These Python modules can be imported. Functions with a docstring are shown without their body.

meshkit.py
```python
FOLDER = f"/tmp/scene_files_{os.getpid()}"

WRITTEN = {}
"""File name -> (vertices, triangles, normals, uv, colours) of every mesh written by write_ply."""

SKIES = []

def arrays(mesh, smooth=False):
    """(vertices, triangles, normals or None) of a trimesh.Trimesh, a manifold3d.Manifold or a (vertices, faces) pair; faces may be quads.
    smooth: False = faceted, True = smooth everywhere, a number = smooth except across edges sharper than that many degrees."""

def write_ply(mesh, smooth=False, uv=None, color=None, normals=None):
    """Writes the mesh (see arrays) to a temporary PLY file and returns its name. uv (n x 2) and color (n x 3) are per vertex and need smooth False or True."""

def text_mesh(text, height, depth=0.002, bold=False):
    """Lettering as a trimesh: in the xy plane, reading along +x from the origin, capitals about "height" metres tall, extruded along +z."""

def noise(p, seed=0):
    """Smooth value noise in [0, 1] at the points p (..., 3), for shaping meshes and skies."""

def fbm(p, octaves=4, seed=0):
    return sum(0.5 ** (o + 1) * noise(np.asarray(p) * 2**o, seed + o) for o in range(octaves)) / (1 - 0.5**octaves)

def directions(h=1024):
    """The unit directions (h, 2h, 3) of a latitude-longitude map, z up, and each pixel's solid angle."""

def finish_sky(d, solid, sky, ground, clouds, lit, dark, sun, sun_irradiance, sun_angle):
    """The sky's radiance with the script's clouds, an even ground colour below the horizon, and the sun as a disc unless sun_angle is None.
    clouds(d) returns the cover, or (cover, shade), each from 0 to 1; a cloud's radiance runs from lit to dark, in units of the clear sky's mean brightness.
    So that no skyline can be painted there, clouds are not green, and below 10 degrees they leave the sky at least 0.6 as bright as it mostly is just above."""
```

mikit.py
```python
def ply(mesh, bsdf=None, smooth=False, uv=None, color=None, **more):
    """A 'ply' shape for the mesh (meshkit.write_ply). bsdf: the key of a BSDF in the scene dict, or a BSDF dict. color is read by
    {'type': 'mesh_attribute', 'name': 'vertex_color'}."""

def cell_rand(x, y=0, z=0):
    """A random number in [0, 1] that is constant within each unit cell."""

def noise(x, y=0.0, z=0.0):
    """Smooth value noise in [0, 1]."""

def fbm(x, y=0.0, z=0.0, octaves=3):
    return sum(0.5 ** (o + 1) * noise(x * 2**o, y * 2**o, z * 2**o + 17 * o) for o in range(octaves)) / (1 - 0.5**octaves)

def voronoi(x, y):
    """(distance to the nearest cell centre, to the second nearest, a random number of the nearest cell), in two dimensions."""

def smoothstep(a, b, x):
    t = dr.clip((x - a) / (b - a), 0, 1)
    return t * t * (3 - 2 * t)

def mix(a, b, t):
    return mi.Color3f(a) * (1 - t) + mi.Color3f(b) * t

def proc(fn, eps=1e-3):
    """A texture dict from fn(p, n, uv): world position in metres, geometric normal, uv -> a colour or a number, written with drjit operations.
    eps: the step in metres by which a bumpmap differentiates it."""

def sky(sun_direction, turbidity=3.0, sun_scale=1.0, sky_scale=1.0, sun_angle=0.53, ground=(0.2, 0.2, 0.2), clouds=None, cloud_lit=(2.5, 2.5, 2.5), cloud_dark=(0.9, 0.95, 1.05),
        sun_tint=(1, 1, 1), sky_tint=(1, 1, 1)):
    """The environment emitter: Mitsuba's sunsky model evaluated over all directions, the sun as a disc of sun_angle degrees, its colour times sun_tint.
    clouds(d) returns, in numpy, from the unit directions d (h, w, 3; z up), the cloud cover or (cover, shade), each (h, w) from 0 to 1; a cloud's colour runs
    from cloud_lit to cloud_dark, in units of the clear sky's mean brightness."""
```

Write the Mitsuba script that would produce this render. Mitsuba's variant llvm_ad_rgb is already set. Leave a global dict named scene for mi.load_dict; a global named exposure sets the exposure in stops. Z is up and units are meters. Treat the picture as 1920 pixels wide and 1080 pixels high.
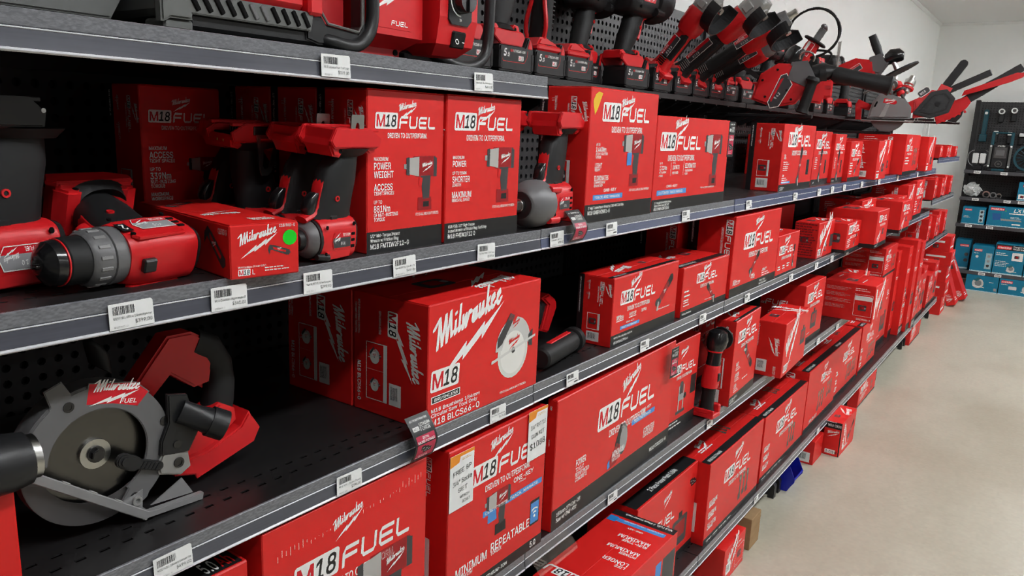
import math, random
import numpy as np, trimesh, manifold3d, shapely
import shapely.geometry as sg, shapely.ops as so, shapely.affinity as sa
import mitsuba as mi, drjit as dr
import mikit, meshkit

random.seed(7)
rng = np.random.default_rng(7)
T = mi.ScalarTransform4f
scene, labels, place = {'type': 'scene'}, {}, {}

# ------------------------------------------------------------------ camera
CAM = np.array([0.0, 0.0, 1.36])
YAW, PITCH, ROLL, FOCAL = 0.6155, 0.2113, -0.0425, 1443.3
_f = np.array([-math.sin(YAW) * math.cos(PITCH), math.cos(YAW) * math.cos(PITCH), -math.sin(PITCH)])
_r = np.array([math.cos(YAW), math.sin(YAW), 0.0])
_d = np.cross(_f, _r)
_c, _s = math.cos(ROLL), math.sin(ROLL)
_r, _d = _c * _r + _s * _d, -_s * _r + _c * _d
_m = np.eye(4)
_m[:3, 0], _m[:3, 1], _m[:3, 2], _m[:3, 3] = -_r, -_d, _f, CAM
scene['camera'] = {'type': 'perspective', 'fov': math.degrees(2 * math.atan(960 / FOCAL)), 'fov_axis': 'x',
                   'to_world': T(_m), 'near_clip': 0.05, 'far_clip': 60.0}

# ------------------------------------------------------------------ light of the room
exposure = 1.8
CEIL = 2.49
LAMP_RADIANCE = 15.0
LAMP_ROWS = [(0.52, [0.5, 2.2, 3.9, 5.6, 7.3], 1.0), (3.2, [0.5, 2.2, 3.9, 5.6, 7.3], 0.32)]


# ------------------------------------------------------------------ materials
def lin(*c):
    c = np.array(c, float) / 255.0
    return [float(x) for x in np.where(c <= 0.04045, c / 12.92, ((c + 0.055) / 1.055) ** 2.4)]


def rgb(c):
    return {'type': 'rgb', 'value': list(map(float, c))}


def mat(name, color, rough=0.5, spec=0.5, metal=0.0, **kw):
    base = color if isinstance(color, dict) else rgb(color)
    b = {'type': 'principled', 'base_color': base, 'roughness': rough, 'metallic': metal, **kw}
    if metal == 0.0:
        b['specular'] = spec
    scene['mat_' + name] = {'type': 'twosided', 'bsdf': b}


def bumped(name, fn, scale, eps):
    inner = scene['mat_' + name]['bsdf']
    scene['mat_' + name] = {'type': 'twosided', 'bsdf': {'type': 'bumpmap', 'arbitrary': mikit.proc(fn, eps), 'scale': scale, 'bsdf': inner}}


RED = [0.66, 0.014, 0.014]
mat('card_red', mikit.proc(lambda p, n, uv: mikit.mix([0.60, 0.0125, 0.0115], [0.69, 0.0165, 0.0145], mikit.fbm(p.x * 9, p.y * 9, p.z * 9))), 0.42, 0.45)
mat('card_inner', [0.30, 0.20, 0.11], 0.8, 0.2)
mat('card_brown', mikit.proc(lambda p, n, uv: mikit.mix([0.27, 0.17, 0.085], [0.34, 0.225, 0.12], mikit.fbm(p.x * 25, p.y * 25, p.z * 60))), 0.8, 0.2)
mat('card_teal', [0.004, 0.17, 0.29], 0.45, 0.4)
mat('print', {'type': 'mesh_attribute', 'name': 'vertex_color'}, 0.42, 0.4)
mat('tool_red', [0.60, 0.012, 0.016], 0.38, 0.5)
mat('tool_red_dark', [0.40, 0.010, 0.014], 0.5, 0.4)
mat('tool_black', [0.013, 0.0135, 0.0145], 0.40, 0.4)
mat('rubber', [0.011, 0.0115, 0.012], 0.55, 0.28)
mat('grip_rubber', [0.0125, 0.013, 0.0135], 0.52, 0.28)
bumped('grip_rubber', lambda p, n, uv: 0.5 + 0.25 * dr.sin(p.y * 3600) * dr.sin((p.z + p.x) * 3600), 0.0003, 2e-4)
mat('gloss_black', [0.01, 0.01, 0.011], 0.16, 0.6)
mat('tool_grey', [0.115, 0.115, 0.118], 0.42, 0.5)
mat('tool_grey_light', [0.20, 0.20, 0.20], 0.5, 0.45)
mat('case_grey', [0.115, 0.12, 0.115], 0.6, 0.35)
mat('magnesium', [0.36, 0.36, 0.35], 0.45, metal=0.55)
mat('steel', [0.55, 0.55, 0.53], 0.28, metal=1.0)
mat('steel_dark', [0.13, 0.127, 0.122], 0.27, metal=1.0)
mat('brass', [0.70, 0.52, 0.2], 0.3, metal=1.0)
mat('hole_black', [0.004, 0.004, 0.004], 0.8, 0.1)
mat('shelf_black', mikit.proc(lambda p, n, uv: mikit.mix([0.009, 0.0088, 0.009], [0.016, 0.0155, 0.016], mikit.fbm(p.x * 30, p.y * 8, p.z * 30))), 0.36, 0.5)
mat('peg_black', [0.027, 0.027, 0.029], 0.38, 0.5)
bumped('peg_black', lambda p, n, uv: mikit.noise(p.x * 900, p.y * 900, p.z * 900), 0.0002, 4e-4)
mat('post_black', [0.010, 0.010, 0.011], 0.4, 0.5)
mat('strip_upper', mikit.proc(lambda p, n, uv: mikit.mix([0.12, 0.124, 0.135], [0.185, 0.19, 0.205], mikit.smoothstep(0.30, 0.75, mikit.fbm(p.x * 420, p.y * 300, p.z * 600, octaves=3)))), 0.25, 0.5)
mat('strip_band', mikit.proc(lambda p, n, uv: mikit.mix([0.058, 0.061, 0.076], [0.080, 0.084, 0.104], mikit.fbm(p.x * 40, p.y * 12, p.z * 300))), 0.16, 0.6)
mat('strip_blue', mikit.proc(lambda p, n, uv: mikit.mix([0.075, 0.088, 0.15], [0.11, 0.125, 0.20], mikit.fbm(p.x * 40, p.y * 12, p.z * 300))), 0.16, 0.6)
mat('strip_lip', [0.62, 0.63, 0.66], 0.2, 0.6)
mat('paper', [0.78, 0.79, 0.78], 0.55, 0.3)
scene['mat_plastic_clear'] = {'type': 'thindielectric', 'int_ior': 1.5}
mat('wall_white', mikit.proc(lambda p, n, uv: mikit.mix([0.83, 0.845, 0.825], [0.87, 0.88, 0.865], mikit.fbm(p.x * 0.9, p.y * 0.9, p.z * 1.1))), 0.6, 0.3)
mat('wall_shop', [0.22, 0.22, 0.22], 0.6, 0.3)
mat('trim_white', [0.80, 0.81, 0.80], 0.5, 0.3)
mat('ceiling', [0.66, 0.665, 0.66], 0.8, 0.2)


def floor_color(p, n, uv):
    a = mikit.fbm(p.x * 0.8, p.y * 0.5, 3.1, octaves=4)
    b = mikit.fbm(p.x * 5, p.y * 3.0, 7.7, octaves=4)
    g = mikit.fbm(p.x * 90, p.y * 90, 1.3, octaves=2)
    c = mikit.mix([0.37, 0.345, 0.265], [0.455, 0.43, 0.345], mikit.smoothstep(0.3, 0.7, a * 0.55 + b * 0.45))
    c = mikit.mix(c, [0.33, 0.29, 0.215], 0.55 * mikit.smoothstep(0.56, 0.78, mikit.fbm(p.x * 1.7 + 5, p.y * 1.1, 0.2, octaves=4)))
    return c * (0.93 + 0.14 * g)


mat('floor', mikit.proc(floor_color), 0.34, 0.45)
mat('lamp_white', [0.8, 0.8, 0.8], 0.4, 0.4)
mat('blue_bin', [0.006, 0.012, 0.33], 0.35, 0.5)
mat('teal_plastic', [0.006, 0.055, 0.075], 0.4, 0.5)
mat('white_plastic', [0.72, 0.73, 0.72], 0.35, 0.5)
mat('far_shelf', [0.060, 0.060, 0.066], 0.45, 0.4)
mat('orange_print', [0.8, 0.27, 0.02], 0.5, 0.3)
mat('clear_bag', [0.55, 0.57, 0.56], 0.15, 0.6)
mat('case_red', [0.42, 0.020, 0.022], 0.6, 0.3)
bumped('case_red', lambda p, n, uv: mikit.noise(p.x * 700, p.y * 700, p.z * 700), 0.0003, 5e-4)

# ------------------------------------------------------------------ entries
I4 = np.eye(4)


def tr(x=0, y=0, z=0):
    m = np.eye(4)
    m[:3, 3] = x, y, z
    return m


def rot(axis, deg):
    return trimesh.transformations.rotation_matrix(math.radians(deg), axis)


RX = lambda a: rot([1, 0, 0], a)
RY = lambda a: rot([0, 1, 0], a)
RZ = lambda a: rot([0, 0, 1], a)


def sc(s):
    return np.diag([s, s, s, 1.0])


def frame(x, y, z, o=(0, 0, 0)):
    m = np.eye(4)
    m[:3, 0], m[:3, 1], m[:3, 2], m[:3, 3] = x, y, z, o
    return m


_used = {}


def numbered(key):
    n = _used.get(key)
    _used[key] = 0 if n is None else n + 1
    return key if n is None else f'{key}_{n + 1:03d}'


def thing(name, label, cat, M=I4, group=None):
    key = numbered(name)
    place[key] = np.array(M, float)
    labels[key] = {'label': label, 'category': cat}
    if group:
        labels[key]['group'] = group
    return key


_ply = {}


def ply(mesh, smooth=False, color=None):
    if isinstance(mesh, dict):
        return mesh
    k = (id(mesh), smooth)
    if k not in _ply:
        _ply[k] = (mikit.ply(mesh, None, smooth, color=color), mesh)
    return _ply[k][0]


def part(parent, name, mesh, bsdf, smooth=35, M=None, label=None, color=None):
    """One entry under its parent's key; the mesh is in the thing's own coordinates."""
    key = numbered(f'{parent}__{name}')
    root = parent.split('__')[0]
    W = place[root] if M is None else place[root] @ M
    scene[key] = {**ply(mesh, smooth, color), 'bsdf': {'type': 'ref', 'id': 'mat_' + bsdf}, 'to_world': T(W)}
    if label:
        labels[key] = {'label': label}
    return key


def single(name, label, cat, mesh, bsdf, M=I4, smooth=35, group=None):
    key = thing(name, label, cat, M, group)
    scene[key] = {**ply(mesh, smooth), 'bsdf': {'type': 'ref', 'id': 'mat_' + bsdf}, 'to_world': T(place[key])}
    return key


def struct(name, mesh, bsdf, smooth=False, M=I4, label=None):
    scene[name] = {**ply(mesh, smooth), 'bsdf': {'type': 'ref', 'id': 'mat_' + bsdf}, 'to_world': T(np.array(M))}
    place[name] = np.array(M, float)
    _used[name] = 0
    labels[name] = {'kind': 'structure'}
    if label:
        labels[name]['label'] = label
    return name


ORD = ['first', 'second', 'third', 'fourth', 'fifth', 'sixth', 'seventh', 'eighth', 'ninth', 'tenth', 'eleventh', 'twelfth',
       'thirteenth', 'fourteenth', 'fifteenth', 'sixteenth', 'seventeenth', 'eighteenth', 'nineteenth', 'twentieth']

# ------------------------------------------------------------------ mesh tools
cat = lambda ms: trimesh.util.concatenate([m for m in ms if m is not None])


def xf(m, M):
    m = m.copy()
    m.apply_transform(M)
    return m


def hull(pts):
    return trimesh.convex.convex_hull(np.asarray(pts, float))


def chbox(lo, hi, b=0.002):
    lo, hi = np.array(lo, float), np.array(hi, float)
    b = min(b, *(0.45 * (hi - lo)))
    P = []
    for sx in (0, 1):
        for sy in (0, 1):
            for sz in (0, 1):
                c = np.where([sx, sy, sz], hi, lo)
                s = np.where([sx, sy, sz], -b, b)
                for k in range(3):
                    q = c + s
                    q[k] = c[k]
                    P.append(q)
    return hull(P)


def cbox(c, size, b=0.002):
    c, s = np.array(c, float), np.array(size, float) / 2
    return chbox(c - s, c + s, b)


def box(lo, hi):
    lo, hi = np.array(lo, float), np.array(hi, float)
    m = trimesh.creation.box(hi - lo)
    m.apply_translation((lo + hi) / 2)
    return m


def loft(secs, n=20):
    """Skin through sections (centre, axis a, axis b, half a, half b, exponent); closed ends."""
    th = np.arange(n) * 2 * math.pi / n
    V = []
    for c, ax, bx, a, b, e in secs:
        ct, st = np.cos(th), np.sin(th)
        x = np.sign(ct) * np.abs(ct) ** (2 / e) * a
        y = np.sign(st) * np.abs(st) ** (2 / e) * b
        V.append(np.array(c) + np.outer(x, ax) + np.outer(y, bx))
    k = len(V)
    P = np.vstack(V + [np.mean(V[0], 0, keepdims=True), np.mean(V[-1], 0, keepdims=True)])
    F = []
    for i in range(k - 1):
        for j in range(n):
            a, b = i * n + j, i * n + (j + 1) % n
            F += [[a, b, b + n], [a, b + n, a + n]]
    for j in range(n):
        F += [[k * n, (j + 1) % n, j], [k * n + 1, (k - 1) * n + j, (k - 1) * n + (j + 1) % n]]
    m = trimesh.Trimesh(P, F, process=False)
    if m.volume < 0:
        m.invert()
    return m


X3, Y3, Z3 = np.eye(3)


def loft_x(secs, n=20):
    """sections (x, cy, cz, ay, az, e) along x"""
    return loft([((x, cy, cz), Y3, Z3, a, b, e) for x, cy, cz, a, b, e in secs], n)


def lathe(prof, n=24, cap=True):
    """profile (x, r) turned about the x axis"""
    return loft([((x, 0, 0), Y3, Z3, max(r, 1e-5), max(r, 1e-5), 2) for x, r in prof], n)


def cyl(p0, p1, r0, r1=None, n=16):
    p0, p1 = np.array(p0, float), np.array(p1, float)
    d = (p1 - p0) / np.linalg.norm(p1 - p0)
    a = np.cross(d, [0, 0, 1] if abs(d[2]) < 0.9 else [1, 0, 0])
    a /= np.linalg.norm(a)
    b = np.cross(d, a)
    r1 = r0 if r1 is None else r1
    return loft([(p0, a, b, r0, r0, 2), (p1, a, b, r1, r1, 2)], n)


def ringcyl(p0, p1, ro, ri, n=24):
    """short tube (washer, spacer, socket)"""
    p0, p1 = np.array(p0, float), np.array(p1, float)
    L = np.linalg.norm(p1 - p0)
    d = (p1 - p0) / L
    a = np.cross(d, [0, 0, 1] if abs(d[2]) < 0.9 else [1, 0, 0])
    a /= np.linalg.norm(a)
    b = np.cross(d, a)
    th = np.arange(n) * 2 * math.pi / n
    c = np.outer(np.cos(th), a) + np.outer(np.sin(th), b)
    P = np.vstack([p0 + ro * c, p1 + ro * c, p1 + ri * c, p0 + ri * c])
    F = []
    for s in range(4):
        for j in range(n):
            q = [s * n + j, s * n + (j + 1) % n, ((s + 1) % 4) * n + (j + 1) % n, ((s + 1) % 4) * n + j]
            F += [[q[0], q[1], q[2]], [q[0], q[2], q[3]]]
    m = trimesh.Trimesh(P, F, process=False)
    if m.volume < 0:
        m.invert()
    return m


def tube(path, r, n=10, smooth=0):
    P = np.array(path, float)
    if smooth:
        from scipy.interpolate import CubicSpline
        t = np.r_[0, np.cumsum(np.linalg.norm(np.diff(P, axis=0), axis=1))]
        P = CubicSpline(t, P)(np.linspace(0, t[-1], smooth))
    tang = np.gradient(P, axis=0)
    tang /= np.linalg.norm(tang, axis=1, keepdims=True)
    a = np.cross(tang[0], [0, 0, 1] if abs(tang[0][2]) < 0.9 else [1, 0, 0])
    secs = []
    for c, d in zip(P, tang):
        a = a - d * (a @ d)
        a /= np.linalg.norm(a)
        rr = r
        secs.append((c, a, np.cross(d, a), rr, rr, 2))
    return loft(secs, n)


def plate(poly, th, b=0.0, plane='xz', off=0.0):
    """2-D polygon (points or shapely) extruded by th about offset off. plane 'xz': thickness along y; 'xy': along z; 'yz': along x."""
    p = poly if hasattr(poly, 'geom_type') else sg.Polygon(poly)
    if not p.is_valid:
        p = p.buffer(0)
    out = []
    for q in getattr(p, 'geoms', [p]):
        if b > 0:
            m = trimesh.creation.extrude_polygon(q, th - 2 * b, engine='earcut')
            m.apply_translation([0, 0, -(th - 2 * b) / 2])
            out.append(m)
            i = q.buffer(-b, join_style=2)
            for w in getattr(i, 'geoms', [i]):
                if w.area > 1e-9:
                    m = trimesh.creation.extrude_polygon(w, th, engine='earcut')
                    m.apply_translation([0, 0, -th / 2])
                    out.append(m)
        else:
            m = trimesh.creation.extrude_polygon(q, th, engine='earcut')
            m.apply_translation([0, 0, -th / 2])
            out.append(m)
    m = cat(out)
    if plane == 'xz':
        M = frame([1, 0, 0], [0, 0, 1], [0, -1, 0], [0, off, 0])
    elif plane == 'yz':
        M = frame([0, 1, 0], [0, 0, 1], [1, 0, 0], [off, 0, 0])
    else:
        M = tr(0, 0, off)
    m.apply_transform(M)
    return m


def rrect(x0, y0, x1, y1, r):
    r = min(r, 0.49 * (x1 - x0), 0.49 * (y1 - y0))
    return sg.box(x0 + r, y0 + r, x1 - r, y1 - r).buffer(r, 4)


def ellipse(cx, cy, a, b=None, n=24):
    th = np.arange(n) * 2 * math.pi / n
    return sg.Polygon(np.c_[cx + a * np.cos(th), cy + (b or a) * np.sin(th)])


def capsule(pts, r):
    return sg.LineString(pts).buffer(r, 4)

# ------------------------------------------------------------------ flat printing
WHITE, BLACK, GREY, DGREY, PRED = [0.80, 0.80, 0.78], [0.010, 0.010, 0.011], [0.30, 0.30, 0.30], [0.045, 0.045, 0.048], [0.62, 0.012, 0.014]
MRED = [0.55, 0.01, 0.02]
DRED = [0.30, 0.006, 0.01]
BLUE = [0.06, 0.25, 0.60]
SILVER = [0.42, 0.41, 0.39]
_text = {}


def text2d(s, bold):
    if (s, bold) not in _text:
        m = meshkit.text_mesh(s, 1.0, 0.01, bold)
        top = np.all(m.vertices[m.faces][:, :, 2] > 0.005, axis=1)
        f = m.faces[top]
        u, inv = np.unique(f, return_inverse=True)
        v = m.vertices[u][:, :2]
        v = v - [v[:, 0].min(), 0]
        _text[s, bold] = (v, inv.reshape(-1, 3), v[:, 0].max())
    return _text[s, bold]


def _nib(pts, w=0.20, tall=0.30):
    nib = np.array([[-w / 2, -tall / 2 + 0.06], [w / 2, -tall / 2 + 0.1], [w / 2, tall / 2 - 0.06], [-w / 2, tall / 2 - 0.1]])
    out = []
    for a, b in zip(pts[:-1], pts[1:]):
        out.append(sg.MultiPoint(np.vstack([nib + a, nib + b])).convex_hull)
    return so.unary_union(out)


def _script():
    e = [(0, .5), (.32, .72), (.26, .95), (.06, .8), (0, .32), (.17, .1), (.45, .4)]
    L = [
        [(-.25, 1.2), (.3, 1.65), (.02, 0)], [(.02, .05), (.3, 1.6)], [(.3, 1.65), (.42, .05)], [(.42, .05), (.86, 1.65), (.84, .05)], [(.84, .05), (1.3, 1.65), (1.28, .2), (1.5, .42)],
        [(1.72, .92), (1.62, .18), (1.86, .4)], [(1.74, 1.32), (1.78, 1.38)],
        [(2.2, 1.65), (2.0, .18), (2.24, .4)],
        [(2.42, .92), (2.34, .15), (2.72, .9), (2.64, .15), (3.04, .95), (3.22, .8)],
        [(3.72, .85), (3.45, .82), (3.3, .32), (3.45, .12), (3.74, .88), (3.66, .18), (3.9, .4)],
        [(4.04, .9), (3.98, .2), (4.12, .12), (4.4, .9), (4.34, .18), (4.56, .4)],
        [(4.92, 1.65), (4.66, .08)], [(4.74, .5), (5.06, .92)], [(4.8, .52), (5.02, .1), (5.2, .35)],
        [(5.22 + x, y) for x, y in e], [(5.82 + x, y) for x, y in e],
    ]
    g = so.unary_union([_nib(np.array(p)) for p in L])
    g = sa.skew(g, xs=14, origin=(0, 0))
    bolt = sg.Polygon([(-.5, -2.0), (2.6, -.72), (2.42, -1.08), (4.5, -.34), (4.36, -.64), (6.6, .05), (3.9, -1.32), (4.02, -1.0), (1.9, -1.72), (2.06, -1.42)])
    g = so.unary_union([g, bolt])
    g = sa.rotate(g, 13, origin=(0, 0))
    x0, y0, x1, y1 = g.bounds
    g = sa.translate(g, -(x0 + x1) / 2, -(y0 + y1) / 2)
    return sa.scale(g, 1 / (x1 - x0), 1 / (x1 - x0), origin=(0, 0)), (y1 - y0) / (x1 - x0)


LOGO, LOGO_AR = _script()


def _fuel():
    s, W = .2, 1.42
    F = so.unary_union([sg.box(0, 0, s * 1.15, .74), sg.Polygon([(0, .7), (.26, 1), (W, 1), (W, 1 - s), (.3, 1 - s), (s, .7)]), sg.box(0, .40, W * .92, .40 + s)])
    U = so.unary_union([sg.box(0, .2, s * 1.15, 1), sg.box(W - s * 1.15, .2, W, 1), sg.Polygon([(0, .3), (.24, 0), (W - .24, 0), (W, .3), (W - s, .3), (W - .3, s), (.3, s), (s, .3)])])
    Ee = so.unary_union([sg.box(0, .2, s * 1.1, .8), sg.Polygon([(0, .76), (.24, 1), (W, 1), (W, 1 - s), (.26, 1 - s)]), sg.Polygon([(0, .24), (.24, 0), (W, 0), (W, s), (.26, s)]), sg.box(0, .4, W * .92, .4 + s)])
    Ll = so.unary_union([sg.box(0, .2, s * 1.15, 1), sg.Polygon([(0, .26), (.24, 0), (W * .95, 0), (W * .95, s), (.28, s), (s, .3)])])
    g = so.unary_union([sa.translate(x, i * (W + .26), 0) for i, x in enumerate((F, U, Ee, Ll))])
    g = sa.skew(g, xs=8, origin=(0, 0))
    return sa.scale(sa.translate(g, -g.bounds[0], 0), 1 / (g.bounds[2] - g.bounds[0]), 1 / (g.bounds[2] - g.bounds[0]), origin=(0, 0))


FUEL = _fuel()
_tri = {}


def tri2(g):
    out, at = ([], []), 0
    if g.is_empty:
        return np.zeros((0, 2)), np.zeros((0, 3), int)
    for q in getattr(g, 'geoms', [g]):
        if q.geom_type != 'Polygon' or q.area < 1e-12:
            continue
        v, f = trimesh.creation.triangulate_polygon(q, engine='earcut')
        out[0].append(v)
        out[1].append(f + at)
        at += len(v)
    return np.vstack(out[0]), np.vstack(out[1])


class Art:
    """Flat print in metres on a face: u to the right, v up."""

    def __init__(s):
        s.V, s.F, s.C, s.n = [], [], [], 0

    def tri(s, v, f, col, layer):
        s.V.append(np.c_[v, np.full(len(v), 0.00012 * (layer + 1))])
        s.F.append(f + s.n)
        s.C.append(np.tile(col, (len(v), 1)))
        s.n += len(v)

    def poly(s, p, col=WHITE, layer=0):
        g = p if hasattr(p, 'geom_type') else sg.Polygon(p)
        if not g.is_valid:
            g = g.buffer(0)
        v, f = tri2(g)
        if len(v):
            s.tri(v, f, col, layer)

    def rect(s, x0, y0, x1, y1, col=WHITE, layer=0, r=0):
        s.poly(rrect(x0, y0, x1, y1, r) if r else sg.box(x0, y0, x1, y1), col, layer)

    def text(s, t, x, y, h, col=WHITE, bold=True, layer=1, anchor='l', width=None, slant=0.0, ang=0, sx=0.86):
        v, f, w = text2d(t, bold)
        k = width / (w * h) if width else sx
        v = v * [h * k, h]
        w = w * h * k
        v = v + np.c_[v[:, 1] * slant, np.zeros(len(v))] - [{'l': 0, 'c': w / 2, 'r': w}[anchor], 0]
        if ang:
            a = math.radians(ang)
            v = v @ np.array([[math.cos(a), math.sin(a)], [-math.sin(a), math.cos(a)]])
        s.tri(v + [x, y], f, col, layer)
        return w

    def logo(s, cx, cy, w, col=WHITE, layer=1, ang=0):
        s.poly(sa.translate(sa.rotate(sa.scale(LOGO, w, w, origin=(0, 0)), ang, origin=(0, 0)), cx, cy), col, layer)

    def fuel(s, x, y, w, col=WHITE, layer=1, ang=0, hs=1.0):
        s.poly(sa.translate(sa.rotate(sa.scale(FUEL, w, w * hs, origin=(0, 0)), ang, origin=(0, 0)), x, y), col, layer)

    def m18(s, x, y, h, layer=1, ang=0):
        w = 1.95 * h
        g = sa.skew(rrect(0, 0, w, h, 0.12 * h), xs=4, origin=(0, 0))
        s.poly(sa.translate(sa.rotate(g, ang, origin=(0, 0)), x, y), WHITE, layer)
        a = math.radians(ang)
        R = lambda px, py: (x + px * math.cos(a) - py * math.sin(a), y + px * math.sin(a) + py * math.cos(a))
        s.text('M', *R(.12 * h, .15 * h), .70 * h, MRED, True, layer + 1, width=.72 * h, slant=.06, ang=ang)
        s.text('18', *R(.88 * h, .15 * h), .70 * h, BLACK, True, layer + 1, width=.92 * h, slant=.16, ang=ang)
        return w

    def m18fuel(s, x, y, w, layer=1, ang=0, drv=True):
        """plate + FUEL + slogan; total width w, baseline corner (x, y)"""
        h = w / 6.2
        a = math.radians(ang)
        R = lambda px, py: (x + px * math.cos(a) - py * math.sin(a), y + px * math.sin(a) + py * math.cos(a))
        s.m18(x, y, h * 1.12, layer, ang)
        s.fuel(*R(h * 2.36, h * .04), w - h * 2.36, WHITE, layer, ang, hs=1.46)
        if drv:
            s.text('DRIVEN TO OUTPERFORM.', *R(w * .2, -h * .62), h * .34, WHITE, True, layer, width=w * .66, ang=ang)

    def barcode(s, x, y, w, h, layer=2, col=[0.02, 0.02, 0.02], seed=0, n=22):
        r = random.Random(seed)
        t, out = 0.0, []
        ws = [r.choice((1, 1, 2, 3)) for _ in range(2 * n)]
        k = w / sum(ws)
        for i, a in enumerate(ws):
            if i % 2 == 0:
                out.append(sg.box(x + t, y, x + t + a * k, y + h))
            t += a * k
        for b in out:
            s.poly(b, col, layer)

    def lines(s, x, y, w, n, dy, th, col=WHITE, layer=1, seed=0):
        r = random.Random(seed)
        for i in range(n):
            t = 0
            ww = w * r.uniform(.7, 1)
            while t < ww:
                l = r.uniform(.08, .2) * w
                s.rect(x + t, y - i * dy, x + min(ww, t + l * .8), y - i * dy + th, col, layer)
                t += l

    # ---- little pictures of the tools inside the cartons; all in a unit box, then placed
    def pic(s, kind, cx, cy, size, layer=2, flip=False, ang=0):
        P = []
        add = lambda g, c, l=0: P.append((g if hasattr(g, 'geom_type') else sg.Polygon(g), c, l))
        if kind in ('wrench', 'wrench5', 'driver', 'bigwrench'):
            add([(-.28, .5), (.32, .5), (.36, .44), (.36, .12), (-.2, .12), (-.3, .2)], DRED)
            add([(-.42, .46), (-.12, .49), (-.12, .13), (-.42, .18)], SILVER if kind != 'driver' else DGREY, 1)
            add(sg.box(-.52, .27, -.42, .36), GREY, 1)
            add([(-.46, .47), (-.38, .48), (-.38, .15), (-.46, .17)], DGREY, 2)
            add([(.28, .5), (.37, .46), (.37, .12), (.28, .12)], DGREY, 1)
            add([(-.08, .14), (.2, .14), (.17, -.28), (.0, -.3)], DGREY, 1)
            add([(-.12, .12), (-.02, .1), (-.05, -.06), (-.12, -.04)], PRED, 2)
            add([(-.14, -.26), (.22, -.26), (.24, -.5), (-.14, -.5)], DRED if kind != 'wrench5' else BLACK, 1)
            add(sg.box(0, -.44, .16, -.34), BLACK, 2)
            P.append(('logo', .1, .31, .3))
        elif kind == 'stick':   # grinders, ratchets, multi tools
            add(capsule([(-.4, -.3), (.4, .36)], .11), DGREY)
            add(capsule([(-.2, -.14), (.2, .2)], .115), DRED, 1)
            add(capsule([(.26, .24), (.44, .4)], .13), BLACK, 1)
            add(ellipse(-.42, -.28, .2, .13), DGREY, 1)
            add(capsule([(-.46, -.5), (-.4, -.3)], .05), SILVER, 2)
            P.append(('logo', 0, .03, .2))
        elif kind == 'saw':
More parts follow.
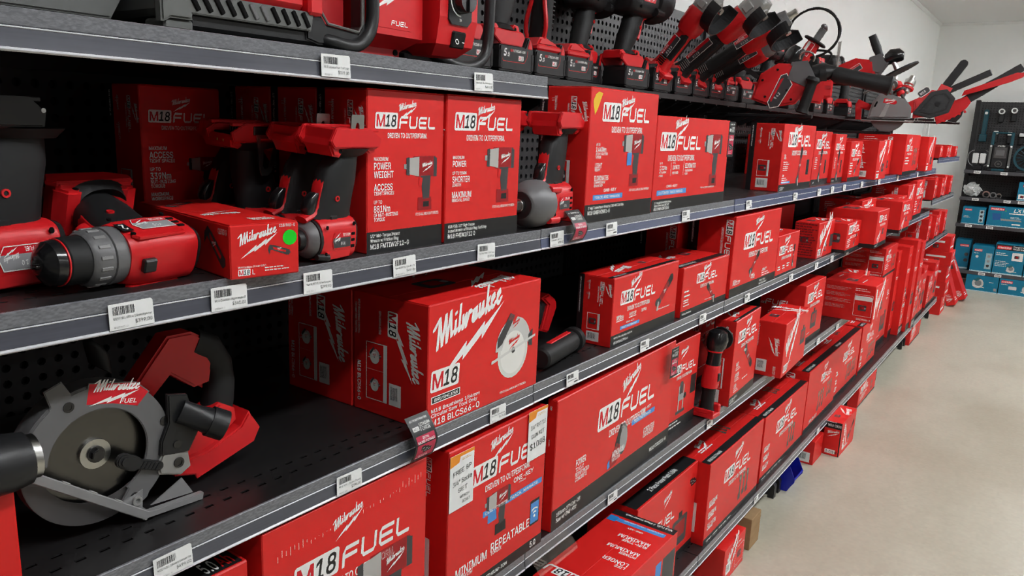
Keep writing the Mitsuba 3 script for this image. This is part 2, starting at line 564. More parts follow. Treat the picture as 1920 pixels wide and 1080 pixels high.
            add(ellipse(0, -.08, .40, .42), [.62, .62, .58])
            add(ellipse(0, -.08, .33, .35), [.72, .72, .68], 1)
            add(so.unary_union([ellipse(0, .02, .46, .46).intersection(sg.box(-.6, .0, .6, .6)).difference(ellipse(0, -.06, .30, .32))]), [.52, .52, .50], 2)
            add([(-.42, .2), (-.1, .56), (.02, .5), (-.3, .1), (-.42, .05)], DGREY, 3)
            add([(-.16, .46), (-.02, .6), (.1, .5), (.02, .4)], PRED, 3)
            add([(-.56, -.12), (.6, .1), (.6, .06), (-.56, -.17)], [.6, .6, .57], 4)
            add(ellipse(0, -.05, .05), DGREY, 4)
            add([(.4, .12), (.52, .2), (.52, -.08), (.42, -.06)], DGREY, 3)
            P.append(('rlogo', .02, .08, .3))
            P.append(('rlogo', .05, .37, .2))
        elif kind == 'cutoff':
            add(ellipse(.2, .12, .26, .4), DGREY)
            add([(-.5, -.3), (-.1, .1), (.15, -.02), (-.05, -.4), (-.4, -.45)], DRED, 1)
            add([(-.2, .05), (.05, .55), (.14, .5), (0, -.05)], BLACK, 1)
            add(ellipse(.26, .1, .2, .32), GREY, 1)
            add([(-.55, -.3), (-.45, -.2), (-.4, -.4), (-.52, -.44)], BLUE, 2)
        elif kind == 'router':
            add(capsule([(-.1, .4), (-.1, .1)], .13), DGREY)
            add(sg.box(-.3, -.1, .12, .12), GREY, 1)
            add(sg.box(-.28, -.5, -.22, .4), SILVER, 1)
            add(sg.box(.06, -.5, .12, .4), SILVER, 1)
            add(sg.box(-.4, -.52, .22, -.42), DGREY, 2)
            add(ellipse(.2, .0, .1), BLACK, 2)
        elif kind == 'angledrill':
            add([(-.5, .1), (-.42, .28), (-.2, .24), (.45, .02), (.5, -.1), (.42, -.2), (.3, -.18), (-.2, .02), (-.38, .08), (-.44, -.12)], DGREY)
            add([(-.3, .2), (.3, .0), (.28, -.08), (-.25, .08)], PRED, 1)
            P.append(('logo', .0, .09, .2))
        elif kind == 'combo':
            for dx, sc_ in ((-.36, 1), (0, .8), (.36, .9)):
                add([(dx - .1, .5), (dx + .1, .46), (dx + .1, .24), (dx - .12, .26)], [.11, .085, .06])
                add([(dx - .02, .26), (dx + .08, .26), (dx + .06, -.2 * sc_), (dx - .06, -.2 * sc_)], [.09, .075, .06])
                add([(dx - .12, -.2 * sc_), (dx + .1, -.16), (dx + .1, -.4 * sc_), (dx - .12, -.44 * sc_)], [.06, .05, .045])
                add(ellipse(dx - .02, .36, .06), [.3, .26, .2], 1)
        elif kind == 'batteries':
            for dx, dy in ((-.25, .1), (.05, .02), (.28, -.1), (-.05, -.12)):
                add(rrect(dx - .2, dy - .16, dx + .2, dy + .12, .04), BLACK)
                add(sg.box(dx - .1, dy - .06, dx + .1, dy), GREY, 1)
        elif kind == 'pack':
            add(rrect(-.42, -.4, .42, .3, .08), DGREY)
            add(rrect(-.3, -.2, .3, .2, .05), DRED, 1)
            add(sg.box(-.1, .3, .1, .45), BLACK)
        elif kind == 'blob':
            add(rrect(-.45, -.3, .4, .32, .12), DGREY)
            add(rrect(-.25, -.15, .2, .2, .06), DRED, 1)
            add(ellipse(.28, .0, .1), GREY, 1)
        elif kind == 'phone':
            add(rrect(-.3, -.5, .3, .5, .05), BLACK)
            add(sg.box(-.26, -.42, .26, .40), BLUE, 1)
            add(ellipse(0, -.16, .06), WHITE, 2)
            for r in (.2, .34):
                arc = ellipse(0, -.16, r, n=32).difference(ellipse(0, -.16, r - .06, n=32)).intersection(sg.Polygon([(0, -.16), (-.5, .5), (.5, .5)]))
                add(arc, WHITE, 2)
        sx = -1 if flip else 1
        for q in P:
            if q[0] in ('logo', 'rlogo'):
                s.logo(cx + q[1] * size * sx, cy + q[2] * size, q[3] * size, WHITE if q[0] == 'logo' else PRED, layer + 5)
            else:
                g = sa.translate(sa.scale(sa.rotate(q[0], ang, origin=(0, 0)), size * sx, size, origin=(0, 0)), cx, cy)
                s.poly(g, q[1], layer + q[2])

    def mesh(s, origin, u, v):
        """placed on the plane through origin"""
        u, v = np.array(u, float), np.array(v, float)
        n = np.cross(u, v)
        P = np.vstack(s.V)
        return (np.array(origin) + np.outer(P[:, 0], u) + np.outer(P[:, 1], v) + np.outer(P[:, 2], n)), np.vstack(s.F), np.vstack(s.C)


def artmesh(pieces):
    V, F, C, at = [], [], [], 0
    for v, f, c in pieces:
        V.append(v)
        F.append(f + at)
        C.append(c)
        at += len(v)
    if not V:
        return None
    return trimesh.Trimesh(np.vstack(V), np.vstack(F), process=False), np.vstack(C)


def artpart(parent, name, am, M=None, label=None):
    m, c = am
    key = numbered(f'{parent}__{name}')
    root = parent.split('__')[0]
    if id(m) not in _ply:
        _ply[id(m)] = (mikit.ply(m, None, False, color=c), m)
    W = place[root] if M is None else place[root] @ M
    scene[key] = {**_ply[id(m)][0], 'bsdf': {'type': 'ref', 'id': 'mat_print'}, 'to_world': T(W)}
    if label:
        labels[key] = {'label': label}
    return key


def draw(w, h, items):
    """items: lists in fractions of the face (w, h)"""
    a = Art()
    for it in items:
        k, q = it[0], it[1:]
        o = q[-1] if isinstance(q[-1], dict) else {}
        if k == 'logo':
            a.logo(q[0] * w, q[1] * h, q[2] * w, o.get('col', WHITE), 2, o.get('ang', 0))
        elif k == 'mf':
            a.m18fuel(q[0] * w, q[1] * h, q[2] * w, 2, o.get('ang', 0), o.get('drv', True))
        elif k == 'm18':
            a.m18(q[0] * w, q[1] * h, q[2] * w / 1.95, 2, o.get('ang', 0))
        elif k == 'fuel':
            a.fuel(q[0] * w, q[1] * h, q[2] * w, WHITE, 2, o.get('ang', 0), hs=1.4)
        elif k == 't':      # x, y, capital height (of h), text
            kw = {x: y for x, y in o.items() if x in ('bold', 'anchor', 'slant', 'ang', 'sx')}
            if 'wf' in o:
                kw['width'] = o['wf'] * w
            else:
                nat = text2d(q[3], o.get('bold', True))[2] * q[2] * h * o.get('sx', .86)
                an = o.get('ang', 0)
                room = (.97 - q[0]) * w if abs(an) < 45 else (q[1] * h * .97 if an < 0 else (.97 - q[1]) * h)
                if o.get('anchor', 'l') == 'l' and nat > room > 0:
                    kw['width'] = room
            a.text(q[3], q[0] * w, q[1] * h, q[2] * h, o.get('col', WHITE), layer=o.get('layer', 4), **kw)
        elif k == 'rect':
            a.rect(q[0] * w, q[1] * h, q[2] * w, q[3] * h, o.get('col', WHITE), o.get('layer', 0), o.get('r', 0))
        elif k == 'frame' and q[2] > q[0]:
            t = o.get('t', .0012)
            g = sg.box(q[0] * w, q[1] * h, q[2] * w, q[3] * h)
            a.poly(g.difference(g.buffer(-t, join_style=2)), o.get('col', WHITE), 1)
        elif k == 'pic':
            a.pic(q[0], q[1] * w, q[2] * h, min(q[3] * h, .78 * w, 1.8 * w * min(q[1], 1 - q[1])), flip=o.get('flip', False), ang=o.get('ang', 0))
        elif k == 'bar':
            a.rect(q[0] * w, q[1] * h, q[2] * w, q[3] * h, WHITE, 1)
            bw, bh = (q[2] - q[0]) * w, (q[3] - q[1]) * h
            a.barcode(q[0] * w + bw * .12, q[1] * h + bh * .25, bw * .6, bh * .6, seed=len(items))
        elif k == 'lines':
            a.lines(q[0] * w, q[1] * h, q[2] * w, q[3], q[4] * h, q[5] * h, o.get('col', WHITE), 3, seed=o.get('seed', 1))
        elif k == 'onekey':   # blue bar
            a.rect(q[0] * w, q[1] * h, q[2] * w, q[3] * h, BLUE, 1)
            a.text(q[4] if len(q) > 4 and isinstance(q[4], str) else 'TRACK AND MANAGE', (q[0] + .02) * w, q[1] * h + (q[3] - q[1]) * h * .25, (q[3] - q[1]) * h * .5, WHITE, True, 3, width=(q[2] - q[0] - .06) * w)
        elif k == 'poly':
            a.poly([(x * w, y * h) for x, y in q[0]], o.get('col', WHITE), o.get('layer', 1))
        elif k == 'circle':
            a.poly(ellipse(q[0] * w, q[1] * h, q[2] * h, n=40), o.get('col', WHITE), o.get('layer', 3))
    return a

# ------------------------------------------------------------------ room
WX, FY, RXW, BY = -1.27, 8.95, 4.6, -2.6
struct('floor', box([WX - .1, BY - .1, -.06], [RXW + .1, FY + .1, 0]), 'floor', label='pale grey-beige polished concrete floor')
struct('ceiling', box([WX - .1, BY - .1, CEIL], [RXW + .1, FY + .1, CEIL + .06]), 'ceiling', label='plain light grey ceiling')
struct('wall_left', box([WX - .1, BY, 0], [WX, FY, CEIL]), 'wall_white', label='white wall behind the red tool shelving')
struct('wall_far', box([WX - .1, FY, 0], [RXW + .1, FY + .1, CEIL]), 'wall_white', label='white wall at the end of the aisle')
struct('wall_right', box([RXW, BY, 0], [RXW + .1, FY, CEIL]), 'wall_white')
single('added_dark_block', 'unseen long dark grey block added along the opposite wall to cut bounce light', 'shelving', box([RXW - .5, BY + .3, 0], [RXW - .01, FY - 1.2, 1.55]), 'wall_shop', I4, False)  # unseen plain block, added to keep low bounce light down
struct('wall_back', box([WX - .1, BY - .1, 0], [RXW + .1, BY, CEIL]), 'wall_shop')


def coving(L, h=.022):
    p = sg.Polygon([(0, 0), (h, 0), (h, -.006), (.006, -h), (0, -h)])
    return plate(p, L, plane='xz')


struct('trim_1', xf(coving(FY - BY), tr(WX, (FY + BY) / 2, CEIL)), 'trim_white', label='narrow white trim where the long wall meets the ceiling')
struct('trim_2', xf(xf(coving(RXW - WX), RZ(-90)), tr((RXW + WX) / 2, FY, CEIL)), 'trim_white', label='narrow white trim where the end wall meets the ceiling')

# ceiling lamps (real battens over the aisles)
lamp_body = cat([chbox([-.075, -.62, -.03], [.075, .62, 0], .006)])
lamp_diff = chbox([-.062, -.60, -.045], [.062, .60, -.0302], .006)
for i, (lx, ys, lk) in enumerate(LAMP_ROWS):
    for j, ly in enumerate(ys):
        t = thing('ceiling_lamp', f'long white ceiling batten lamp, {ORD[j]} along the {"shelf" if i == 0 else "far"} aisle', 'lamp', tr(lx, ly, CEIL), 'ceiling batten lamps')
        part(t, 'housing', lamp_body, 'lamp_white', False)
        k = part(t, 'diffuser', lamp_diff, 'lamp_white', False)
        scene[k]['emitter'] = {'type': 'area', 'radiance': rgb([LAMP_RADIANCE * lk * x for x in (0.975, 1.0, 1.02)])}

# ------------------------------------------------------------------ gondola shelving
SX = -0.687           # front plane of every shelf strip
PX = -1.18            # face of the perforated back
BAYS = [(-.75, .15), (.15, 1.05), (1.05, 1.95), (1.95, 2.85), (2.85, 3.75), (3.75, 4.65), (4.65, 5.55), (5.60, 6.15), (6.15, 6.70)]
BAYNAME = ['bay beyond the left edge', 'nearest bay', 'second bay', 'third bay', 'fourth bay', 'fifth bay', 'sixth bay', 'raised far bay', 'last far bay']
PITCH_ = .0235


def peg_mesh(width, z0, z1, r=.0062, depth=.006):
    nx, nz = int((width - .01) / PITCH_), int((z1 - z0) / PITCH_)
    p = PITCH_ / 2
    th = (np.arange(8) + .5) * math.pi / 4
    o = np.c_[r * np.cos(th), r * np.sin(th)]
    c = np.array([[p, p], [-p, p], [-p, -p], [p, -p]])
    P2 = np.vstack([o, c])
    F = []
    for q in range(4):
        a, b, d = 2 * q, (2 * q + 1) % 8, (2 * q + 2) % 8
        F += [[8 + q, b, a], [8 + q, d, b], [8 + q, 8 + (q + 1) % 4, d]]
    # th starts at 22.5 deg: vertices 0,1 in quadrant 1
    F = []
    for q in range(4):
        i0, i1, i2 = 2 * q, 2 * q + 1, (2 * q + 2) % 8
        F += [[8 + q, i1, i0], [8 + q, 8 + (q + 1) % 4, i1], [8 + (q + 1) % 4, i2, i1]]
    base = np.c_[np.zeros(12), P2[:, 0], P2[:, 1]]
    back = np.c_[np.full(8, -depth), o * .9]
    V1 = np.vstack([base, back])
    for j in range(8):
        a, b = j, (j + 1) % 8
        F += [[a, b, 12 + b], [a, 12 + b, 12 + a]]
    F = np.array(F)
    n = nx * nz
    off = np.array([[0, (i + .5) * PITCH_ + (width - nx * PITCH_) / 2, z0 + (k + .5) * PITCH_] for k in range(nz) for i in range(nx)])
    V = (V1[None] + off[:, None]).reshape(-1, 3)
    FF = (F[None] + (np.arange(n) * 20)[:, None, None]).reshape(-1, 3)
    # front faces must look towards +x
    t = V[FF[0]]
    m = trimesh.Trimesh(V, FF, process=False)
    e = (width - nx * PITCH_) / 2
    ex = [box([-.001, 0, z0], [0, e, z1]), box([-.001, width - e, z0], [0, width, z1])]
    top = z0 + nz * PITCH_
    if z1 - top > .001:
        ex.append(box([-.001, 0, top], [0, width, z1]))
    return cat([m] + ex)


post = cat([box([-.03, -.0122, 0], [0, .0122, 1.775]), box([-.001, -.003, .1], [.0009, .003, 1.77])])
foot = plate([(0, 0), (.44, 0), (.44, .05), (.42, .075), (0, .105)], .03, .002)
glide = cyl((.40, 0, 0), (.40, 0, .012), .022)
_peg = {}
for bi, (y0, y1) in enumerate(BAYS):
    t = thing('shelving_frame', f'black perforated steel back with posts, {BAYNAME[bi]} of the shelving', 'shelving', tr(PX, 0, 0))
    w = round(y1 - y0 - .05, 4)
    near = y0 < 2.9
    if (w, near) not in _peg:
        zs = [.16, .625, 1.0925, 1.5275, 1.762] if near else [1.19, 1.5275, 1.762]
        _peg[w, near] = [peg_mesh(w, a, b) for a, b in zip(zs[:-1], zs[1:])]
    for pm in _peg[w, near]:
        part(t, 'perforated_panel', pm, 'peg_black', False, tr(0, y0 + .025, 0))
    part(t, 'back_sheet', box([-.03, y0 + .026, .1 if near else 1.15], [-.012, y1 - .026, 1.755]), 'post_black', False)  # dark sheet added so the holes do not show the white wall
    if not near:
        part(t, 'back_sheet', box([-.012, y0 + .026, .1], [0, y1 - .026, 1.19]), 'post_black', False)
    part(t, 'post', post, 'post_black', False, tr(.011, y0 + .0128, 0))
    part(t, 'post', post, 'post_black', False, tr(.011, y1 - .0128, 0))
    if bi:
        for k, yy in enumerate((y0 + .03, y1 - .03)):
            f = thing('shelf_foot', f'black steel foot under the base shelf, {"near" if k == 0 else "far"} end of the {BAYNAME[bi]}', 'shelf foot', tr(PX + .016, yy, 0), 'feet of the shelving')
            part(f, 'beam', foot, 'post_black', False)
            part(f, 'glide', glide, 'steel', 35)


def deck_mesh(L):
    d = .475
    outer = sg.box(0, 0, d, L)
    holes = []
    for rx, ph in ((.040, 0), (.064, .5), (.40, 0)):
        for i in range(int((L - .03) / .0235)):
            yy = .02 + (i + ph) * .0235
            if yy < L - .02:
                holes.append(sg.box(d - rx, yy, d - rx + .0045, yy + .0105))
    g = outer.difference(so.unary_union(holes))
    m = plate(g, .0016, plane='xy')
    m.apply_translation([PX + .012, 0, -.0008])
    folds = [box([PX + .012, 0, -.028], [PX + .0135, L, -.0016]), box([PX + .485, 0, -.030], [PX + .487, L, -.0001]),
             box([PX + .03, 0, -.006], [PX + .48, .002, -.0016]), box([PX + .03, L - .002, -.006], [PX + .48, L, -.0016]),
             box([PX + .03, .003, -.0075], [PX + .47, L - .003, -.006])]
    return cat([m] + folds)


def strip_meshes(L):
    """clear ticket strip clipped to the front: frosted upper band, smoky ticket channel, bright lower lip"""
    x = SX - .003
    up = chbox([x - .003, 0, -.0135], [x + .0008, L, .0006], .0008)
    band = hull([(x - .003, yy, zz) for yy in (0, L) for zz in (-.030, -.0137)] + [(x + .0002, yy, -.0137) for yy in (0, L)] + [(x + .0022, yy, -.030) for yy in (0, L)])
    lip = chbox([x - .003, 0, -.0335], [x + .0042, L, -.0302], .0012)
    rib = chbox([x - .001, 0, -.0152], [x + .0014, L, -.0139], .0004)
    return up, band, lip, rib


bracket = plate([(0, -.002), (.40, -.002), (.40, -.016), (.05, -.085), (0, -.085)], .003)
_shelfm = {}
LEVELS = {'A': 1.432, 'B': 1.19, 'C': .922, 'D': .605, 'E': .175}
LNAME = {'A': 'top', 'B': 'upper', 'C': 'middle', 'D': 'lower', 'E': 'base'}


def shelf(level, bi, z, y0=None, y1=None, joint=0.0):
    a, b = BAYS[bi]
    a, b = (a if y0 is None else y0), (b if y1 is None else y1)
    L = round(b - a - .003, 4)
    if L not in _shelfm:
        _shelfm[L] = (deck_mesh(L), strip_meshes(L))
    dm, (up, band, lip, rib) = _shelfm[L]
    t = thing('steel_shelf', f'black steel {LNAME[level]} shelf with grey ticket strip, {BAYNAME[bi]}', 'shelf', tr(0, a + .0015, z))
    part(t, 'deck', dm, 'shelf_black', False)
    s = part(t, 'ticket_strip', band, 'strip_blue' if level == 'B' and bi >= 2 else 'strip_band', False, tr(joint, 0, 0), label='smoky grey plastic ticket channel')
    part(s, 'upper_band', up, 'strip_blue' if level == 'B' and bi >= 3 else 'strip_upper', False, tr(joint, 0, 0))
    part(s, 'rib', rib, 'strip_lip', False, tr(joint, 0, 0))
    part(s, 'lower_lip', lip, 'strip_lip', False, tr(joint, 0, 0))
    for yy in (.02, L - .02):
        part(t, 'bracket', bracket, 'post_black', False, tr(PX + .014, yy, -.004))


for bi in (0, 1):
    shelf('A', bi, LEVELS['A'])
for bi in range(0, 7):
    shelf('B', bi, LEVELS['B'], joint=.0008 * (bi % 2))
    shelf('C', bi, LEVELS['C'], joint=.0008 * (bi % 2))
    if bi < 5:
        shelf('D', bi, LEVELS['D'] - .01 * (bi < 3) * 0, joint=.0008 * (bi % 2))
    shelf('E', bi, LEVELS['E'], joint=.0008 * (bi % 2))
for bi in (7, 8):
    shelf('B', bi, 1.252)
    shelf('C', bi, .985)
    shelf('D', bi, .70)
    shelf('E', bi, .175)

# ------------------------------------------------------------------ cartons
_cart, _keep = {}, []


def carton(label, X, Y, Z, w, dep, h, yaw=0.0, front=(), side=(), top=(), group=None, name='tool_carton', catg='box', key=None, card='card_red', roll=0.0, right=()):
    """front-left-bottom corner at (X, Y, Z); width w along the shelf, depth dep towards the wall, height h."""
    k = key or (round(w, 4), round(dep, 4), round(h, 4), id(front), id(side), id(top), len(front))
    _keep.append((front, side, top))
    if k not in _cart:
        e = .0008
        body = chbox([-dep, 0, 0], [0, w, h - e], .0014)
        fl = [chbox([-dep / 2 + .0008, .0008, h - e], [-.0008, w - .0008, h], .0004), chbox([-dep + .0008, .0008, h - e], [-dep / 2 - .0008, w - .0008, h], .0004)]
        ps = []
        if front:
            ps.append(('front_printing', draw(w, h, front).mesh([0, 0, 0], [0, 1, 0], [0, 0, 1])))
        if side:
            ps.append(('side_printing', draw(dep, h, side).mesh([-dep, 0, 0], [1, 0, 0], [0, 0, 1])))
        if top:
            ps.append(('top_printing', draw(w, dep, top).mesh([0, 0, h], [0, 1, 0], [-1, 0, 0])))
        _cart[k] = (body, fl, [(n_, artmesh([p])) for n_, p in ps])
    body, fl, am = _cart[k]
    t = thing(name, label, catg, tr(X, Y, Z) @ RZ(math.degrees(yaw)) @ RX(roll), group)
    part(t, 'body', body, card, False)
    for f in fl:
        part(t, 'top_flap', f, card, False)
    for n_, a in am:
        artpart(t, n_, a)
    return t


def fuel_front(claims, model, pic='wrench', lines2=('',), mf=(.09, .765, .78), logo=(.5, .885, .24), picat=(.73, .42, .46), band=.135, ch=.030, cx=.08, cy=.56, cdy=.036, fits=True, key=None, flip=False, picang=0):
    """tall carton front: logo, plate, slogan, claims at the left, picture at the right, black foot"""
    L = [('rect', 0, 0, 1, band, {'col': BLACK}), ('logo', *logo), ('mf', *mf)]
    y = cy
    for row in claims:
        if row is None:
            y -= cdy * .7
            continue
        big, s = row
        hh = ch * (1.35 if big else .72)
        y -= hh * 1.3
        L.append(('t', cx, y, hh, s, {'sx': .74 if big else .8}))
    L.append(('pic', pic, *picat, {'flip': flip, 'ang': picang}))
    if fits:
        L.append(('t', .62, band + .075, .018, 'FITS ALL M18 BATTERIES', {'wf': .32}))
    yy = band - .035
    for s in lines2:
        L.append(('t', .04, yy, .020, s, {'sx': .8}))
        yy -= .030
    L.append(('t', .04, yy - .012, .030, model, {}))
    return L


def fuel_side(model='', txt=('POWER', 'ACCESS'), foot=True):
    """narrow left side: black strip at the back edge with the model, lettering running down, inset panel and bar code"""
    L = [('rect', 0, 0, .16, 1, {'col': BLACK}), ('t', .05, .96, .016, model, {'ang': -90, 'sx': .9}),
         ('mf', .62, .93, .62, {'ang': -90}), ('logo', .86, .82, .34, {'ang': -90})]
    y = .93
    for i, s in enumerate(txt):
        L.append(('t', .30, y, .020, s, {'ang': -90}))
        L.append(('lines', .24, y - .02, .12, 2, .016, .004, {'seed': i}))
        y -= .17
    if foot:
        L += [('frame', .30, .22, .66, .46), ('pic', 'blob', .46, .34, .14), ('rect', .60, .22, .655, .46, {'col': WHITE, 'layer': 2}), ('bar', .30, .05, .66, .19)]
    return L


F_MTI = fuel_front([(0, 'MAXIMUM'), (1, 'POWER'), (1, 'WEIGHT'), None, (1, 'ACCESS'), (0, 'TIGHT SPACES'), None, (0, 'UP TO'), (1, '881Nm'), (0, 'OF NUT-BUSTING'), (0, 'TORQUE')], 'M18 FMTIW2F12-0',
                   lines2=('1/2" Mid-Torque Impact', 'Wrench w/ Friction Ring'), picat=(.72, .42, .40), logo=(.5, .885, .24), cy=.60)
F_HIW = fuel_front([(0, 'MAXIMUM'), (1, 'POWER'), None, (0, 'UP TO 20MM'), (1, 'SHORTER'), (0, 'LENGTH'), None, (1, 'MAXIMUM'), (0, 'REMOVAL SPEED')], 'M18 FHIW2F12 0',
                   lines2=('M18 FUEL 1/2" High Torque', 'Impact Wrench w/ Friction Ring Tool Only'), picat=(.74, .45, .42), cy=.60)
F_ACC = fuel_front([(0, 'MAXIMUM'), (1, 'ACCESS'), (0, 'TIGHT SPACES'), None, (0, 'UP TO'), (1, '339Nm'), (0, 'NUT-BUSTING'), (0, 'TORQUE'), None, (0, 'MAXIMUM'), (0, 'WORKSPACE'), (1, 'VISIBILITY')], 'M18 FIW2F12-0',
                   lines2=('1/2" Impact Wrench',), picat=(.76, .42, .38), cy=.62)
F_ONEF = fuel_front([(0, 'UP TO'), (1, '2,440Nm'), (0, 'OF NUT-BUSTING'), (0, 'TORQUE'), None, (1, 'LIGHT'), (0, 'WEIGHT'), None, (1, 'ELIMINATES'), (0, 'COMPRESSORS &'), (0, 'GENERATORS')], 'M18 ONEFHIWF1-0',
                    lines2=('1" High Torque Impact Wrench w/ ONE-KEY Tool Only',), picat=(.66, .46, .42), mf=(.16, .755, .70), logo=(.52, .885, .20), cy=.60, cx=.10, ch=.026)
F_ONEF += [('onekey', .10, .165, .52, .205), ('t', .24, .225, .024, 'ONE-KEY', {'wf': .18}), ('rect', .55, .42, .62, .52, {'col': BLUE, 'layer': 6}),
           ('poly', [(.03, .90), (.06, .95), (.10, .97), (.15, .96), (.12, .90), (.09, .84), (.06, .80), (.04, .86)], {'col': [.75, .45, .02]})]
F_ONED = [('rect', 0, 0, 1, .13, {'col': BLACK}), ('logo', .30, .89, .17), ('mf', .05, .64, .52), ('t', .06, .50, .020, 'UP TO', {}), ('t', .06, .44, .044, '2,711Nm', {'sx': .7}), ('t', .06, .405, .020, 'NUT-BUSTING', {}), ('t', .06, .37, .020, 'TORQUE', {}),
          ('rect', .20, .37, .203, .52), ('t', .22, .50, .020, 'UP TO', {}), ('t', .22, .44, .044, '200 NUTS', {'sx': .6}), ('t', .22, .39, .026, 'PER CHARGE', {'sx': .7}), ('rect', .36, .37, .363, .52),
          ('t', .38, .45, .05, 'ELIMINATES', {'sx': .7}), ('t', .38, .41, .022, 'COMPRESSORS &', {}), ('t', .38, .375, .022, 'HOSES', {}),
          ('pic', 'bigwrench', .78, .52, .62), ('onekey', .05, .17, .42, .225, 'CUSTOMISE. TRACK. MANAGE.'), ('t', .16, .25, .026, 'ONE-KEY', {'wf': .14}), ('t', .62, .2, .018, 'FITS ALL M18 BATTERIES', {'wf': .2}),
          ('t', .03, .085, .022, '1" D-handle Ext Anvil High Torque', {}), ('t', .03, .055, .022, 'Impact Wrench with ONE-KEY', {}), ('t', .03, .015, .030, 'M18 ONEFHIWF1DS 0', {})]
F_SET = [('rect', 0, 0, 1, .10, {'col': BLACK}), ('logo', .42, .87, .25), ('mf', .15, .66, .72), ('t', .07, .52, .03, 'HIGH', {}), ('t', .07, .48, .03, 'SPEED', {}), ('lines', .07, .43, .18, 5, .03, .012), ('t', .07, .22, .03, 'LONG', {}), ('lines', .07, .19, .18, 3, .03, .012),
         ('pic', 'stick', .58, .36, .42, {'ang': 40}), ('rect', .80, .22, .88, .46, {'col': BLACK, 'layer': 3}), ('onekey', .06, .115, .32, .145), ('t', .04, .045, .02, 'M18 FUEL Ratchet', {}), ('t', .04, .015, .02, 'M18 FHIR-0', {})]
F_SLIM = [('rect', 0, 0, 1, .10, {'col': BLACK}), ('logo', .5, .87, .30), ('mf', .1, .67, .82), ('pic', 'stick', .45, .36, .44, {'ang': 45}), ('rect', .70, .2, .78, .46, {'col': BLACK, 'layer': 3}), ('lines', .10, .5, .16, 6, .04, .014), ('t', .1, .03, .02, 'M18 FUEL', {})]
F_PLAINV = [('logo', .50, .70, .62, {'ang': 28}), ('pic', 'stick', .62, .30, .36), ('t', .08, .10, .03, 'M18', {}), ('lines', .08, .07, .3, 2, .03, .01)]
F_SAW = [('logo', .335, .715, .60, {'ang': 3}), ('pic', 'saw', .735, .445, .56), ('m18', .02, .30, .225), ('rect', .03, .205, .26, .265, {'col': WHITE, 'layer': 1}), ('rect', .036, .212, .254, .258, {'col': BLACK, 'layer': 2}),
         ('t', .05, .222, .026, 'BRUSHLESS', {'wf': .19, 'slant': .2}), ('t', .03, .135, .030, 'M18 Brushless 184mm', {'wf': .40}), ('t', .03, .095, .030, 'Circular Saw Tool Only', {'wf': .38}), ('t', .03, .025, .050, 'M18 BLCS66-0', {'wf': .40}),
         ('t', .62, .055, .018, 'FITS ALL M18 BATTERIES', {'wf': .26})]
S_SAW = [('logo', .74, .60, .62, {'ang': -95}), ('m18', .475, .89, .26, {'ang': -90}), ('t', .36, .87, .022, 'BRUSHLESS', {'ang': -90, 'sx': 1.1}), ('frame', .18, .12, .47, .60), ('pic', 'saw', .30, .49, .13), ('pic', 'saw', .30, .25, .11), ('rect', .42, .12, .465, .60, {'col': WHITE, 'layer': 1}),
         ('rect', .18, .372, .42, .374), ('t', .06, .42, .038, 'M18 BLCS66-0', {'ang': -90}), ('t', .07, .93, .022, 'M18 Brushless 184mm', {'ang': -90}), ('t', .03, .90, .020, 'Circular Saw Tool Only', {'ang': -90}), ('bar', .50, .12, .66, .30)]
T_SAW = [('pic', 'blob', .42, .62, .5), ('logo', .70, .36, .42, {'ang': 180})]
F_GRIND = [('rect', 0, 0, 1, .17, {'col': BLACK}), ('logo', .32, .86, .17, {'ang': 12}), ('mf', .10, .58, .52), ('t', .06, .42, .022, 'MAXIMUM', {}), ('t', .06, .375, .05, 'MAXIMUM', {'sx': .6}), ('lines', .06, .35, .14, 1, .03, .014), ('t', .24, .375, .05, 'RAPIDSTOP', {'sx': .56}), ('lines', .24, .35, .14, 1, .03, .014),
           ('t', .42, .375, .045, 'CONTROL', {'sx': .6}), ('pic', 'stick', .78, .56, .50), ('onekey', .12, .215, .40, .265), ('t', .2, .29, .022, 'ONE-KEY', {'wf': .12}), ('t', .68, .3, .018, 'FITS ALL M18 BATTERIES', {'wf': .2}), ('t', .04, .11, .025, 'M18 FUEL 125mm Braking Grinder with ONE-KEY', {'sx': .7}), ('t', .04, .035, .035, 'M18 ONEFSAG125XPDB-0', {'sx': .7})]
T_BAND = [('rect', 0, .06, 1, .20, {'col': BLACK}), ('t', .05, .10, .06, 'M18 FUEL Tool Only', {'col': WHITE, 'sx': .8}), ('logo', .35, .66, .28, {'ang': 180}), ('pic', 'blob', .7, .6, .3), ('rect', 0, .0, 1, .012, {'col': WHITE})]
F_BAND2 = [('rect', 0, 0, 1, .13, {'col': BLACK}), ('logo', .5, .84, .17), ('mf', .28, .60, .46), ('lines', .04, .5, .13, 3, .09, .03), ('lines', .04, .28, .13, 2, .06, .02, {'seed': 4}), ('pic', 'stick', .62, .30, .44, {'flip': True}), ('t', .5, .18, .02, 'FITS ALL M18 BATTERIES', {'wf': .22}), ('t', .03, .05, .03, 'M18 FUEL 125mm Grinder', {})]
F_FLAG = [('rect', 0, 0, 1, .115, {'col': BLACK}), ('logo', .50, .86, .18), ('mf', .20, .56, .64), ('pic', 'stick', .47, .34, .30), ('t', .05, .19, .022, 'MAXIMUM', {}), ('t', .05, .145, .042, 'PRODUCTIVITY', {'sx': .58}), ('t', .42, .19, .022, 'MINIMUM', {}), ('t', .42, .145, .042, 'FATIGUE', {'sx': .58}),
          ('t', .66, .19, .04, '230MM (9")', {'sx': .6}), ('lines', .66, .16, .2, 2, .03, .012), ('t', .62, .06, .024, 'M18 FUEL 230mm', {}), ('t', .62, .02, .024, 'M18 FLAG230XPDB-0', {})]
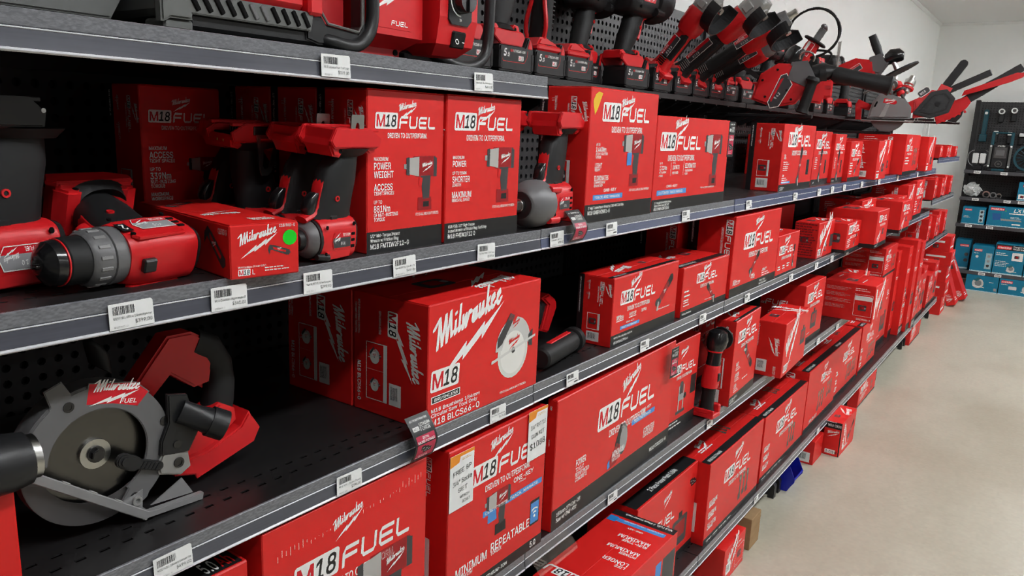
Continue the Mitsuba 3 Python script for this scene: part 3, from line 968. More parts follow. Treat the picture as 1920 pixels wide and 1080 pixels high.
S_FLAG = [('rect', 0, 0, .22, 1, {'col': BLACK}), ('t', .08, .9, .02, 'M18 FLAG230XPDB-0', {'ang': -90}), ('mf', .80, .96, .86, {'ang': -90}), ('lines', .4, .5, .2, 3, .03, .01)]
F_SMALL = [('rect', 0, 0, 1, .05, {'col': BLACK}), ('logo', .42, .82, .26), ('mf', .08, .52, .70), ('pic', 'stick', .80, .40, .40, {'ang': 45}), ('lines', .08, .22, .14, 2, .06, .03), ('lines', .30, .22, .14, 2, .06, .03, {'seed': 3}), ('lines', .50, .24, .14, 2, .06, .03, {'seed': 5})]
F_PATT = [('logo', .5, .64, .80, {'ang': 22}), ('pic', 'router', .55, .30, .30), ('rect', .78, .22, .98, .58, {'col': DGREY, 'layer': 4}), ('m18', .06, .08, .2), ('lines', .06, .06, .3, 2, .04, .012)]
S_PATT = [('lines', .04, .93 - i * .072, .92, 1, .05, .038, {'col': [.22, .01, .014], 'seed': i}) for i in range(13)] + [('pic', 'blob', .45, .50, .26)]
F_LINE = [('rect', 0, 0, 1, .11, {'col': BLACK}), ('mf', .15, .68, .7), ('pic', 'blob', .6, .40, .26), ('logo', .3, .25, .3, {'ang': 20}), ('t', .08, .04, .03, 'M18 FUEL', {})]
S_LINE = [('rect', 0, 0, 1, .11, {'col': BLACK}), ('pic', 'blob', .55, .50, .5), ('t', .1, .04, .03, 'Laser Line', {})]
F_FHK = [('logo', .47, .865, .19, {'ang': 3}), ('mf', .15, .63, .72), ('pic', 'wrench', .73, .38, .46), ('t', .08, .34, .03, 'MAXIMUM', {}), ('t', .08, .26, .055, 'POWER', {'sx': .7}), ('rect', 0, 0, 1, .1, {'col': BLACK}), ('t', .04, .04, .03, 'M18 FHIWF12 502C', {})] + \
        [('rect', .03 + i * .022, .84 + .05 * (i / 40) + .01 * math.sin(i * 2.3), .033 + i * .022, .85 + .05 * (i / 40) + .03 * abs(math.sin(i * 1.7)) * (i < 10 or i > 34), {'col': [.8, .45, .42]}) for i in range(2, 43)]
T_FHK = [('rect', 0, 0, 1, .34, {'col': BLACK}), ('t', .05, .12, .13, 'M18 FHIWF12 502C', {'wf': .42, 'slant': .1}), ('t', .80, .12, .10, 'LITHIUM', {'wf': .15})]
F_REP = [('rect', 0, 0, 1, .075, {'col': BLACK}), ('logo', .50, .895, .24), ('mf', .20, .70, .72), ('pic', 'wrench5', .50, .44, .30), ('t', .64, .575, .032, 'ONE-KEY', {'wf': .22}), ('t', .70, .555, .010, 'COMPATIBLE', {}), ('onekey', .33, .46, .97, .50, 'CUSTOMISE. TRACK. MANAGE.'), ('rect', .38, .40, .47, .47, {'col': BLUE, 'layer': 1}),
         ('pic', 'phone', .90, .27, .21), ('t', .42, .19, .058, 'REPEATABLE', {'wf': .42}), ('t', .42, .165, .024, 'TORQUE', {}), ('t', .08, .17, .058, 'MINIMUM', {'wf': .30}), ('t', .12, .14, .026, 'LENGTH', {}),
         ('t', .30, .025, .022, 'REDLITHIUM-ION', {'wf': .3}), ('t', .86, .02, .04, '5.0', {})]
F_COS = [('rect', 0, 0, 1, .165, {'col': BLACK}), ('logo', .575, .835, .17, {'ang': 10}), ('mf', .30, .565, .50), ('pic', 'cutoff', .49, .33, .34), ('t', .68, .50, .026, 'ONE-KEY', {'wf': .10}), ('onekey', .60, .43, .82, .475), ('t', .15, .40, .05, 'POWER', {'sx': .62}), ('t', .15, .355, .03, 'TO CUT', {'sx': .8}), ('t', .15, .315, .03, 'REINFORCED', {'sx': .8}), ('t', .15, .275, .03, 'CONCRETE', {'sx': .8}),
         ('t', .44, .26, .05, 'MINIMUM', {'sx': .62}), ('t', .44, .222, .03, 'FATIGUE', {'sx': .8}), ('t', .72, .28, .05, 'CORDLESS', {'sx': .62}), ('t', .72, .242, .03, 'CONVENIENCE', {'sx': .7}), ('t', .03, .10, .03, '230mm (9") Cut-Off', {}), ('t', .03, .055, .03, 'Saw w/ ONE-KEY', {}), ('t', .80, .06, .032, 'M18 COS230-0', {'wf': .17}),
         ('pic', 'stick', .985, .93, .0001)]
S_COS = [('m18', .30, .95, .34, {'ang': -90}), ('fuel', .30, .70, .62, {'ang': -90}), ('rect', 0, 0, .06, 1, {'col': BLACK})]
F_ROUT = [('rect', 0, 0, 1, .13, {'col': BLACK}), ('logo', .46, .86, .26), ('mf', .10, .64, .80), ('pic', 'router', .5, .36, .34), ('rect', .78, .34, .97, .55, {'col': BLACK, 'layer': 3}), ('lines', .05, .10, .5, 2, .04, .014)]
F_FAST = [('rect', 0, 0, 1, .10, {'col': BLACK}), ('logo', .52, .90, .22), ('mf', .12, .72, .78), ('pic', 'stick', .62, .46, .34, {'ang': -80}), ('t', .14, .44, .045, 'FAST', {'sx': .7}), ('lines', .14, .415, .2, 2, .024, .010), ('t', .14, .31, .045, 'POWER', {'sx': .7}), ('lines', .14, .285, .2, 2, .024, .010), ('t', .14, .18, .045, 'LOW', {'sx': .7}), ('lines', .14, .155, .2, 2, .024, .010),
          ('lines', .45, .22, .3, 1, .02, .01), ('t', .03, .05, .022, 'M18 FUEL Multi-Tool', {}), ('t', .03, .015, .026, 'M18 FMT-0', {})]
S_FAST = [('mf', .55, .93, .62, {'ang': -90}), ('logo', .80, .83, .34, {'ang': -90}), ('lines', .10, .90, .26, 7, .032, .010), ('rect', 0, 0, .03, 1, {'col': BLACK}), ('frame', .14, .20, .62, .56)] + \
         [('frame', .15 + .17 * (i % 2), .22 + .11 * (i // 2), .31 + .17 * (i % 2), .32 + .11 * (i // 2)) for i in range(6)] + [('pic', 'blob', .23 + .17 * (i % 2), .27 + .11 * (i // 2), .05) for i in range(6)] + \
         [('rect', .56, .20, .62, .56, {'col': WHITE, 'layer': 1}), ('bar', .14, .03, .52, .18)]
F_CV = [('logo', .36, .66, .62, {'ang': 30}), ('pic', 'pack', .82, .52, .42), ('m18', .06, .07, .16), ('lines', .06, .20, .4, 1, .03, .012), ('t', .86, .93, .03, 'M18 CV', {})]
S_CV = [('logo', .66, .56, .66, {'ang': -94}), ('lines', .06, .93, .05, 14, .03, .012), ('bar', .10, .08, .46, .30), ('t', .70, .20, .045, 'M18 CV-0', {'ang': -90})]
T_CV = [('pic', 'blob', .32, .70, .5), ('logo', .72, .52, .40, {'ang': -90})]
F_VACT = [('rect', 0, 0, 1, .08, {'col': BLACK}), ('logo', .5, .88, .24), ('mf', .14, .68, .74), ('pic', 'pack', .55, .36, .40), ('lines', .2, .14, .3, 1, .02, .01)]
S_VACT = [('rect', .0, .0, 1, .08, {'col': BLACK}), ('fuel', .12, .62, .60), ('m18', .02, .62, .1), ('lines', .2, .50, .26, 3, .03, .010), ('lines', .58, .50, .26, 3, .03, .010, {'seed': 4})]
S_PCR = [('lines', .06, .86 - i * .16, .50, 3, .035, .014, {'seed': i, 'col': [.55, .25, .24]}) for i in range(4)] + [('frame', .62, .16, .97, .74), ('rect', .63, .58, .96, .70, {'layer': 1}), ('pic', 'blob', .79, .38, .24), ('lines', .62, .88, .3, 2, .05, .016), ('t', .70, .05, .05, 'M18 PCR6-0', {'sx': .8})]
F_PCR = [('logo', .5, .6, .7, {'ang': 30}), ('pic', 'pack', .6, .35, .3), ('rect', .08, .1, .16, .9, {'col': WHITE})]
T_PCR = [('pic', 'blob', .35, .55, .34), ('lines', .2, .3, .5, 1, .04, .02), ('lines', .5, .85, .4, 1, .04, .02)]
T_PACK = [('rect', .93, 0, 1, 1, {'col': BLACK}), ('t', .985, .06, .05, 'M18 FUEL 2 Piece Power Pack', {'ang': 90, 'sx': .75, 'col': WHITE}), ('rect', .86, .08, .905, .96, {'col': BLUE}), ('t', .90, .12, .03, 'CUSTOMISE. TRACK. MANAGE.', {'ang': 90, 'sx': 1.0}), ('rect', .845, .84, .915, .98, {'col': [.02, .20, .50], 'layer': 1}), ('t', .835, .36, .045, 'ONE-KEY', {'ang': 90}),
          ('t', .74, .14, .085, 'MAXIMUM', {'ang': 90, 'sx': .8}), ('t', .695, .14, .06, 'RUN-TIME', {'ang': 90}), ('t', .60, .14, .085, 'MAXIMUM', {'ang': 90, 'sx': .8}), ('t', .555, .14, .06, 'POWER', {'ang': 90}), ('t', .46, .14, .085, 'LONGER', {'ang': 90, 'sx': .8}), ('t', .415, .14, .06, 'LIFE', {'ang': 90}),
          ('m18', .18, .50, .15, {'ang': 90}), ('fuel', .18, .62, .32, {'ang': 90})]
F_PACK = [('rect', .70, .12, .78, .88, {'col': BLUE}), ('rect', .80, .62, .98, .88, {'col': DGREY}), ('lines', .80, .55, .16, 8, .045, .014), ('rect', .80, .02, .98, .12), ('logo', .2, .5, .3)]
F_EC = [('logo', .48, .84, .14, {'ang': 8}), ('mf', .12, .55, .50), ('pic', 'pack', .74, .34, .46), ('pic', 'batteries', .93, .80, .20), ('lines', .06, .4, .16, 4, .07, .03), ('rect', 0, 0, 1, .08, {'col': BLACK})]
T_EC = [('rect', 0, .04, 1, .34, {'col': BLACK}), ('t', .30, .14, .10, '2 Piece Power Pack 5.0Ah', {'sx': .7}), ('lines', .5, .7, .25, 1, .05, .03)]
F_COMBO = [('rect', 0, 0, 1, .075, {'col': BLACK}), ('logo', .52, .84, .16, {'ang': 6}), ('mf', .27, .58, .50), ('pic', 'combo', .68, .30, .36), ('t', .04, .47, .055, 'MAXIMUM', {'sx': .62}), ('lines', .04, .445, .13, 1, .03, .02), ('t', .04, .33, .055, 'MAXIMUM', {'sx': .62}), ('lines', .04, .305, .13, 1, .03, .02), ('t', .04, .19, .055, 'FULL SYSTEM', {'sx': .52}), ('lines', .04, .165, .13, 1, .03, .02), ('lines', .05, .02, .6, 2, .03, .012)]
S_COMBO = [('logo', .45, .80, .6, {'ang': -85}), ('lines', .2, .9, .1, 8, .04, .01), ('frame', .2, .14, .75, .5), ('pic', 'blob', .4, .42, .1), ('pic', 'blob', .4, .30, .1), ('pic', 'blob', .4, .2, .1), ('rect', .62, .14, .75, .5, {'layer': 1})]
T_COMBO = [('rect', 0, .03, 1, .24, {'col': BLACK}), ('t', .04, .08, .08, 'M18 FUEL 3 Piece Kit', {'sx': .7}), ('logo', .25, .62, .15), ('lines', .12, .5, .2, 2, .07, .04), ('pic', 'combo', .6, .65, .5)]
F_COMBO4 = [('rect', 0, 0, 1, .075, {'col': BLACK}), ('logo', .52, .84, .16), ('mf', .30, .62, .46), ('pic', 'combo', .60, .32, .34), ('pic', 'combo', .80, .34, .30), ('lines', .04, .50, .13, 2, .05, .03), ('lines', .04, .34, .13, 2, .05, .03, {'seed': 3}), ('lines', .04, .2, .13, 2, .05, .03, {'seed': 6})]
F_COMBOX = [('rect', 0, 0, 1, .075, {'col': BLACK}), ('logo', .55, .86, .13), ('mf', .42, .66, .36), ('pic', 'combo', .48, .34, .36), ('pic', 'combo', .76, .40, .30), ('t', .16, .10, .05, 'THE ULTIMATE KIT', {'sx': .7})]
S_COMBOX = [('m18', .35, .95, .5, {'ang': -90}), ('fuel', .35, .6, .8, {'ang': -90}), ('lines', .7, .5, .1, 6, .04, .01)]
F_FLOOR = [('logo', .45, .74, .62, {'ang': 34}), ('frame', .55, .14, .96, .68), ('pic', 'blob', .75, .42, .3), ('bar', .12, .20, .34, .52), ('lines', .5, .80, .4, 1, .04, .03), ('lines', .5, .1, .3, 1, .02, .01)]
S_DARK = [('rect', .3, .1, .9, .9, {'col': [.10, .004, .006]})]
F_GEN = [('rect', 0, 0, 1, .10, {'col': BLACK}), ('logo', .5, .84, .30), ('mf', .10, .62, .80), ('pic', 'stick', .66, .36, .40), ('lines', .08, .44, .26, 3, .06, .026), ('lines', .08, .24, .26, 2, .06, .026, {'seed': 5})]
F_GEN2 = [('logo', .5, .66, .66, {'ang': 24}), ('pic', 'blob', .62, .30, .34), ('lines', .08, .2, .3, 2, .07, .025), ('bar', .08, .04, .3, .14)]
F_GEN3 = [('rect', 0, 0, 1, .08, {'col': BLACK}), ('logo', .3, .8, .2), ('mf', .08, .58, .44), ('pic', 'combo', .74, .42, .5), ('lines', .08, .4, .3, 3, .07, .03)]
S_GEN = [('mf', .62, .93, .55, {'ang': -90}), ('lines', .12, .9, .3, 6, .05, .016), ('frame', .2, .1, .7, .42), ('rect', .6, .1, .7, .42, {'layer': 1}), ('pic', 'blob', .38, .26, .16)]
S_GEN2 = [('logo', .55, .6, .6, {'ang': -90}), ('lines', .1, .3, .5, 3, .05, .02), ('bar', .55, .06, .8, .22)]
T_GEN = [('pic', 'blob', .35, .6, .5), ('logo', .7, .45, .36, {'ang': 180})]

# --- upper shelf (B)
b, c, d, e = (LEVELS[k] for k in 'BCDE')
SM = fuel_side('1/2" Mid-Torque Impact Wrench  M18 FMTIW2F12-0', ('MAXIMUM POWER', 'ACCESS'))
for i in range(3):
    carton(['tall red carton printed 881Nm at the front of the upper shelf', 'shaded red carton directly behind the 881Nm carton', 'darkest red carton deepest in the row behind the 881Nm carton'][i],
           -.703 - i * .093, .674, b, .143, .090, .204, front=F_MTI if i == 0 else F_ACC, side=SM, group='mid-torque wrench cartons')
S1 = fuel_side('M18 FHIW2F12-0', ('POWER', 'SHORTER'))
for i in range(2):
    carton(['tall red carton with MAXIMUM REMOVAL SPEED printed, between 881Nm carton and lying torque wrench', 'red carton hidden behind the MAXIMUM REMOVAL SPEED carton'][i], -.700 - i * .13, .8195, b, .176, .125, .2045, front=F_HIW, side=S1, group='high torque wrench cartons')
S2 = fuel_side('M18 FIW2F12-0', ('ACCESS', 'VISIBILITY'))
carton('shaded red carton printed 339Nm and VISIBILITY, against the perforated back of the nearest bay', -.952, .527, b, .113, .075, .198, front=F_ACC, side=S2)
F_RAD = [('logo', .40, .68, .58, {'ang': 2}), ('pic', 'angledrill', .70, .46, .46), ('t', .70, .91, .055, 'C18 RAD-0', {'wf': .24}), ('circle', .86, .70, .145, {'col': [.01, .62, .02]}), ('m18', .10, .06, .17), ('t', .30, .07, .09, 'L', {}), ('t', .1, .2, .035, 'M18 Cordless 10 mm (3/8")', {'wf': .4}), ('lines', .48, .16, .38, 2, .05, .02)]
S_RAD = [('pic', 'angledrill', .86, .5, .95, {'ang': -22}), ('t', .90, .80, .10, 'C18 RAD-0', {'wf': .08}), ('logo', .3, .6, .16)]
T_RAD = [('pic', 'angledrill', .4, .8, .24, {'ang': 60}), ('logo', .42, .40, .62, {'ang': 180}), ('lines', .5, .16, .4, 4, .02, .012)]
carton('long red carton with a round green sticker, lying end-on on the upper shelf', -.680, .4625, b, .0785, .238, .057, -.152, F_RAD, S_RAD, T_RAD)
S3 = fuel_side('1" High Torque Impact Wrench w/ ONE-KEY Tool Only  M18 ONEFHIWF1-0', ('2,440Nm', 'LIGHT', 'ELIMINATES'))
carton('large tall red carton printed 2,440Nm with a yellow mark at its corner', -.688, 1.185, b, .268, .105, .237, front=F_ONEF, side=S3)
carton('wide red carton printed 2,711Nm and ELIMINATES beside the perforated gap on the upper shelf', -.690, 1.460, b, .408, .15, .197, front=F_ONED, side=S1)
S4 = fuel_side('M18 FHIR-0  M18 FUEL Ratchet', ('HIGH SPEED', 'LONG'))
carton('tall red carton with pale bar code on its side, right of the upper shelf gap', -.703, 2.352, b, .345, .10, .201, front=F_SET, side=S4)
carton('slim red carton second right of the gap on the upper shelf', -.728, 2.80, b, .225, .12, .186, front=F_SLIM)
carton('slim red carton third right of the gap on the upper shelf', -.716, 3.03, b, .165, .12, .18, front=F_SLIM)
for i, (x, y, w, dd, hh, f, s, t_, nm) in enumerate([
        (-.70, 3.215, .20, .16, .155, F_GEN, S_GEN, T_GEN, 'short red carton beside three slim cartons on the upper shelf'),
        (-.655, 3.50, .21, .18, .160, F_GEN2, S_GEN2, T_GEN, 'red carton jutting out with a big slanted white logo, upper shelf, fourth bay'),
        (-.71, 3.72, .22, .16, .160, F_GEN, S_GEN, T_GEN, 'red carton just right of the jutting carton with the slanted logo'),
        (-.72, 3.95, .22, .16, .165, F_GEN2, S_GEN, T_GEN, 'red carton under the grey saw guard, left one'),
        (-.665, 4.19, .40, .22, .195, F_GEN3, S_GEN, T_GEN, 'wide red carton under the grey metal saw at the end of the upper shelf'),
        (-.70, 4.61, .25, .16, .185, F_GEN, S_GEN, T_GEN, 'red carton next to the last on the upper shelf before the raised far shelf'),
        (-.66, 4.875, .26, .2, .19, F_GEN2, S_GEN2, T_GEN, 'last red carton on the upper shelf before the raised far shelf')]):
    carton(nm, x, y, b, w, dd, hh, front=f, side=s, top=t_)
for i in range(4):
    carton(f'dark red carton behind the front row of the upper shelf, {ORD[i]} from the left', -.92, 3.25 + i * .36, b, .30, .2, .165, front=F_GEN3, side=S_GEN, top=T_GEN, group='cartons behind the upper front row')

# --- middle shelf (C)
for i in range(2):
    carton(['large red carton picturing a circular saw at the front of the middle shelf', 'shaded red circular saw carton behind the front circular saw carton'][i], -.690 - i * .153, .779 - i * .001, c, .281, .150, .186, front=F_SAW, side=S_SAW, top=T_SAW, group='circular saw cartons')
S5 = fuel_side('M18 FUEL 125mm Grinder M18 ONEFSAG125XPDB-0', ('RAPIDSTOP', 'CONTROL'))
carton('wide red carton picturing a black grinder, right of the lying grinder on the middle shelf', -.700, 1.342, c, .312, .082, .1435, front=F_GRIND, side=S5, top=T_BAND)
carton('low red carton between the black grinder carton and the tall PRODUCTIVITY carton', -.697, 1.680, c, .295, .15, .121, front=F_BAND2, side=S_GEN, top=T_BAND)
carton('tall red carton printed PRODUCTIVITY and FATIGUE reaching up to the upper shelf edge', -.691, 1.985, c, .392, .13, .2205, front=F_FLAG, side=S_FLAG)
carton('shaded red carton with tall lettering, behind the PRODUCTIVITY carton', -.84, 1.96, c, .36, .12, .190, front=F_FLAG, side=S_FLAG)
carton('small red carton close right of the tall PRODUCTIVITY carton', -.693, 2.388, c, .225, .14, .131, front=F_SMALL, top=T_GEN)
carton('red carton with dark lettered pattern on its side, middle shelf', -.700, 2.885, c, .225, .085, .130, front=F_PATT, side=S_PATT, top=T_GEN)
carton('red carton just right of the carton with the dark lettered side', -.655, 3.125, c, .235, .10, .113, front=F_GEN, side=S_LINE, top=T_GEN)
carton('bigger red carton with black foot jutting over the edge, middle shelf', -.598, 3.368, c, .235, .20, .150, front=F_LINE, side=S_LINE, top=T_GEN)
carton('long dark red carton lying at the back of the middle shelf behind the small cartons', -.90, 2.42, c, .85, .2, .160, front=[('m18', .5, .65, .06), ('fuel', .58, .66, .2), ('m18', .5, .3, .06), ('fuel', .58, .31, .2)], side=S_GEN)
carton('red carton with round picture jutting furthest over the far end of the middle shelf', -.615, 4.02, c, .26, .22, .150, front=F_LINE, side=S_LINE, top=T_GEN)
carton('red carton behind and left of the jutting carton, middle shelf', -.72, 3.66, c, .30, .18, .165, front=F_GEN, side=S_GEN, top=T_GEN)
for i, (y, w, hh) in enumerate([(4.30, .24, .15), (4.56, .24, .20), (4.82, .28, .215)]):
    carton(f'upright red carton at the far end of the middle shelf, {ORD[i]} of three', -.68, y, c, w, .18, hh, front=[F_GEN, F_GEN2, F_GEN][i], side=S_GEN)

# --- lower shelf (D)
carton('large red impact wrench kit carton at the bottom left with a dotted scuff line', -.690, .4975, d, .284, .12, .2795, front=F_FHK, top=T_FHK)
carton('tall red carton printed REPEATABLE TORQUE with two handwritten price cards', -.688, .829, d, .270, .12, .268, front=F_REP, side=S_GEN)
carton('very wide red cut-off saw carton printed POWER TO CUT, lower shelf', -.690, 1.136, d, .545, .022, .264, .02, F_COS, S_COS)
carton('red carton picturing a router, right of the wide cut-off saw carton', -.720, 1.705, d, .175, .14, .240, -.01, F_ROUT)
carton('tall red carton printed FAST with bar code side, right of the upright polisher', -.676, 2.030, d, .242, .062, .247, .05, F_FAST, S_FAST, T_BAND)
carton('square red carton standing askew with a large white logo down its side, lower shelf', -.640, 2.392, d, .305, .090, .178, .045, F_CV, S_CV, T_CV)
carton('tall red carton behind the askew square carton, lower shelf', -.702, 2.822, d, .275, .16, .225, 0, F_VACT, S_VACT)
carton('dark shaded red carton at the back of the lower shelf behind the FAST carton', -.82, 2.0, d, .33, .2, .24, 0, F_FAST, S_FAST)
carton('big red carton jutting far over the lower shelf edge with small print on its side', -.572, 3.402, d, .255, .205, .158, -.01, F_PCR, S_PCR, T_PCR)
carton('small red carton with a white logo behind the big jutting carton, lower shelf', -.70, 3.70, d, .24, .14, .135, 0, F_GEN2, S_GEN2, T_GEN)
carton('red carton above the tall upright cartons, left of them, lower shelf end', -.76, 4.66, e + .4203, .36, .22, .165, 0, F_GEN3, S_PCR, T_GEN)

# --- base shelf (E)
carton('red power pack carton lying with its lettered top showing, nearest on the base shelf', -.592, 1.226 - .06, e, .36, .157, .300, 0, F_PACK, (), T_PACK)
carton('wide red kit carton half hidden behind the power pack carton', -.735, 1.62, e, .38, .14, .262, 0, F_EC, (), T_EC)
carton('wide red three tool kit carton on the base shelf, left of its twin', -.699, 2.006, e, .470, .12, .257, 0, F_COMBO, S_COMBO, T_COMBO)
carton('wide red three tool kit carton on the base shelf, right of its twin', -.706, 2.522, e, .515, .12, .241, 0, F_COMBO, S_COMBO, T_COMBO)
carton('wide red carton printed THE ULTIMATE KIT on the base shelf', -.712, 3.076, e, .485, .14, .266, 0, F_COMBOX, S_COMBOX, T_COMBO)
carton('shaded wide red kit carton in the middle of the base shelf', -.722, 3.565, e, .500, .14, .254, 0, F_COMBO4, (), T_COMBO)
carton('red kit carton reaching up under the big jutting carton, base shelf', -.720, 4.09, e, .40, .14, .255, 0, F_COMBO4, (), T_COMBO)
for i, (x, y, w, dd, hh) in enumerate([(-.750, 5.035, .10, .30, .53), (-.71, 5.14, .13, .20, .55), (-.69, 5.275, .13, .2, .58), (-.68, 5.41, .13, .2, .56)]):
    carton(f'tall upright red carton standing on the far base shelf, {ORD[i]} of four', x, y, e, w, dd, hh, 0, F_FAST if i % 2 else F_VACT, S_DARK[:0] or (), (), group='tall upright cartons at the far end')
carton('red carton standing on the base shelf left of the tall upright cartons', -.76, 4.68, e, .30, .24, .42, 0, F_VACT, (), T_GEN)

# --- on the floor under the base shelf
carton('small red carton on the floor at the front, poking out below the base shelf', -.668, 2.122, 0, .185, .15, .118, 0, F_FLOOR)
carton('plain brown cardboard carton on the floor under the base shelf', -.672, 2.378, 0, .095, .14, .112, 0, name='brown_carton', card='card_brown')
carton('small red carton on the floor beside the blue bin, under the shelf', -.690, 3.222, 0, .14, .15, .105, 0, (), [('bar', .55, .08, .9, .5)])
carton('red carton with a black band standing out on the floor beyond the blue bin', -.624, 3.383, 0, .25, .072, .1545, -.02, [('logo', .3, .5, .5, {'ang': 80}), ('pic', 'stick', .7, .5, .5), ('lines', .2, .2, .4, 2, .06, .03)],
       [('rect', 0, .80, 1, 1, {'col': BLACK}), ('t', .2, .86, .07, 'M18 CR30', {'sx': 1.0}), ('lines', .1, .98, .8, 1, .03, .02), ('logo', .55, .66, .7), ('rect', .18, .06, .78, .18, {'layer': 1}), ('t', .24, .08, .07, '0-C15 M', {'col': BLACK, 'sx': .7}), ('rect', .94, 0, 1, 1, {'col': BLACK})], T_GEN)
carton('small red carton behind the banded carton on the floor', -.712, 3.50, 0, .17, .14, .108, 0, F_GEN2)
carton('low red carton on the floor under the fifth bay', -.700, 4.10, 0, .43, .05, .112, 0, F_GEN3, (), ())
carton('last low red carton on the floor near the tall upright cartons', -.702, 5.66, 0, .42, .05, .112, 0, F_GEN3)

# ------------------------------------------------------------------ price tickets in the strips
TXF = SX + .0018      # just in front of the ticket channel


def ticket_art(desc, price, code, seed, w=.0425, h=.0245):
    a = Art()
    a.barcode(.004, h * .56, w * .48, h * .32, 1, [.04, .04, .045], seed, 20)
    if desc:
        a.text(desc, .004, h * .38, h * .10, DGREY, False, 1, width=min(w * .86, len(desc) * h * .085))
        a.text(price, w * .95, h * .15, h * .14, BLACK, False, 1, 'r')
        a.text(code, .004, h * .06, h * .075, GREY, False, 1)
    else:
        a.rect(.004, h * .36, w * .8, h * .43, GREY, 1)
        a.rect(w * .62, h * .14, w * .93, h * .25, DGREY, 1)
    return artmesh([a.mesh([0, 0, 0], [0, 1, 0], [0, 0, 1])])


TICK = hull([(x, y, z) for x in (-.0006, -.0001) for (y, z) in ((0, 0), (.0425, 0), (.0425, .0228), (.041, .0245), (.0005, .0242))])
_far_t = [ticket_art('', '', '', i) for i in range(3)]
TICKETS = [
    ('A', .588, 'M18 Jobsite Fan Tool Only', '$199.00', 'M18JSF-0'), ('A', .858, 'M18 FUEL Air Compressor', '$499.00', 'M18FAC-0'),
    ('B', .339, 'M18 FUEL GEN 4 13mm Hammer', '$399.00', 'M18FPD3-0'), ('B', .442, 'M18 Cordless Right Angle D', '$340.00', 'C18RAD-0'), ('B', .559, 'New M18 FUEL 1/4in Compact', '$299.00', 'M18FID3-0'),
    ('B', .703, 'New M18 FUEL 1/2in Mid Tor', '$449.00', 'M18FMTIW2-0'), ('B', .877, 'New M18 FUEL 1/2in Torque', '$569.00', 'M18FHIW2-0'), ('B', 1.073, 'M18 ONE-KEY 1in', '$999.00', 'M18ONEFHIW'),
    ('B', 1.265, '', '', ''), ('B', 1.612, '', '', ''), ('B', 2.03, '', '', ''), ('B', 2.46, '', '', ''), ('B', 2.74, '', '', ''), ('B', 2.92, '', '', ''), ('B', 3.1, '', '', ''), ('B', 3.4, '', '', ''), ('B', 3.75, '', '', ''), ('B', 4.2, '', '', ''), ('B', 4.8, '', '', ''),
    ('C', .366, 'M18 FUEL 184mm Circular Sa', '$499.00', 'M18CCS66-0'), ('C', .606, 'M18 FUEL 184mm Circular', '$399.00', 'M18BLCS66'), ('C', .923, 'M18 FUEL 125mm Grinder', '$379.00', 'M18FSAG'), ('C', 1.153, '', '', ''), ('C', 1.451, '', '', ''), ('C', 1.775, '', '', ''), ('C', 2.10, '', '', ''),
    ('C', 2.52, '', '', ''), ('C', 2.83, '', '', ''), ('C', 3.05, '', '', ''), ('C', 3.3, '', '', ''), ('C', 3.6, '', '', ''),
    ('D', 1.352, '', '', ''), ('D', 1.90, '', '', ''), ('D', 2.62, '', '', ''), ('D', 3.0, '', '', ''), ('D', 3.3, '', '', ''), ('E', 2.42, '', '', ''), ('E', 3.2, '', '', '')]
_cnt = {}
for i, (lv, y, dsc, pr, cd) in enumerate(TICKETS):
    z = LEVELS[lv]
    n = _cnt[lv] = _cnt.get(lv, 0) + 1
    tilt = rng.uniform(-1.5, 1.5)
    t = thing('price_ticket', f'white bar code price ticket, {ORD[n - 1]} from the left on the {LNAME[lv]} shelf edge', 'price tag', tr(TXF + .0012, y, z - .0305) @ RX(tilt) @ RY(-3), 'price tickets in the shelf strips')
    part(t, 'paper', TICK, 'paper', False)
    artpart(t, 'ticket_printing', ticket_art(dsc, pr, cd, i) if dsc else _far_t[i % 3])

# curved promotional flags clipped in the strips
PROMO = [('rect', 0, 0, 1, 1, {'col': BLACK}), ('rect', .09, .07, .91, .62, {'col': [.45, .02, .06], 'layer': 1}), ('t', .10, .90, .035, 'GET THE MOST FROM YOUR', {'wf': .76}), ('rect', .10, .72, .36, .80, {'layer': 2}), ('t', .14, .735, .05, 'M18', {'col': BLACK, 'wf': .18}),
         ('t', .42, .79, .055, 'LITHIUM', {'wf': .46}), ('t', .40, .70, .07, 'FORGE', {'wf': .44, 'bold': False}), ('t', .35, .54, .05, '50%', {'wf': .28}), ('t', .12, .46, .055, 'MORE POWER', {'wf': .74}), ('pic', 'batteries', .5, .30, .36), ('lines', .2, .14, .6, 1, .03, .012), ('lines', .12, .095, .72, 1, .03, .016)]


def bent(w, h, items, x_of, n=8):
    """a thin sheet of width w whose height follows the curve x_of(t) -> (x, z)"""
    a = draw(w, h, items)
    V, F, C = a.mesh([0, 0, 0], [0, 1, 0], [0, 0, 1])
    m = trimesh.Trimesh(V, F, process=False)
    fi = np.arange(len(F))
    V2, F2, idx = trimesh.remesh.subdivide_to_size(V, F, h / 9, max_iter=8, return_index=True)
    col = np.zeros((len(V2), 3))
    fc = C[F[:, 0]]
    # colours per face: vertices are not shared across colours before subdivision; merge cannot mix them
    V3 = V2[F2].reshape(-1, 3)
    C3 = np.repeat(fc[idx], 3, axis=0)
    F3 = np.arange(len(V3)).reshape(-1, 3)
    p = np.array([x_of(t) for t in V3[:, 2] / h])
    return trimesh.Trimesh(np.c_[p[:, 0] + V3[:, 0] * 1.0, V3[:, 1], p[:, 1]], F3, process=False), C3


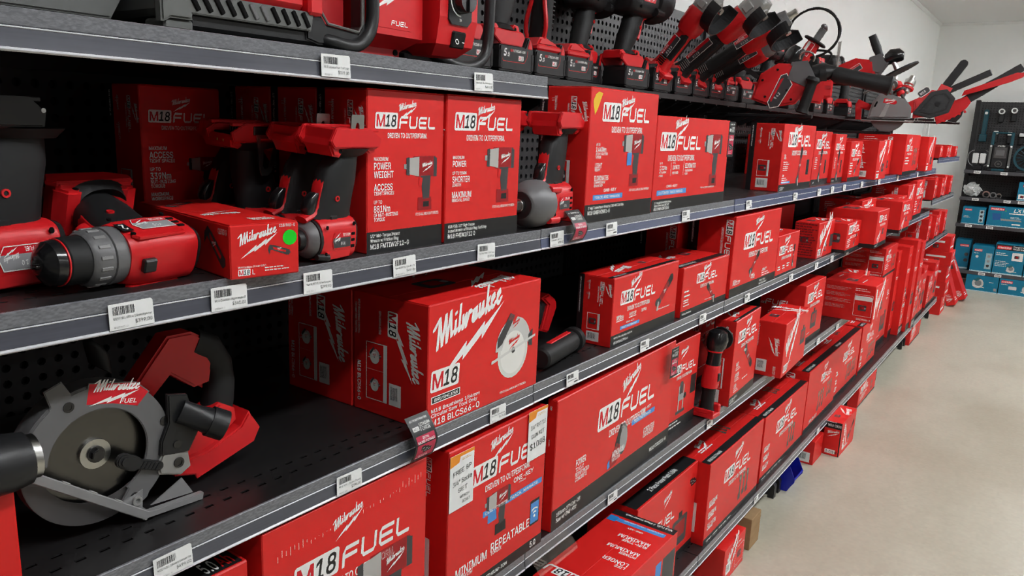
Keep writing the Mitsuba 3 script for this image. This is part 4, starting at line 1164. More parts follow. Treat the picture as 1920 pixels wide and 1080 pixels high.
def curve_sheet(w, x_of, th=.0006, n=14):
    P = np.array([x_of(t) for t in np.linspace(0, 1, n)])
    V = [(x, y, z) for d in (-th, -.0001) for y in (0, w) for x, z in P + np.array([d, 0])]
    F = []
    k = n
    for i in range(n - 1):
        F += [[i, i + 1, k + i + 1], [i, k + i + 1, k + i], [2 * k + i, 3 * k + i, 3 * k + i + 1], [2 * k + i, 3 * k + i + 1, 2 * k + i + 1],
              [i, 2 * k + i, 2 * k + i + 1], [i, 2 * k + i + 1, i + 1], [k + i, k + i + 1, 3 * k + i + 1], [k + i, 3 * k + i + 1, 3 * k + i]]
    F += [[0, k, 3 * k], [0, 3 * k, 2 * k], [k - 1, 3 * k - 1, 4 * k - 1], [k - 1, 4 * k - 1, 2 * k - 1]]
    return trimesh.Trimesh(V, F, process=False)


def flag_curve(h):
    return lambda t: (.004 + .010 * math.sin(t * math.pi * 1.1) - .016 * max(0, t - .45), t * h)


for nm, y, z in (('black and red battery promotion flag in the middle shelf edge, before the circular saw carton', .733, .893), ('black and red battery promotion flag in the upper shelf edge, below the lying torque wrench', 1.122, 1.1635)):
    hh = .062 if y < 1 else .053
    t = thing('promotion_flag', nm, 'promotion card', tr(TXF + .003, y, z))
    part(t, 'card', curve_sheet(.0455, flag_curve(hh)), 'gloss_black', False)
    artpart(t, 'card_printing', bent(.0455, hh, PROMO, flag_curve(hh)))

kcard = [('black and red battery promotion card at the right edge of the 2,711Nm carton', -.6895, 1.862, LEVELS['B'] + .110, .040, .085), ('small black and red promotion card on the upper right corner of the cut-off saw carton', -.6845, 1.622, .790, .040, .072)]
for nm, x, y, z, w, h in kcard:
    t = thing('promotion_card', nm, 'promotion card', tr(x, y, z))
    part(t, 'card', chbox([-.0005, 0, 0], [0, w, h], .0001), 'gloss_black', False)
    artpart(t, 'card_printing', artmesh([draw(w, h, PROMO).mesh([0, 0, 0], [0, 1, 0], [0, 0, 1])]))

# handwritten price cards on the REPEATABLE carton
for nm, y, z, items in (
        ('white and orange handwritten card offering a FREE socket set', .829, .7735, [('t', .14, .62, .085, 'FREE 8P', {'bold': False, 'col': BLACK, 'ang': 6, 'wf': .75}), ('t', .12, .44, .085, '3/4" Socke', {'bold': False, 'col': BLACK, 'ang': 4, 'wf': .80}), ('t', .34, .30, .075, 'SET', {'bold': False, 'col': BLACK, 'ang': 4, 'wf': .4}), ('t', .42, .18, .05, 'WORTH', {'bold': False, 'col': BLACK, 'wf': .4}), ('t', .52, .08, .055, '$267', {'bold': False, 'col': BLACK, 'wf': .34})]),
        ('white and orange handwritten card reading Rattle Gun Kit $1088', 1.037, .784, [('t', .12, .62, .085, '3/4" RATTLE', {'bold': False, 'col': BLACK, 'ang': 4, 'wf': .8}), ('t', .16, .44, .085, 'GUN KIT', {'bold': False, 'col': BLACK, 'ang': 4, 'wf': .7}), ('t', .12, .22, .12, '$1088', {'bold': False, 'col': BLACK, 'ang': 4, 'wf': .8})])):
    w, h = .058, .092
    t = thing('price_card', nm, 'price card', tr(-.6862, y, z))
    part(t, 'card', chbox([0, 0, 0], [.0006, w, h], .0002), 'paper', False)
    base = [('poly', [(0, 1), (1, 1), (1, .94), (.42, .94), (.36, .84), (0, .80)], {'col': [.78, .26, .02]}), ('rect', .44, .86, .97, .94, {'layer': 1}), ('t', .48, .885, .022, 'SHOP OFFER', {'col': [.6, .3, .05], 'wf': .4}) if False else ('lines', .48, .89, .42, 2, .025, .01, {'col': [.6, .35, .1]})]
    artpart(t, 'card_printing', artmesh([draw(w, h, base + items).mesh([.0006, 0, 0], [0, 1, 0], [0, 0, 1])]))

# bent clear red-tinted ticket sheet sagging off the lower shelf edge
P_ = lambda t: (.0 + .035 * math.sin(t * 2.6), -.012 - .055 * t + .01 * math.sin(t * 6))
single('loose_ticket_sheet', 'bent see-through red-tinted strip piece hanging off the lower shelf edge', 'plastic strip', curve_sheet(.13, lambda t: (.004 + .03 * math.sin(t * 1.7), .012 - .03 * t)), 'plastic_clear', tr(SX + .004, 1.04, .592), False)

# ------------------------------------------------------------------ tool kit of parts
class Kit:
    """parts of one kind of tool in its own coordinates: x forward, z up, y to the left"""

    def __init__(s):
        s.p = []

    def add(s, name, mesh, mat_, smooth=35, label=None):
        s.p.append(('m', name, mesh, mat_, smooth, label))
        return s

    def art(s, name, pieces):
        for q in pieces:
            s.p.append(('a', name, artmesh([q])))
        return s

    def put(s, key):
        last = {}
        for q in s.p:
            *up, nm = q[1].split('/')
            parent = last[up[0]] if up else key
            if q[0] == 'm':
                k = part(parent, nm, q[2], q[3], q[4], label=q[5])
            else:
                k = artpart(parent, nm, q[2])
            if not up:
                last[nm] = k
        return key


def both(art, y, x0, z0, flip=True):
    """the same print on the right side (y < 0) and on the left side (y > 0); art is centred on u=0"""
    return [art.mesh([x0, -y, z0], [1, 0, 0], [0, 0, 1]), art.mesh([x0, y, z0], [-1, 0, 0], [0, 0, 1])]


def m(v, f=None):
    return v


BODY = {'driver': 1.0, 'drill': 1.0, 'bigwrench': 1.12, 'boot': 1.12}
_kits = {}


def battery_parts(k, z, prefix='battery', latch=1):
    prof = [(-.060, -.053), (.060, -.053), (.063, -.048), (.063, -.012), (.0575, .010), (.047, .0215), (.041, .0215), (.030, .0), (-.060, .0), (-.063, -.005), (-.063, -.048)]
    if latch < 0:
        prof = [(-x, y) for x, y in prof]
    sh = lambda q: [(x, y + z) for x, y in q]
    k.add(prefix, plate(sh(prof), .072, .003), 'tool_black', False, 'black slide-on battery with a red latch')
    tri_ = [(.0385, .0), (.0445, .0165), (.0475, .0165), (.054, .006), (.0555, -.003), (.0385, -.003)]
    if latch < 0:
        tri_ = [(-x, y) for x, y in tri_]
    k.add(prefix + '/latch', plate(sh(tri_), .0744, .001), 'tool_red', False)
    k.add(prefix + '/bumper', cat([cbox((x, 0, z - .031), (.012, .0745, .040), .003) for x in (-.058, .058)]), 'rubber', False)
    k.add(prefix + '/base_rib', cbox((0, 0, z - .0545), (.10, .062, .006), .002), 'rubber', False)
    a = Art()
    a.text('5', -.050, -.0235, .0150, WHITE, True, 1, slant=.15)
    a.text('.0', -.0375, -.0235, .0085, WHITE, True, 1)
    a.text('RED', -.027, -.0135, .0050, PRED, True, 1, slant=.15)
    a.text('LITHIUM-ION', -.015, -.0135, .0050, WHITE, True, 1, width=.044, slant=.15)
    a.m18(.004, -.030, .0098, 1)
    ln = sg.LineString([(-.058, -.02), (-.052, -.034), (.026, -.034), (.036, -.022), (.038, -.008)]).buffer(.0006, 2)
    a.poly(ln, PRED, 1)
    k.art(prefix + '/label_printing', [v for v in both(a, .0362, 0, z)])
    return k


def foot_parts(k, z, x=-.032, rails=True, fm='tool_red', short=1.0):
    """battery foot: z is the height of its upper face"""
    slab = chbox([x - .050, -.037, z - .012], [x + .050, .037, z], .004)
    nose = plate([(x + .018, z), (x + .030, z + .014), (x + .044, z + .012), (x + .052, z - .004), (x + .050, z - .014)], .058, .003)
    tail = plate([(x - .050, z - .012), (x - .050, z + .006), (x - .036, z + .010), (x - .020, z)], .058, .003)
    pw = [(x - .050, z - .002), (x + .050, z - .002), (x + .058, z - .012), (x + .048, z - .031), (x - .028, z - .031), (x - .054, z - .016)]
    walls = [slab, nose, tail] + [plate(pw, .007, .0015, off=s * .0335) for s in (1, -1)]
    if rails:
        walls += [chbox([x - .050, min(s * .024, s * .033), z - .0315], [x + .040, max(s * .024, s * .033), z - .026], .0012) for s in (1, -1)]
        walls += [chbox([x + .034, -.033, z - .030], [x + .047, .033, z - .010], .002)]
    k.add('battery_foot', cat(walls), fm, False)
    if short != 1.0:
        k.p[-1][2].vertices[:, 0] = x + .02 + (k.p[-1][2].vertices[:, 0] - x) * short
        rails = False
        k.add('battery_foot/recess', cbox((x + .016, 0, z - .0135), (.05, .052, .003), .0005), 'hole_black', False)
        k.add('battery_foot/bolt', cat([cyl((x + .02 + sx * .030, -.036, z - .018), (x + .02 + sx * .030, -.0375, z - .018), .0025, n=10) for sx in (1, -1)]), 'steel')
        return
    if rails:
        k.add('battery_foot/recess', cbox((x - .006, 0, z - .0135), (.076, .052, .003), .0005), 'hole_black', False)
        k.add('battery_foot/terminal_block', cat([cbox((x - .004, 0, z - .021), (.026, .030, .014), .001)] + [cbox((x - .020, yy, z - .020), (.012, .003, .010), .0005) for yy in (-.010, -.003, .004, .011)]), 'gloss_black', False)
        k.add('battery_foot/contact', cat([cbox((x - .048, yy, z - .002), (.006, .003, .004), .0004) for yy in (-.008, .008)]), 'brass', False)
    for sx, sy in ((.030, 1), (.030, -1)):
        k.add('battery_foot/screw', cyl((x + sx, sy * .0285, z + .004), (x + sx, sy * .0298, z + .004), .0035, n=10), 'hole_black')


def pistol(kind, battery=False, hook=None, foot_mat='tool_red', latch=1):
    key = (kind, battery, hook, latch, foot_mat)
    if key in _kits:
        return _kits[key]
    k = Kit()
    b = BODY[kind]
    ry, rz = .0325 * b, .0345 * b
    L0, L1 = -.074, .046
    body_m = 'tool_black' if kind == 'boot' else 'tool_red'
    k.add('housing', loft_x([(L0, 0, 0, ry * .90, rz * .92, 3.4), (L0 + .006, 0, 0, ry, rz, 3.4), (-.02, 0, 0, ry * 1.02, rz * 1.02, 3.4), (.03, 0, 0, ry * 1.0, rz, 3.0), (L1, 0, 0, ry * .95, rz * .95, 2.6)], 28), body_m)
    k.add('rear_cap', loft_x([(L0 - .013, 0, -.001, ry * .70, rz * .72, 3), (L0 - .009, 0, -.001, ry * .82, rz * .86, 3.2), (L0 + .001, 0, 0, ry * .93, rz * .95, 3.4)], 24), 'rubber')
    for sy in (1, -1):
        for i in range(3):
            k.add('housing/vent', cbox((L0 + .018, sy * ry * 1.005, .012 - i * .010), (.012, .0022, .0045), .0006), 'hole_black', False)
        k.add('housing/side_ridge', plate([(-.052, .016), (.034, .016), (.040, .022), (.034, .030), (-.048, .028)], .004, .001, off=sy * (ry * .93)), body_m, False)
        for sx, sz in ((-.058, -.024), (.036, .020), (.036, -.022)):
            k.add('housing/screw', cyl((sx, sy * ry * .97, sz), (sx, sy * (ry * 1.0 + .0012), sz), .0032, n=10), 'hole_black')
    # name plate
    a = Art()
    w, h = .066, .026
    pl = sg.Polygon([(-w / 2, -h / 2), (w / 2 - .008, -h / 2), (w / 2, 0), (w / 2 - .006, h / 2), (-w / 2, h / 2)])
    a.poly(pl, WHITE if kind == 'drill' else PRED, 0)
    a.poly(pl.buffer(-.0012), [.30, .30, .31] if kind == 'drill' else DGREY, 1)
    a.poly(sg.Polygon([(-w / 2 + .001, -h / 2 + .001), (w / 2 - .009, -h / 2 + .001), (w / 2 - .003, -.004), (-w / 2 + .001, -.004)]), MRED, 2)
    a.text('M18 FUEL', -.028, -.0105, .0045, WHITE, True, 3)
    a.logo(.016, -.004, .022, WHITE, 3)
    a.text('V 1 0', -.012, .003, .005, WHITE, True, 3)
    k.art('side_plate', both(a, ry * 1.02 + .0002, -.015, 0))
    # nose
    if kind == 'drill':
        k.add('gear_case', lathe([(.040, .026), (.042, .0315), (.066, .0325), (.068, .030)], 32), 'tool_grey')
        k.add('clutch_ring', lathe([(.0665, .0295), (.068, .0312), (.089, .0312), (.096, .0290), (.099, .0270)], 32), 'tool_grey')
        for i in range(16):
            an = i * 2 * math.pi / 16
            k.add('clutch_ring/rib', xf(cbox((.082, 0, .0312), (.018, .0042, .0018), .0006), RX(math.degrees(an))), 'tool_grey_light', False)
        k.add('chuck_sleeve', lathe([(.098, .0235), (.100, .0262), (.128, .0258), (.130, .0245), (.1305, .0245)], 32), 'rubber')
        k.add('chuck_sleeve/red_ring', lathe([(.1302, .0235), (.1305, .0252), (.1325, .0252), (.1328, .0235)], 32), 'tool_red')
        k.add('chuck', lathe([(.1325, .0236), (.134, .0245), (.146, .0230), (.154, .0165), (.158, .0125), (.159, .009), (.1585, .006)], 32), 'gloss_black')
        k.add('chuck/jaw', cat([xf(cbox((.160, 0, .0035), (.008, .003, .004), .0006), RX(120 * i)) for i in range(3)]), 'steel_dark', False)
        k.add('speed_switch', cbox((.020, 0, rz * 1.0 + .003), (.022, .016, .008), .002), 'tool_black', False)
        a2 = Art()
        a2.rect(-.008, -.010, .010, .010, BLACK, 0)
        a2.text('2', -.004, -.007, .013, WHITE, True, 1)
        k.art('speed_printing', both(a2, ry * .95 + .0026, .036, .004))
    elif kind == 'driver':
        k.add('gear_case', lathe([(.040, .024), (.043, .0305), (.058, .0300), (.074, .0235), (.078, .0200)], 28), 'tool_grey')
        k.add('gear_case/rubber_bumper', lathe([(.0435, .0300), (.045, .0322), (.053, .0320), (.0545, .0300)], 28), 'rubber')
        k.add('nose', lathe([(.077, .0150), (.079, .0165), (.094, .0150), (.096, .012)], 24), 'tool_black')
        k.add('anvil', cat([lathe([(.095, .0085), (.112, .0080), (.114, .0065)], 16), cbox((.118, 0, 0), (.014, .0125, .0125), .0015)]), 'steel', 30)
        for sy in (1, -1):
            k.add('gear_case/bolt_boss', cyl((.026, sy * .030, .026), (.058, sy * .026, .024), .0065, .005, 12), 'tool_black')
    else:
        mt = 'tool_grey' if kind == 'bigwrench' else 'rubber'
        k.add('gear_case', lathe([(.034, .030), (.040, .0425), (.052, .0455), (.088, .0450), (.116, .0400), (.134, .0300), (.138, .024)], 36), mt)
        k.add('gear_case/front_ring', ringcyl((.1375, 0, 0), (.1405, 0, 0), .0255, .0135, 28), 'tool_black')
        k.add('anvil', cat([lathe([(.132, .0128), (.150, .0128), (.151, .012)], 16), cbox((.164, 0, 0), (.027, .0175, .0175), .002), ringcyl((.166, -.0090, 0), (.166, .0090, 0), .0045, .0030, 12)]), 'steel', 30)
        for sy in (1, -1):
            k.add('gear_case/bolt_boss', cyl((.018, sy * .0345, .030), (.062, sy * .033, .030), .0085, .007, 12), body_m)
            k.add('gear_case/bolt_boss', cyl((.018, sy * .0345, -.028), (.062, sy * .033, -.028), .0085, .007, 12), body_m)
    fx = {'driver': .62, 'boot': .74, 'bigwrench': .74, 'drill': .74}[kind]
    for q in k.p:
        mm = q[2] if q[0] == 'm' else q[2][0]
        mm.vertices[:, 0] *= fx
    if kind == 'boot':
        for q in k.p:
            mm = q[2] if q[0] == 'm' else q[2][0]
            mm.vertices *= 1.34
            mm.vertices[:, 0] += .030
            mm.vertices[:, 2] += .012
    # grip
    zb = -.030 * b
    Hd = .142 if kind != 'drill' else .128
    cs = [(-.008, zb + .006, .0165, .0270), (-.012, zb - .012, .0172, .0235), (-.017, zb - .040, .0182, .0225), (-.025, zb - .070, .0178, .0215), (-.033, zb - .098, .0178, .0225), (-.036, -Hd + .010, .0230, .0300), (-.034, -Hd, .0300, .0400)]
    if kind == 'boot':
        cs = [(x + .27 * max(0, z + Hd - .01), z, a_, b_ * .86) for x, z, a_, b_ in cs]
        cs = [(cs[0][0] + .01, cs[0][1] + .03, cs[0][2], cs[0][3])] + cs[1:]
    k.add('grip', loft([((x, 0, z), Y3, np.array([.97, 0, -.24]) if z > -Hd + .02 else X3, a_ * 1.28, b_ * (1.62 if z > -Hd + .02 else 1.12), 2.4) for x, z, a_, b_ in cs], 24), 'grip_rubber')
    for sy in (1, -1):
        k.add('grip/rivet', ringcyl((-.006, sy * .0205, zb - .034), (-.006, sy * .0240, zb - .034), .0046, .0026, 12), 'tool_red')
    k.add('trigger', loft([((.028, 0, zb - .004), Y3, X3, .009, .010, 2.6), ((.032, 0, zb - .016), Y3, X3, .0105, .0115, 2.6), ((.028, 0, zb - .032), Y3, X3, .0105, .0105, 2.6), ((.020, 0, zb - .042), Y3, X3, .008, .007, 2.6)], 16), 'gloss_black' if kind != 'drill' else 'tool_red')
    tb = tube([(.046, 0, zb - .001), (.038, 0, zb - .004), (.026, 0, zb - .010), (.0185, 0, zb - .024), (.013, 0, zb - .048), (.007, 0, zb - .062)], .0060, 10, 22)
    tb.vertices[:, 1] *= 2.1
    k.add('trigger_bezel', tb, 'tool_red')
    k.add('direction_switch', cbox((-.002, 0, zb - .004), (.016, .045, .008), .002), 'tool_black', False)
    if kind == 'boot':
        for q in k.p[-4:]:
            if q[0] == 'm' and q[1] in ('trigger', 'trigger_bezel', 'direction_switch', 'grip/rivet'):
                q[2].vertices[:, 0] += .024
    zf = -Hd
    foot_parts(k, zf, rails=not battery, fm=foot_mat, short=.62 if foot_mat == 'tool_black' else 1.0)
    if battery:
        battery_parts(k, zf - .0305, latch=latch)
        for q in range(0):
            pass
    if hook in ('belt', 'belt+'):
        hs = 1 if hook == 'belt+' else -1
        pts = sg.Polygon([(-.012, .0), (.030, 0), (.034, -.010), (.018, -.060), (.010, -.066), (.000, -.066), (-.004, -.058), (-.010, -.012)])
        pts = pts.difference(sg.Polygon([(.002, -.024), (.022, -.020), (.012, -.054), (.005, -.056), (.001, -.050)])).difference(sg.box(-.004, -.012, .022, -.006))
        hk = plate(pts, .0022)
        hk.apply_transform(tr(-.032, hs * .0405, zf - .014) @ np.diag([1, 1, -1, 1]))
        if hk.volume < 0:
            hk.invert()
        k.add('belt_hook', hk, 'steel', False)
        k.add('belt_hook/mount', cbox((-.032, hs * .038, zf - .020), (.03, .004, .014), .001), 'steel_dark', False)
    if hook == 'clip':
        pts = rrect(-.014, -.046, .014, -.012, .003).difference(sa.scale(ellipse(0, -.026, .0042), 1, 2))
        hk = plate(pts, .0024)
        hk.apply_transform(tr(-.030, -.034, zf - .006))
        k.add('belt_clip', hk, 'steel', False)
    _kits[key] = k
    return k


# circular saw -----------------------------------------------------------------------------------
def circular_saw():
    k = Kit()
    C = lambda r, n=64: ellipse(0, 0, r, n=n)
    up = sg.Polygon([(0, 0)] + [(.2 * math.cos(math.radians(a)), .2 * math.sin(math.radians(a))) for a in range(-32, 208, 6)])
    # blade with teeth
    th = []
    for i in range(24):
        a0 = i * 15
        for da, r in ((0, .0930), (1.5, .0935), (3.0, .0890), (8, .0885), (13, .0905)):
            th.append((r * math.cos(math.radians(a0 + da)), r * math.sin(math.radians(a0 + da))))
    blade = sg.Polygon(th).difference(C(.012))
    k.add('blade', plate(blade, .0018, off=.0), 'steel_dark', False)
    k.add('arbor_flange', ringcyl((0, .0009, 0), (0, .0060, 0), .0225, .0105, 32), 'steel')
    k.add('arbor_bolt', cat([cyl((0, .004, 0), (0, .009, 0), .0125, n=24), plate(ellipse(0, 0, .0095, n=6), .008, .001, off=.012)]), 'gloss_black')
    # upper guard: shell behind the blade, rim and a face ring in front of it
    ringf = C(.108).difference(C(.0715)).intersection(up)
    ringf = so.unary_union([ringf, sg.Polygon([(.02, .095), (.085, .060), (.112, .072), (.125, .05), (.105, .035), (.10, .01), (.08, .02)]).difference(C(.0715)),
                            sg.Polygon([(-.030, .100), (-.085, .062), (-.100, .012), (-.108, -.030), (-.098, -.055), (-.072, -.048), (-.070, 0)]).difference(C(.0715))])
    rim = C(.110).difference(C(.101)).intersection(up)
    back = so.unary_union([C(.110).intersection(up)])
    k.add('upper_guard', cat([plate(ringf, .005, .0012, off=.0165), plate(rim, .036, .001, off=-.001), plate(back, .004, .001, off=-.0175)]), 'tool_grey', False)
    for x, z in ((-.064, .082), (-.088, -.036), (.083, .045)):
        k.add('upper_guard/screw', cat([ringcyl((x, .0188, z), (x, .0205, z), .0075, .004, 14), cyl((x, .0185, z), (x, .0195, z), .0042, n=10)]), 'gloss_black')
    # logo badge on the guard
    a = Art()
    bd = sg.Polygon([(-.042, .017), (.026, .017), (.048, .002), (.034, -.019), (-.004, -.013), (-.042, -.013)])
    a.poly(bd.buffer(.0014, join_style=2), [.12, .12, .12], 0)
    a.poly(bd, MRED, 1)
    a.logo(-.002, .003, .070, WHITE, 2, ang=-12)
    a.text('FUEL', .006, -.0135, .0065, WHITE, True, 2, slant=.2, sx=1.2)
    V, F, Cc = a.mesh([.030, .0192, .0875], [-.90, 0, .44], [.44, 0, .90])
    k.p.append(('a', 'badge', artmesh([(V, F, Cc)])))
    # lower guard: dark crescent that swings round the bottom
    low = sg.Polygon([(0, 0)] + [(.2 * math.cos(math.radians(a_)), .2 * math.sin(math.radians(a_))) for a_ in range(196, 345, 5)])
    cres = C(.105).difference(sa.translate(C(.083), .006, .010)).intersection(low.buffer(.002))
    k.add('lower_guard', cat([plate(cres, .003, .0006, off=.0105), plate(C(.105).difference(C(.1015)).intersection(low), .022, .0006, off=0), plate(C(.105).intersection(low), .003, .0006, off=-.0105)]), 'tool_grey_dark', False)
    # lever
    k.add('guard_lever', cat([plate(so.unary_union([capsule([(-.034, .006), (-.052, .008)], .0115), capsule([(-.052, .008), (-.092, .018)], .0075)]), .010, .002, off=.024), cyl((-.036, .019, .006), (-.036, .0315, .006), .007, n=14)]), 'tool_black', False)
    for i in range(5):
        k.add('guard_lever/rib', xf(cbox((0, .0295, 0), (.0025, .002, .012), .0005), tr(-.064 - i * .006, 0, .011 + i * .0015)), 'rubber', False)
    # dust port
    k.add('dust_port', cat([plate([(-.040, .118), (-.070, .132), (-.124, .092), (-.128, .056), (-.112, .046), (-.086, .032), (-.074, .052), (-.068, .080)], .010, .002, off=.0225)]), 'tool_black', False)
    d = np.array([-.90, .40, .12]); d /= np.linalg.norm(d)
    u2 = np.cross(d, Y3); u2 /= np.linalg.norm(u2); v2 = np.cross(d, u2)
    p0 = np.array([-.076, .024, .104])
    k.add('dust_port/spout', loft([(p0, u2, v2, .019, .014, 3), (p0 + d * .03, u2, v2, .019, .016, 2.6), (p0 + d * .050, u2, v2, .0215, .0215, 2)], 24), 'tool_black')
    p1 = p0 + d * .048
    k.add('dust_port/collar', ringcyl(p1, p1 + d * .026, .0245, .0200, 32), 'tool_black')
    k.add('dust_port/bore', cyl(p1 + d * .003, p1 + d * .005, .0202, n=28), 'hole_black')
    for i in range(3):
        k.add('dust_port/rib', xf(cbox((0, 0, 0), (.030, .004, .0035), .0008), tr(-.086, .0385, .113 - i * .009) @ RY(8) @ RZ(-20)), 'rubber', False)
    k.add('dust_port/screw', cyl((-.100, .0268, .058), (-.100, .0292, .058), .0065, n=14), 'gloss_black')
    # gear arm
    k.add('gear_arm', cat([plate([(-.088, .040), (-.128, .056), (-.148, .036), (-.140, .018), (-.104, .006), (-.092, .016)], .030, .003, off=.010)]), 'magnesium', False)
    k.add('gear_arm/screw', cat([ringcyl((-.122, .0245, .034), (-.122, .0275, .034), .0085, .005, 14), cyl((-.122, .024, .034), (-.122, .026, .034), .0055, n=10)]), 'gloss_black')
    # shoe
    z0 = -.052
    k.add('shoe', cat([chbox([-.118, .024, z0 - .010], [.122, .031, z0 + .004], .0012), chbox([-.118, -.098, z0 - .002], [-.078, .0305, z0 + .001], .0008), chbox([.082, -.098, z0 - .002], [.122, .0305, z0 + .001], .0008),
                        chbox([-.118, -.098, z0 - .002], [.122, -.022, z0 + .001], .0008), chbox([-.120, -.100, z0 - .010], [-.1165, .031, z0 + .004], .0008), chbox([.1205, -.100, z0 - .010], [.124, .031, z0 + .004], .0008),
                        plate([(-.112, z0), (-.070, z0), (-.092, z0 + .030)], .003, .0005, off=.020)]), 'tool_grey_light', False)
    k.add('shoe/rear_tab', cat([plate([(-.114, -.062), (-.114, -.050), (-.192, .006), (-.197, -.004)], .012, .001, off=.025), plate([(-.120, -.040), (-.146, .014), (-.180, .000)], .003, .0005, off=.020)]), 'tool_grey_light', False)
    k.add('shoe/bevel_knob', cat([ringcyl((-.092, .0215, z0 + .012), (-.092, .0255, z0 + .012), .0075, .004, 16)]), 'magnesium')
    k.add('shoe/notch', cat([cbox((.03 - i * .045, .0275, z0 + .0045), (.012, .006, .002), .0004) for i in range(3)]), 'magnesium', False)
    # motor, red housing
    k.add('motor_housing', cat([loft([((-.01, -.020, .030), X3, Z3, .052, .050, 3), ((-.012, -.060, .034), X3, Z3, .050, .048, 3), ((-.014, -.105, .036), X3, Z3, .044, .042, 3)], 28),
                                 plate([(-.020, .085), (-.026, .200), (-.060, .226), (-.108, .230), (-.140, .170), (-.120, .150), (-.068, .150), (-.058, .082)], .040, .004, off=-.052)]), 'tool_red', 35)
    k.add('motor_cap', loft([((-.014, -.104, .036), X3, Z3, .040, .038, 3), ((-.014, -.118, .036), X3, Z3, .032, .030, 3)], 24), 'rubber')
    g = [((-.080, -.052, .212), .022, .026), ((-.112, -.052, .218), .0235, .027), ((-.145, -.052, .204), .0235, .0265), ((-.170, -.052, .178), .0235, .0265), ((-.186, -.052, .152), .024, .027), ((-.192, -.052, .138), .024, .028)]
    P = np.array([q[0] for q in g])
    tg = np.gradient(P, axis=0); tg /= np.linalg.norm(tg, axis=1, keepdims=True)
    k.add('grip', loft([(P[i], Y3, np.cross(tg[i], Y3), g[i][1], g[i][2], 2.4) for i in range(len(g))], 24), 'grip_rubber')
    k.add('trigger', loft([((-.098, -.052, .188), Y3, X3, .010, .012, 2.6), ((-.118, -.052, .176), Y3, X3, .011, .012, 2.6), ((-.136, -.052, .156), Y3, X3, .009, .008, 2.6)], 14), 'tool_red_dark')
    ft = [(-.118, .0), (-.112, .036), (-.132, .060), (-.158, .112), (-.172, .146), (-.206, .150), (-.222, .134), (-.206, .080), (-.160, .012)]
    k.add('battery_foot', cat([plate(ft, .050, .004, off=-.046), plate([(-.226, .156), (-.246, .146), (-.262, .116), (-.196, .026), (-.158, .010), (-.142, .026), (-.190, .066), (-.226, .126)], .076, .003, off=-.046)]), 'tool_red', False)
    k.add('battery_foot/recess', plate([(-.250, .136), (-.2575, .112), (-.196, .036), (-.186, .044)], .058, 0, off=-.040), 'hole_black', False)
    k.add('battery_foot/rail', cat([plate([(-.240, .150), (-.266, .140), (-.270, .114), (-.200, .020), (-.190, .026), (-.250, .112)], .006, .001, off=-.046 + s * .033) for s in (1, -1)]), 'tool_red', False)
    k.add('battery_foot/terminal_block', cat([cbox((-.216, -.046 + yy, .064), (.018, .004, .030), .001) for yy in (-.012, -.004, .004, .012)]), 'gloss_black', False)
    k.add('front_knob', loft([((.040, -.040, .112), Y3, X3, .018, .018, 2.2), ((.062, -.040, .134), Y3, X3, .020, .020, 2.2), ((.074, -.040, .142), Y3, X3, .014, .014, 2.2)], 20), 'grip_rubber')
    return k


mat('tool_grey_dark', [0.060, 0.058, 0.058], 0.42, 0.5)


